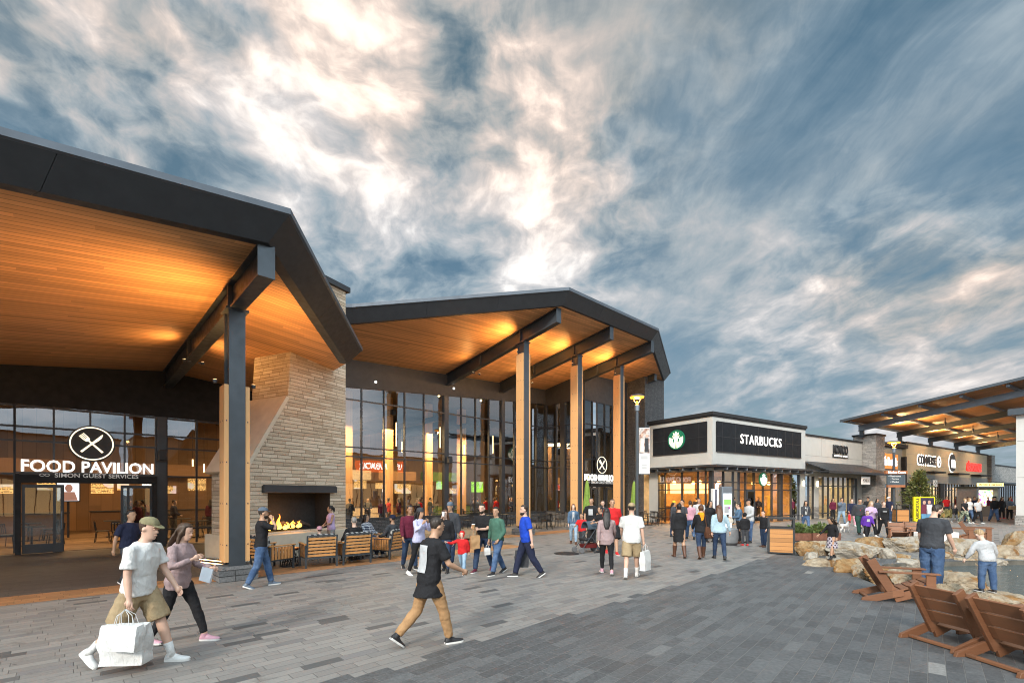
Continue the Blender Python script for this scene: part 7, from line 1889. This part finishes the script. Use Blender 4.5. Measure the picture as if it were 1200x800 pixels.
paper_bag(a['handR'] + V((.04, -.04, -.16)), .4, .24, .34, .14, 'tan', 'brown paper bag carried by the bearded man in black', handle=.14)
a = person(583, 11.6, 1.70, 222, 'walk', 'man in green sweater and jeans walking with one hand in his pocket', ('green', 1, .88, .016), ('trousers', 'jeans', .014, .97), ('sneaker', 'black'), ('short', 'black'), 'tan', armL=('to', -.17, .12, .86), armR=(-6, 18, 10, .0), yaw=22)
paper_bag(a['handR'] + V((-.03, -.02, -.10)), .3, .16, .18, .10, 'white', 'small white bag swinging from the hand of the man in the green sweater', handle=.08)
a = person(617, 11.2, 1.76, 192, 'walk2', 'man in royal blue polo shirt and dark trousers striding left', ('royal', .5, .86, .022), ('trousers', 'navy', .014, .98), ('sneaker', 'black'), ('short', 'dark'), 'light', beard='dark', wide=1.12, armR=(-2, 7, 8, 0), armL=(-14, 10, 8, 0), legR=(20, 6), legL=(-15, 18))
paper_bag(a['handR'] + V((0, 0, -.12)), .1, .34, .42, .12, 'charcoal', 'large black shopping bag carried by the man in the blue polo shirt')
# stroller family
person(672, 18.4, 1.60, 262, 'step', 'woman in denim jacket and pale ripped jeans walking forward', ('denimj', 1, .92, .024), ('trousers', 'lightjeans', .006, .92), ('ankleboot', 'brownleather'), ('long', 'auburn'), 'fair', True, inner='lightgrey')
person(693, 18.0, 1.83, 250, 'stand', 'tall young man in printed black T-shirt behind the stroller', ('black', .5, .88, .018), ('trousers', 'charcoal', .012, .97), ('sneaker', 'black'), ('short', 'black'), 'tan', print=('lightgrey', 1.12, 1.34, False))
person(705, 15.9, 1.60, 205, 'walk', 'woman in black top pushing the baby stroller', ('black', .5, .86, .014), ('trousers', 'charcoal', .006, .95), ('sneaker', 'black'), ('bun', 'black'), 'tan', True, 1.2, armL=('to', -.16, .42, 1.02), armR=('to', .16, .42, 1.02))
person(706, 18.8, 1.74, 268, 'step', 'balding man in grey shirt behind the woman with the stroller', ('charcoal', .5, .88, .016), ('trousers', 'darkjeans', .012, .97), ('sneaker', 'black'), ('buzz', 'dark'), 'light')
person(717, 15.4, 1.86, 268, 'walk', 'large man in red T-shirt, black shorts and red shoes', ('red', .5, .84, .026), ('shorts', 'black', .03, 1.0), ('sneaker', 'red'), ('buzz', 'dark'), 'tan', wide=1.2)
person(711, 11.6, 1.66, 82, 'walk', 'woman in mauve top seen from behind, long dark hair over her back', ('mauve', 1, .80, .016), ('leggings', 'black', .0, .9), ('sneaker', 'pink'), ('verylong', 'black'), 'fair', True)
a = person(740, 11.1, 1.80, 72, 'walk2', 'man in white T-shirt and khaki cap walking away with a white bag', ('white', .5, .84, .028), ('shorts', 'khaki', .022, .95), ('sock', 'white'), ('short', 'dark'), 'light', cap=('cap', 'khaki'), armR=(0, 10, 10, .0))
paper_bag(a['handR'] + V((.03, -.02, -.12)), .9, .40, .46, .14, 'white', 'white shopping bag hanging from the hand of the man in the khaki cap')
# three women from behind and the queue at the coffee shop
person(796, 14.6, 1.69, 85, 'step', 'woman from behind in black jacket, black skirt and tall brown boots', ('black', 1, .92, .024), ('skirt', 'black', .0, .52), ('boot', 'brownleather'), ('bun', 'black'), 'tan', True, 1.05)
a = person(822, 14.4, 1.67, 80, 'walk2', 'woman from behind in black with orange scarf, jeans and brown boots', ('black', 1, .86, .02), ('trousers', 'darkjeans', .004, .55), ('boot', 'brownleather'), ('bun', 'auburn'), 'light', True, scarf='orange')
t = thing('shoulder_bag', 'brown leather shoulder bag on the woman with the orange scarf', 'bag', a['hipR'] + V((.11, -.10, -.05)), .3); mb = MB(); mb.rings([[V((x * .9, y, -.18)) for x, y in ((-.15, -.06), (.15, -.06), (.15, .06), (-.15, .06))], [V((x, y, 0)) for x, y in ((-.16, -.07), (.16, -.07), (.16, .07), (-.16, .07))], [V((x, y * .5, .18)) for x, y in ((-.13, -.06), (.13, -.06), (.13, .06), (-.13, .06))]]); mb.build('bag_body', fab('brownleather'), t, bevel=.02)
mb = MB(); mb.tube([(-.10, 0, .17), (-.14, .02, .45), (-.13, .06, .62)], .012, 6); mb.build('strap', fab('brownleather'), t)
person(843, 14.2, 1.66, 78, 'step', 'woman from behind in light blue shirt, jeans and very long brown hair', ('lightblue', 1, .86, .024), ('trousers', 'darkjeans', .004, .97), ('ankleboot', 'black'), ('verylong', 'auburn'), 'light', True, 1.1, armR=(6, 22, 10, 0))
person(800, 19.2, 1.74, 200, 'stand', 'man in dark T-shirt turned sideways near the coffee shop window', ('charcoal', .5, .88, .014), ('trousers', 'jeans', .012, .97), ('sneaker', 'white'), ('short', 'black'), 'tan')
person(809, 20.5, 1.68, 80, 'step', 'woman from behind in pink shirt and jeans by the coffee shop', ('pink', .5, .88, .02), ('trousers', 'jeans', .008, .97), ('sneaker', 'black'), ('bun', 'brown'), 'fair', True, 1.15)
person(789, 21.5, 1.66, 320, 'stand', 'person in mustard yellow hat by the coffee shop window', ('charcoal', 1, .88, .02), ('trousers', 'darkjeans', .012, .97), ('sneaker', 'black'), ('long', 'dark'), 'tan', True, cap=('beanie', 'yellow'))
person(819, 21.8, 1.78, 250, 'stand', 'man in pale grey T-shirt deep in the coffee shop queue', ('lightgrey', .5, .88, .016), ('trousers', 'charcoal', .012, .97), ('sneaker', 'white'), ('short', 'black'), 'tan')
person(832, 19.2, 1.70, 280, 'stand', 'dark haired person in black beside the information pillar', ('black', 1, .88, .02), ('trousers', 'charcoal', .012, .97), ('sneaker', 'black'), ('long', 'black'), 'tan', True)
a = person(866, 18.6, 1.64, 165, 'stand', 'woman in denim jacket and black leggings with a cream bag', ('denimj', 1, .98, .02), ('leggings', 'black', .002, .92), ('sneaker', 'brownleather'), ('bun', 'dark'), 'light', True, armL=('to', -.10, .28, 1.05), armR=('to', .10, .26, 1.05))
paper_bag(V((a['handL'].x, a['handL'].y, 1.02)), .2, .26, .20, .14, 'cream', 'cream handbag on the arm of the woman in the denim jacket', 'handbag', .10)
person(873, 17.9, 1.24, 95, 'stand', 'child from behind in a black hooded top beside the denim jacket woman', ('black', 1, .86, .03), ('trousers', 'charcoal', .014, .97), ('sneaker', 'red'), ('short', 'black'), 'tan', hood='black')
person(878, 18.9, 1.78, 190, 'stand', 'man in pale grey hooded top and black cap facing left', ('lightgrey', 1, .86, .026), ('trousers', 'jeans', .014, .97), ('sneaker', 'black'), ('short', 'black'), 'tan', cap=('cap', 'black'), armL=('to', -.1, .25, 1.05))
person(895, 17.4, 1.34, 200, 'stand', 'boy in black jacket and jeans beside the wooden bin', ('black', 1, .88, .03), ('trousers', 'darkjeans', .014, .97), ('sneaker', 'brownleather'), ('short', 'brown'), 'light', armR=('to', .06, .22, 1.15))
person(944, 24.0, 1.66, 250, 'walk', 'woman in black and white jacket and jeans before the pale shop', ('charcoal', 1, .92, .022), ('trousers', 'jeans', .004, .95), ('ankleboot', 'black'), ('long', 'black'), 'tan', True, inner='white')
# middle crowd
person(976, 34.6, 1.64, 262, 'stand', 'woman in maroon hooded top at the shop with the awnings', ('maroon', 1, .86, .022), ('leggings', 'black', .002, .95), ('sneaker', 'black'), ('long', 'black'), 'tan', True)
person(986, 30.3, 1.74, 262, 'step', 'person in grey jacket and pale jeans holding up a phone', ('bluegrey', 1, .88, .026), ('trousers', 'lightjeans', .01, .97), ('ankleboot', 'black'), ('short', 'black'), 'tan', armR=('to', .08, .28, 1.38))
a = person(998, 28.5, 1.72, 250, 'walk', 'person in dark open coat walking the white dog', ('navy', 1, .80, .026), ('trousers', 'pink', .01, .97), ('sneaker', 'white'), ('short', 'auburn'), 'fair')
paper_bag(a['handR'] + V((0, 0, -.12)), 1, .26, .50, .12, 'red', 'bright red shopping bag beside the person with the dog')
person(1007, 22.8, 1.79, 258, 'walk2', 'man in grey jacket over red shirt and dark green trousers', ('charcoal', 1, .90, .028), ('trousers', 'dkgreen', .02, .97), ('sneaker', 'black'), ('short', 'black'), 'tan', wide=1.1, inner='red')
person(1020, 21.6, 1.68, 262, 'walk', 'blonde woman in lavender sweater behind the boy in purple', ('lilac', 1, .86, .026), ('leggings', 'black', .006, .95), ('sneaker', 'white'), ('long', 'blond'), 'fair', True, 1.15, armR=('to', .1, .26, 1.15), armL=('to', -.1, .26, 1.12))
person(1016, 20.2, 1.27, 255, 'walk2', 'boy in bright purple printed top and black trousers', ('purple', 1, .80, .04), ('trousers', 'black', .014, .97), ('sneaker', 'black'), ('short', 'brown'), 'fair', print=('lightgrey', 1.12, 1.28, False))
person(1035, 21.0, 1.69, 250, 'walk', 'woman in black sports top and leggings striding beside the lavender sweater', ('black', 1, .86, .02), ('leggings', 'black', .004, .88), ('sneaker', 'black'), ('pony', 'auburn'), 'fair', True, print=('lightgrey', 1.26, 1.30, False))
person(1017, 32.5, 1.76, 262, 'stand', 'man in black cap behind the crowd near the stone pier', ('black', 1, .88, .024), ('trousers', 'charcoal', .014, .97), ('sneaker', 'black'), ('short', 'black'), 'tan', cap=('cap', 'black'))
person(1028, 31.5, 1.66, 262, 'stand', 'dark coated woman behind the crowd right of the black cap', ('charcoal', 1, .80, .03), ('trousers', 'charcoal', .014, .97), ('sneaker', 'black'), ('long', 'black'), 'tan', True)
person(1042, 32.0, 1.76, 190, 'stand', 'man in navy with a white cap beside the sign post', ('navy', .5, .86, .022), ('trousers', 'darkjeans', .014, .97), ('sneaker', 'white'), ('short', 'dark'), 'light', cap=('cap', 'white'), wide=1.1)
# right crowd
person(1109, 39.5, 1.78, 270, 'stand', 'person in red shirt under the plaza roof at the left of the crowd', ('red', .5, .86, .03), ('trousers', 'charcoal', .014, .97), ('sneaker', 'black'), ('short', 'black'), 'tan', wide=1.15)
person(1119, 32.4, 1.2, 268, 'step', 'child in black coat at the front of the right hand crowd', ('black', 1, .80, .035), ('trousers', 'grey', .014, .97), ('sneaker', 'white'), ('short', 'auburn'), 'fair')
person(1130, 31.3, 1.68, 268, 'walk', 'woman in black T-shirt and mottled trousers in the right hand crowd', ('black', .5, .90, .02), ('trousers', 'camo', .016, .97), ('sneaker', 'white'), ('bun', 'blond'), 'fair', True, 1.1)
person(1136, 32.6, 1.70, 268, 'step', 'woman in white T-shirt and jeans in the right hand crowd', ('white', .5, .88, .02), ('trousers', 'jeans', .012, .97), ('sneaker', 'black'), ('long', 'blond'), 'fair', True)
person(1146, 31.0, 1.70, 266, 'step', 'person in pale grey T-shirt and black trousers in the right hand crowd', ('lightgrey', .5, .86, .024), ('trousers', 'black', .014, .97), ('sneaker', 'white'), ('bun', 'dark'), 'tan', wide=1.15, armL=('to', -.05, .22, 1.3))
person(1142, 37.0, 1.76, 262, 'stand', 'man in navy shirt deeper in the right hand crowd', ('navy', .5, .88, .02), ('trousers', 'darkjeans', .014, .97), ('sneaker', 'black'), ('short', 'black'), 'tan')
person(1134, 39.0, 1.72, 262, 'stand', 'man in dark green shirt deeper in the right hand crowd', ('dkgreen', .5, .88, .02), ('trousers', 'darkjeans', .014, .97), ('sneaker', 'black'), ('short', 'black'), 'tan')
person(1165, 33.6, 1.80, 265, 'step', 'man in black jacket, cap and worn jeans beside the lit kiosk', ('black', 1, .86, .03), ('trousers', 'jeans', .022, .97), ('sneaker', 'black'), ('short', 'black'), 'tan', cap=('cap', 'black'), wide=1.15)
person(1174, 37.0, 1.72, 262, 'stand', 'dark clothed person left of the one carrying a tray', ('black', 1, .84, .026), ('trousers', 'black', .014, .97), ('sneaker', 'red'), ('long', 'black'), 'tan', True)
a = person(1183, 36.0, 1.70, 255, 'stand', 'person in blue patterned top carrying a wide cardboard tray', ('bluegrey', 1, .86, .026), ('trousers', 'black', .014, .97), ('sneaker', 'black'), ('long', 'black'), 'tan', True, armL=('to', -.2, .35, 1.0), armR=('to', .2, .35, 1.0))
t = thing('cardboard_tray', 'wide pale cardboard tray carried in the right hand crowd', 'box', (a['handL'] + a['handR']) / 2 + V((0, -.12, -.05)), a['rz']); mb = MB(); mb.box(-.38, .38, -.12, .12, -.12, .14); o = mb.build('tray_body', fab('khaki'), t, bevel=.01); mb = MB(); mb.box(-.34, .34, -.10, .10, .142, .15); mb.build('tray_lid', fab('cream'), t)
# at the pond
person(975, 12.8, 1.16, 195, 'step', 'girl in black sweater and checked skirt standing on the rocks', ('black', 1, .94, .018), ('skirt', 'checkskirt', .03, .46), ('ankleboot', 'black'), ('long', 'dark'), 'tan', True, z=.20, nod=22, armL=(6, 24, 20, 0), armR=(20, 26, 30, 0))
person(1092, 9.3, 1.80, 24, 'stand', 'bearded man in charcoal T-shirt and jeans looking down at the water', ('charcoal', .5, .88, .018), ('trousers', 'jeans', .022, .97), ('sneaker', 'black'), ('buzz', 'dark'), 'light', beard='black', glasses=True, yaw=-18, nod=24, armR=(12, 8, 16, .0), armL=(8, 8, 14, .1), lean=6, wide=.96, vx=.0125)
person(1157, 7.75, 1.02, 85, 'stand', 'blond toddler in grey sweater and jeans standing on the flat rock by the water', ('lightgrey', 1, .88, .028), ('trousers', 'jeans', .018, .97), ('sneaker', 'black'), ('short', 'blond'), 'fair', z=.36, nod=28, lean=14, armL=(6, 26, 20, .0), armR=(4, 26, 16, .0), spread=.06, vx=.0115)
# seated people, child by the stroller, diners behind the glass
def sit_on(k, label, hgt, **kw):
    p, hd = SEATS[k]; a = R(hd); q = p + V((cos(a), sin(a), 0)) * -.06
    return person(0, 0, hgt, hd + kw.pop('turn', 0), 'sit', label, xy=(q.x, q.y), seat=.42, **kw)
sit_on('b', 'child in pale pink cap sitting low in the lounge chair nearest the mantel', 1.25, top=('pink', 1, .90, .02), bottom=('trousers', 'grey', .012, .97), shoes=('sneaker', 'white'), hair=('short', 'brown'), tone='fair', cap=('beanie', 'pink'))
sit_on('c', 'grey haired person in black sitting in the middle lounge chair', 1.72, top=('black', 1, .90, .022), bottom=('trousers', 'charcoal', .014, .97), shoes=('sneaker', 'black'), hair=('short', 'grey'), tone='fair', yaw=-30)
sit_on('d', 'man in navy beanie and dark jacket sitting sideways in a lounge chair', 1.74, top=('charcoal', 1, .90, .024), bottom=('trousers', 'darkjeans', .014, .97), shoes=('sneaker', 'white'), hair=('short', 'dark'), tone='tan', cap=('beanie', 'navy'), beard='dark')
p_ = at(432, 15.3); lounge(p_, 330, 'slatted lounge chair facing the plaza with the woman in plaid')
person(0, 0, 1.66, 330, 'sit', 'woman with long black hair in blue and white plaid sitting facing the plaza', xy=(p_.x, p_.y), seat=.46, top=('plaid', 1, .90, .02), bottom=('trousers', 'darkjeans', .008, .97), shoes=('sneaker', 'white'), hair=('long', 'black'), tone='tan', fem=True, lean=-14, yaw=25)
person(682, 16.9, 1.28, 235, 'step', 'child in red T-shirt holding on to the front of the stroller', ('red', .5, .86, .02), ('trousers', 'charcoal', .012, .97), ('sneaker', 'black'), ('short', 'black'), 'tan', armR=('to', .16, .26, .82))
din = []
for i, (cl, hr_, tn, fem) in enumerate((('charcoal', ('short', 'black'), 'tan', False), ('maroon', ('long', 'dark'), 'light', True), ('navy', ('short', 'brown'), 'light', False), ('red', ('bun', 'black'), 'tan', True))):
    x_ = W(11 + i * 2.3, 24.6)
    info = person(0, 0, 1.70, 250 + 40 * i, 'stand' if i % 2 else 'clasp', 'dim figure of a customer standing behind the glass', (cl, 1, .88, .022), ('trousers', 'charcoal', .014, .97), ('sneaker', 'black'), hr_, tn, fem, xy=(x_.x, x_.y), group='customers inside the food hall', vx=.03)
    din.append(info['root'])
finish_people()
for o in PEND_DOG:
    r = o.modifiers.new('r', 'REMESH'); r.mode = 'VOXEL'; r.voxel_size = .014; r.use_smooth_shade = True
    s = o.modifiers.new('s', 'SMOOTH'); s.iterations = 3
rr = random.Random(5)
for k in range(30):
    u = rr.uniform(8.8, 24.2) if k < 22 else rr.uniform(.2, 6.5); n = rr.uniform(23.8, 28.5)
    if k >= 22: n = rr.uniform(24.5, 29)
    dup(rr.choice(din), W(u, n, .02), rr.uniform(0, 6.28))
for k in range(10):
    q = SW(rr.uniform(.8, 10.5), -rr.uniform(1.0, 3.6), .02)
    o = dup(rr.choice(din), q, rr.uniform(0, 6.28), 'dim figure of a customer inside the coffee shop'); o['group'] = 'customers inside the coffee shop'
for k in range(12):
    o = dup(rr.choice(din), at(rr.uniform(1108, 1186), rr.uniform(41, 50)), rr.uniform(0, 6.28), 'tiny distant shopper in the shade before the far shop fronts'); o['group'] = 'distant shoppers under the plaza roof'
# furniture glimpsed inside the hall
first_in = []
for k in range(12):
    u = 9.3 + (k % 6) * 2.5 + rr.uniform(-.3, .3); n = 24 + (k // 6) * 2.6
    o = dup(tb0, W(u, n, .02), PANG, 'dark dining table inside the glass hall'); o['group'] = 'dining tables inside the food hall'
    for j in range(2):
        a = rr.uniform(0, 6.28); o = dup(ch0, W(u + .65 * cos(a), n + .65 * sin(a), .02), PANG + a + pi / 2, 'dark dining chair inside the glass hall'); o['group'] = 'dining chairs inside the food hall'
for k in range(8):
    u = -3.6 + (k % 4) * 2.7 + rr.uniform(-.3, .3); n = 25.2 + (k // 4) * 2.8
    if -.4 < u < 1.6: u = 2.2
    o = dup(tb0, W(u, n, .02), PANG, 'dark dining table inside the glass hall'); o['group'] = 'dining tables inside the food hall'
    for j in range(2):
        a = rr.uniform(0, 6.28); o = dup(ch0, W(u + .65 * cos(a), n + .65 * sin(a), .02), PANG + a + pi / 2, 'dark dining chair inside the glass hall'); o['group'] = 'dining chairs inside the food hall'
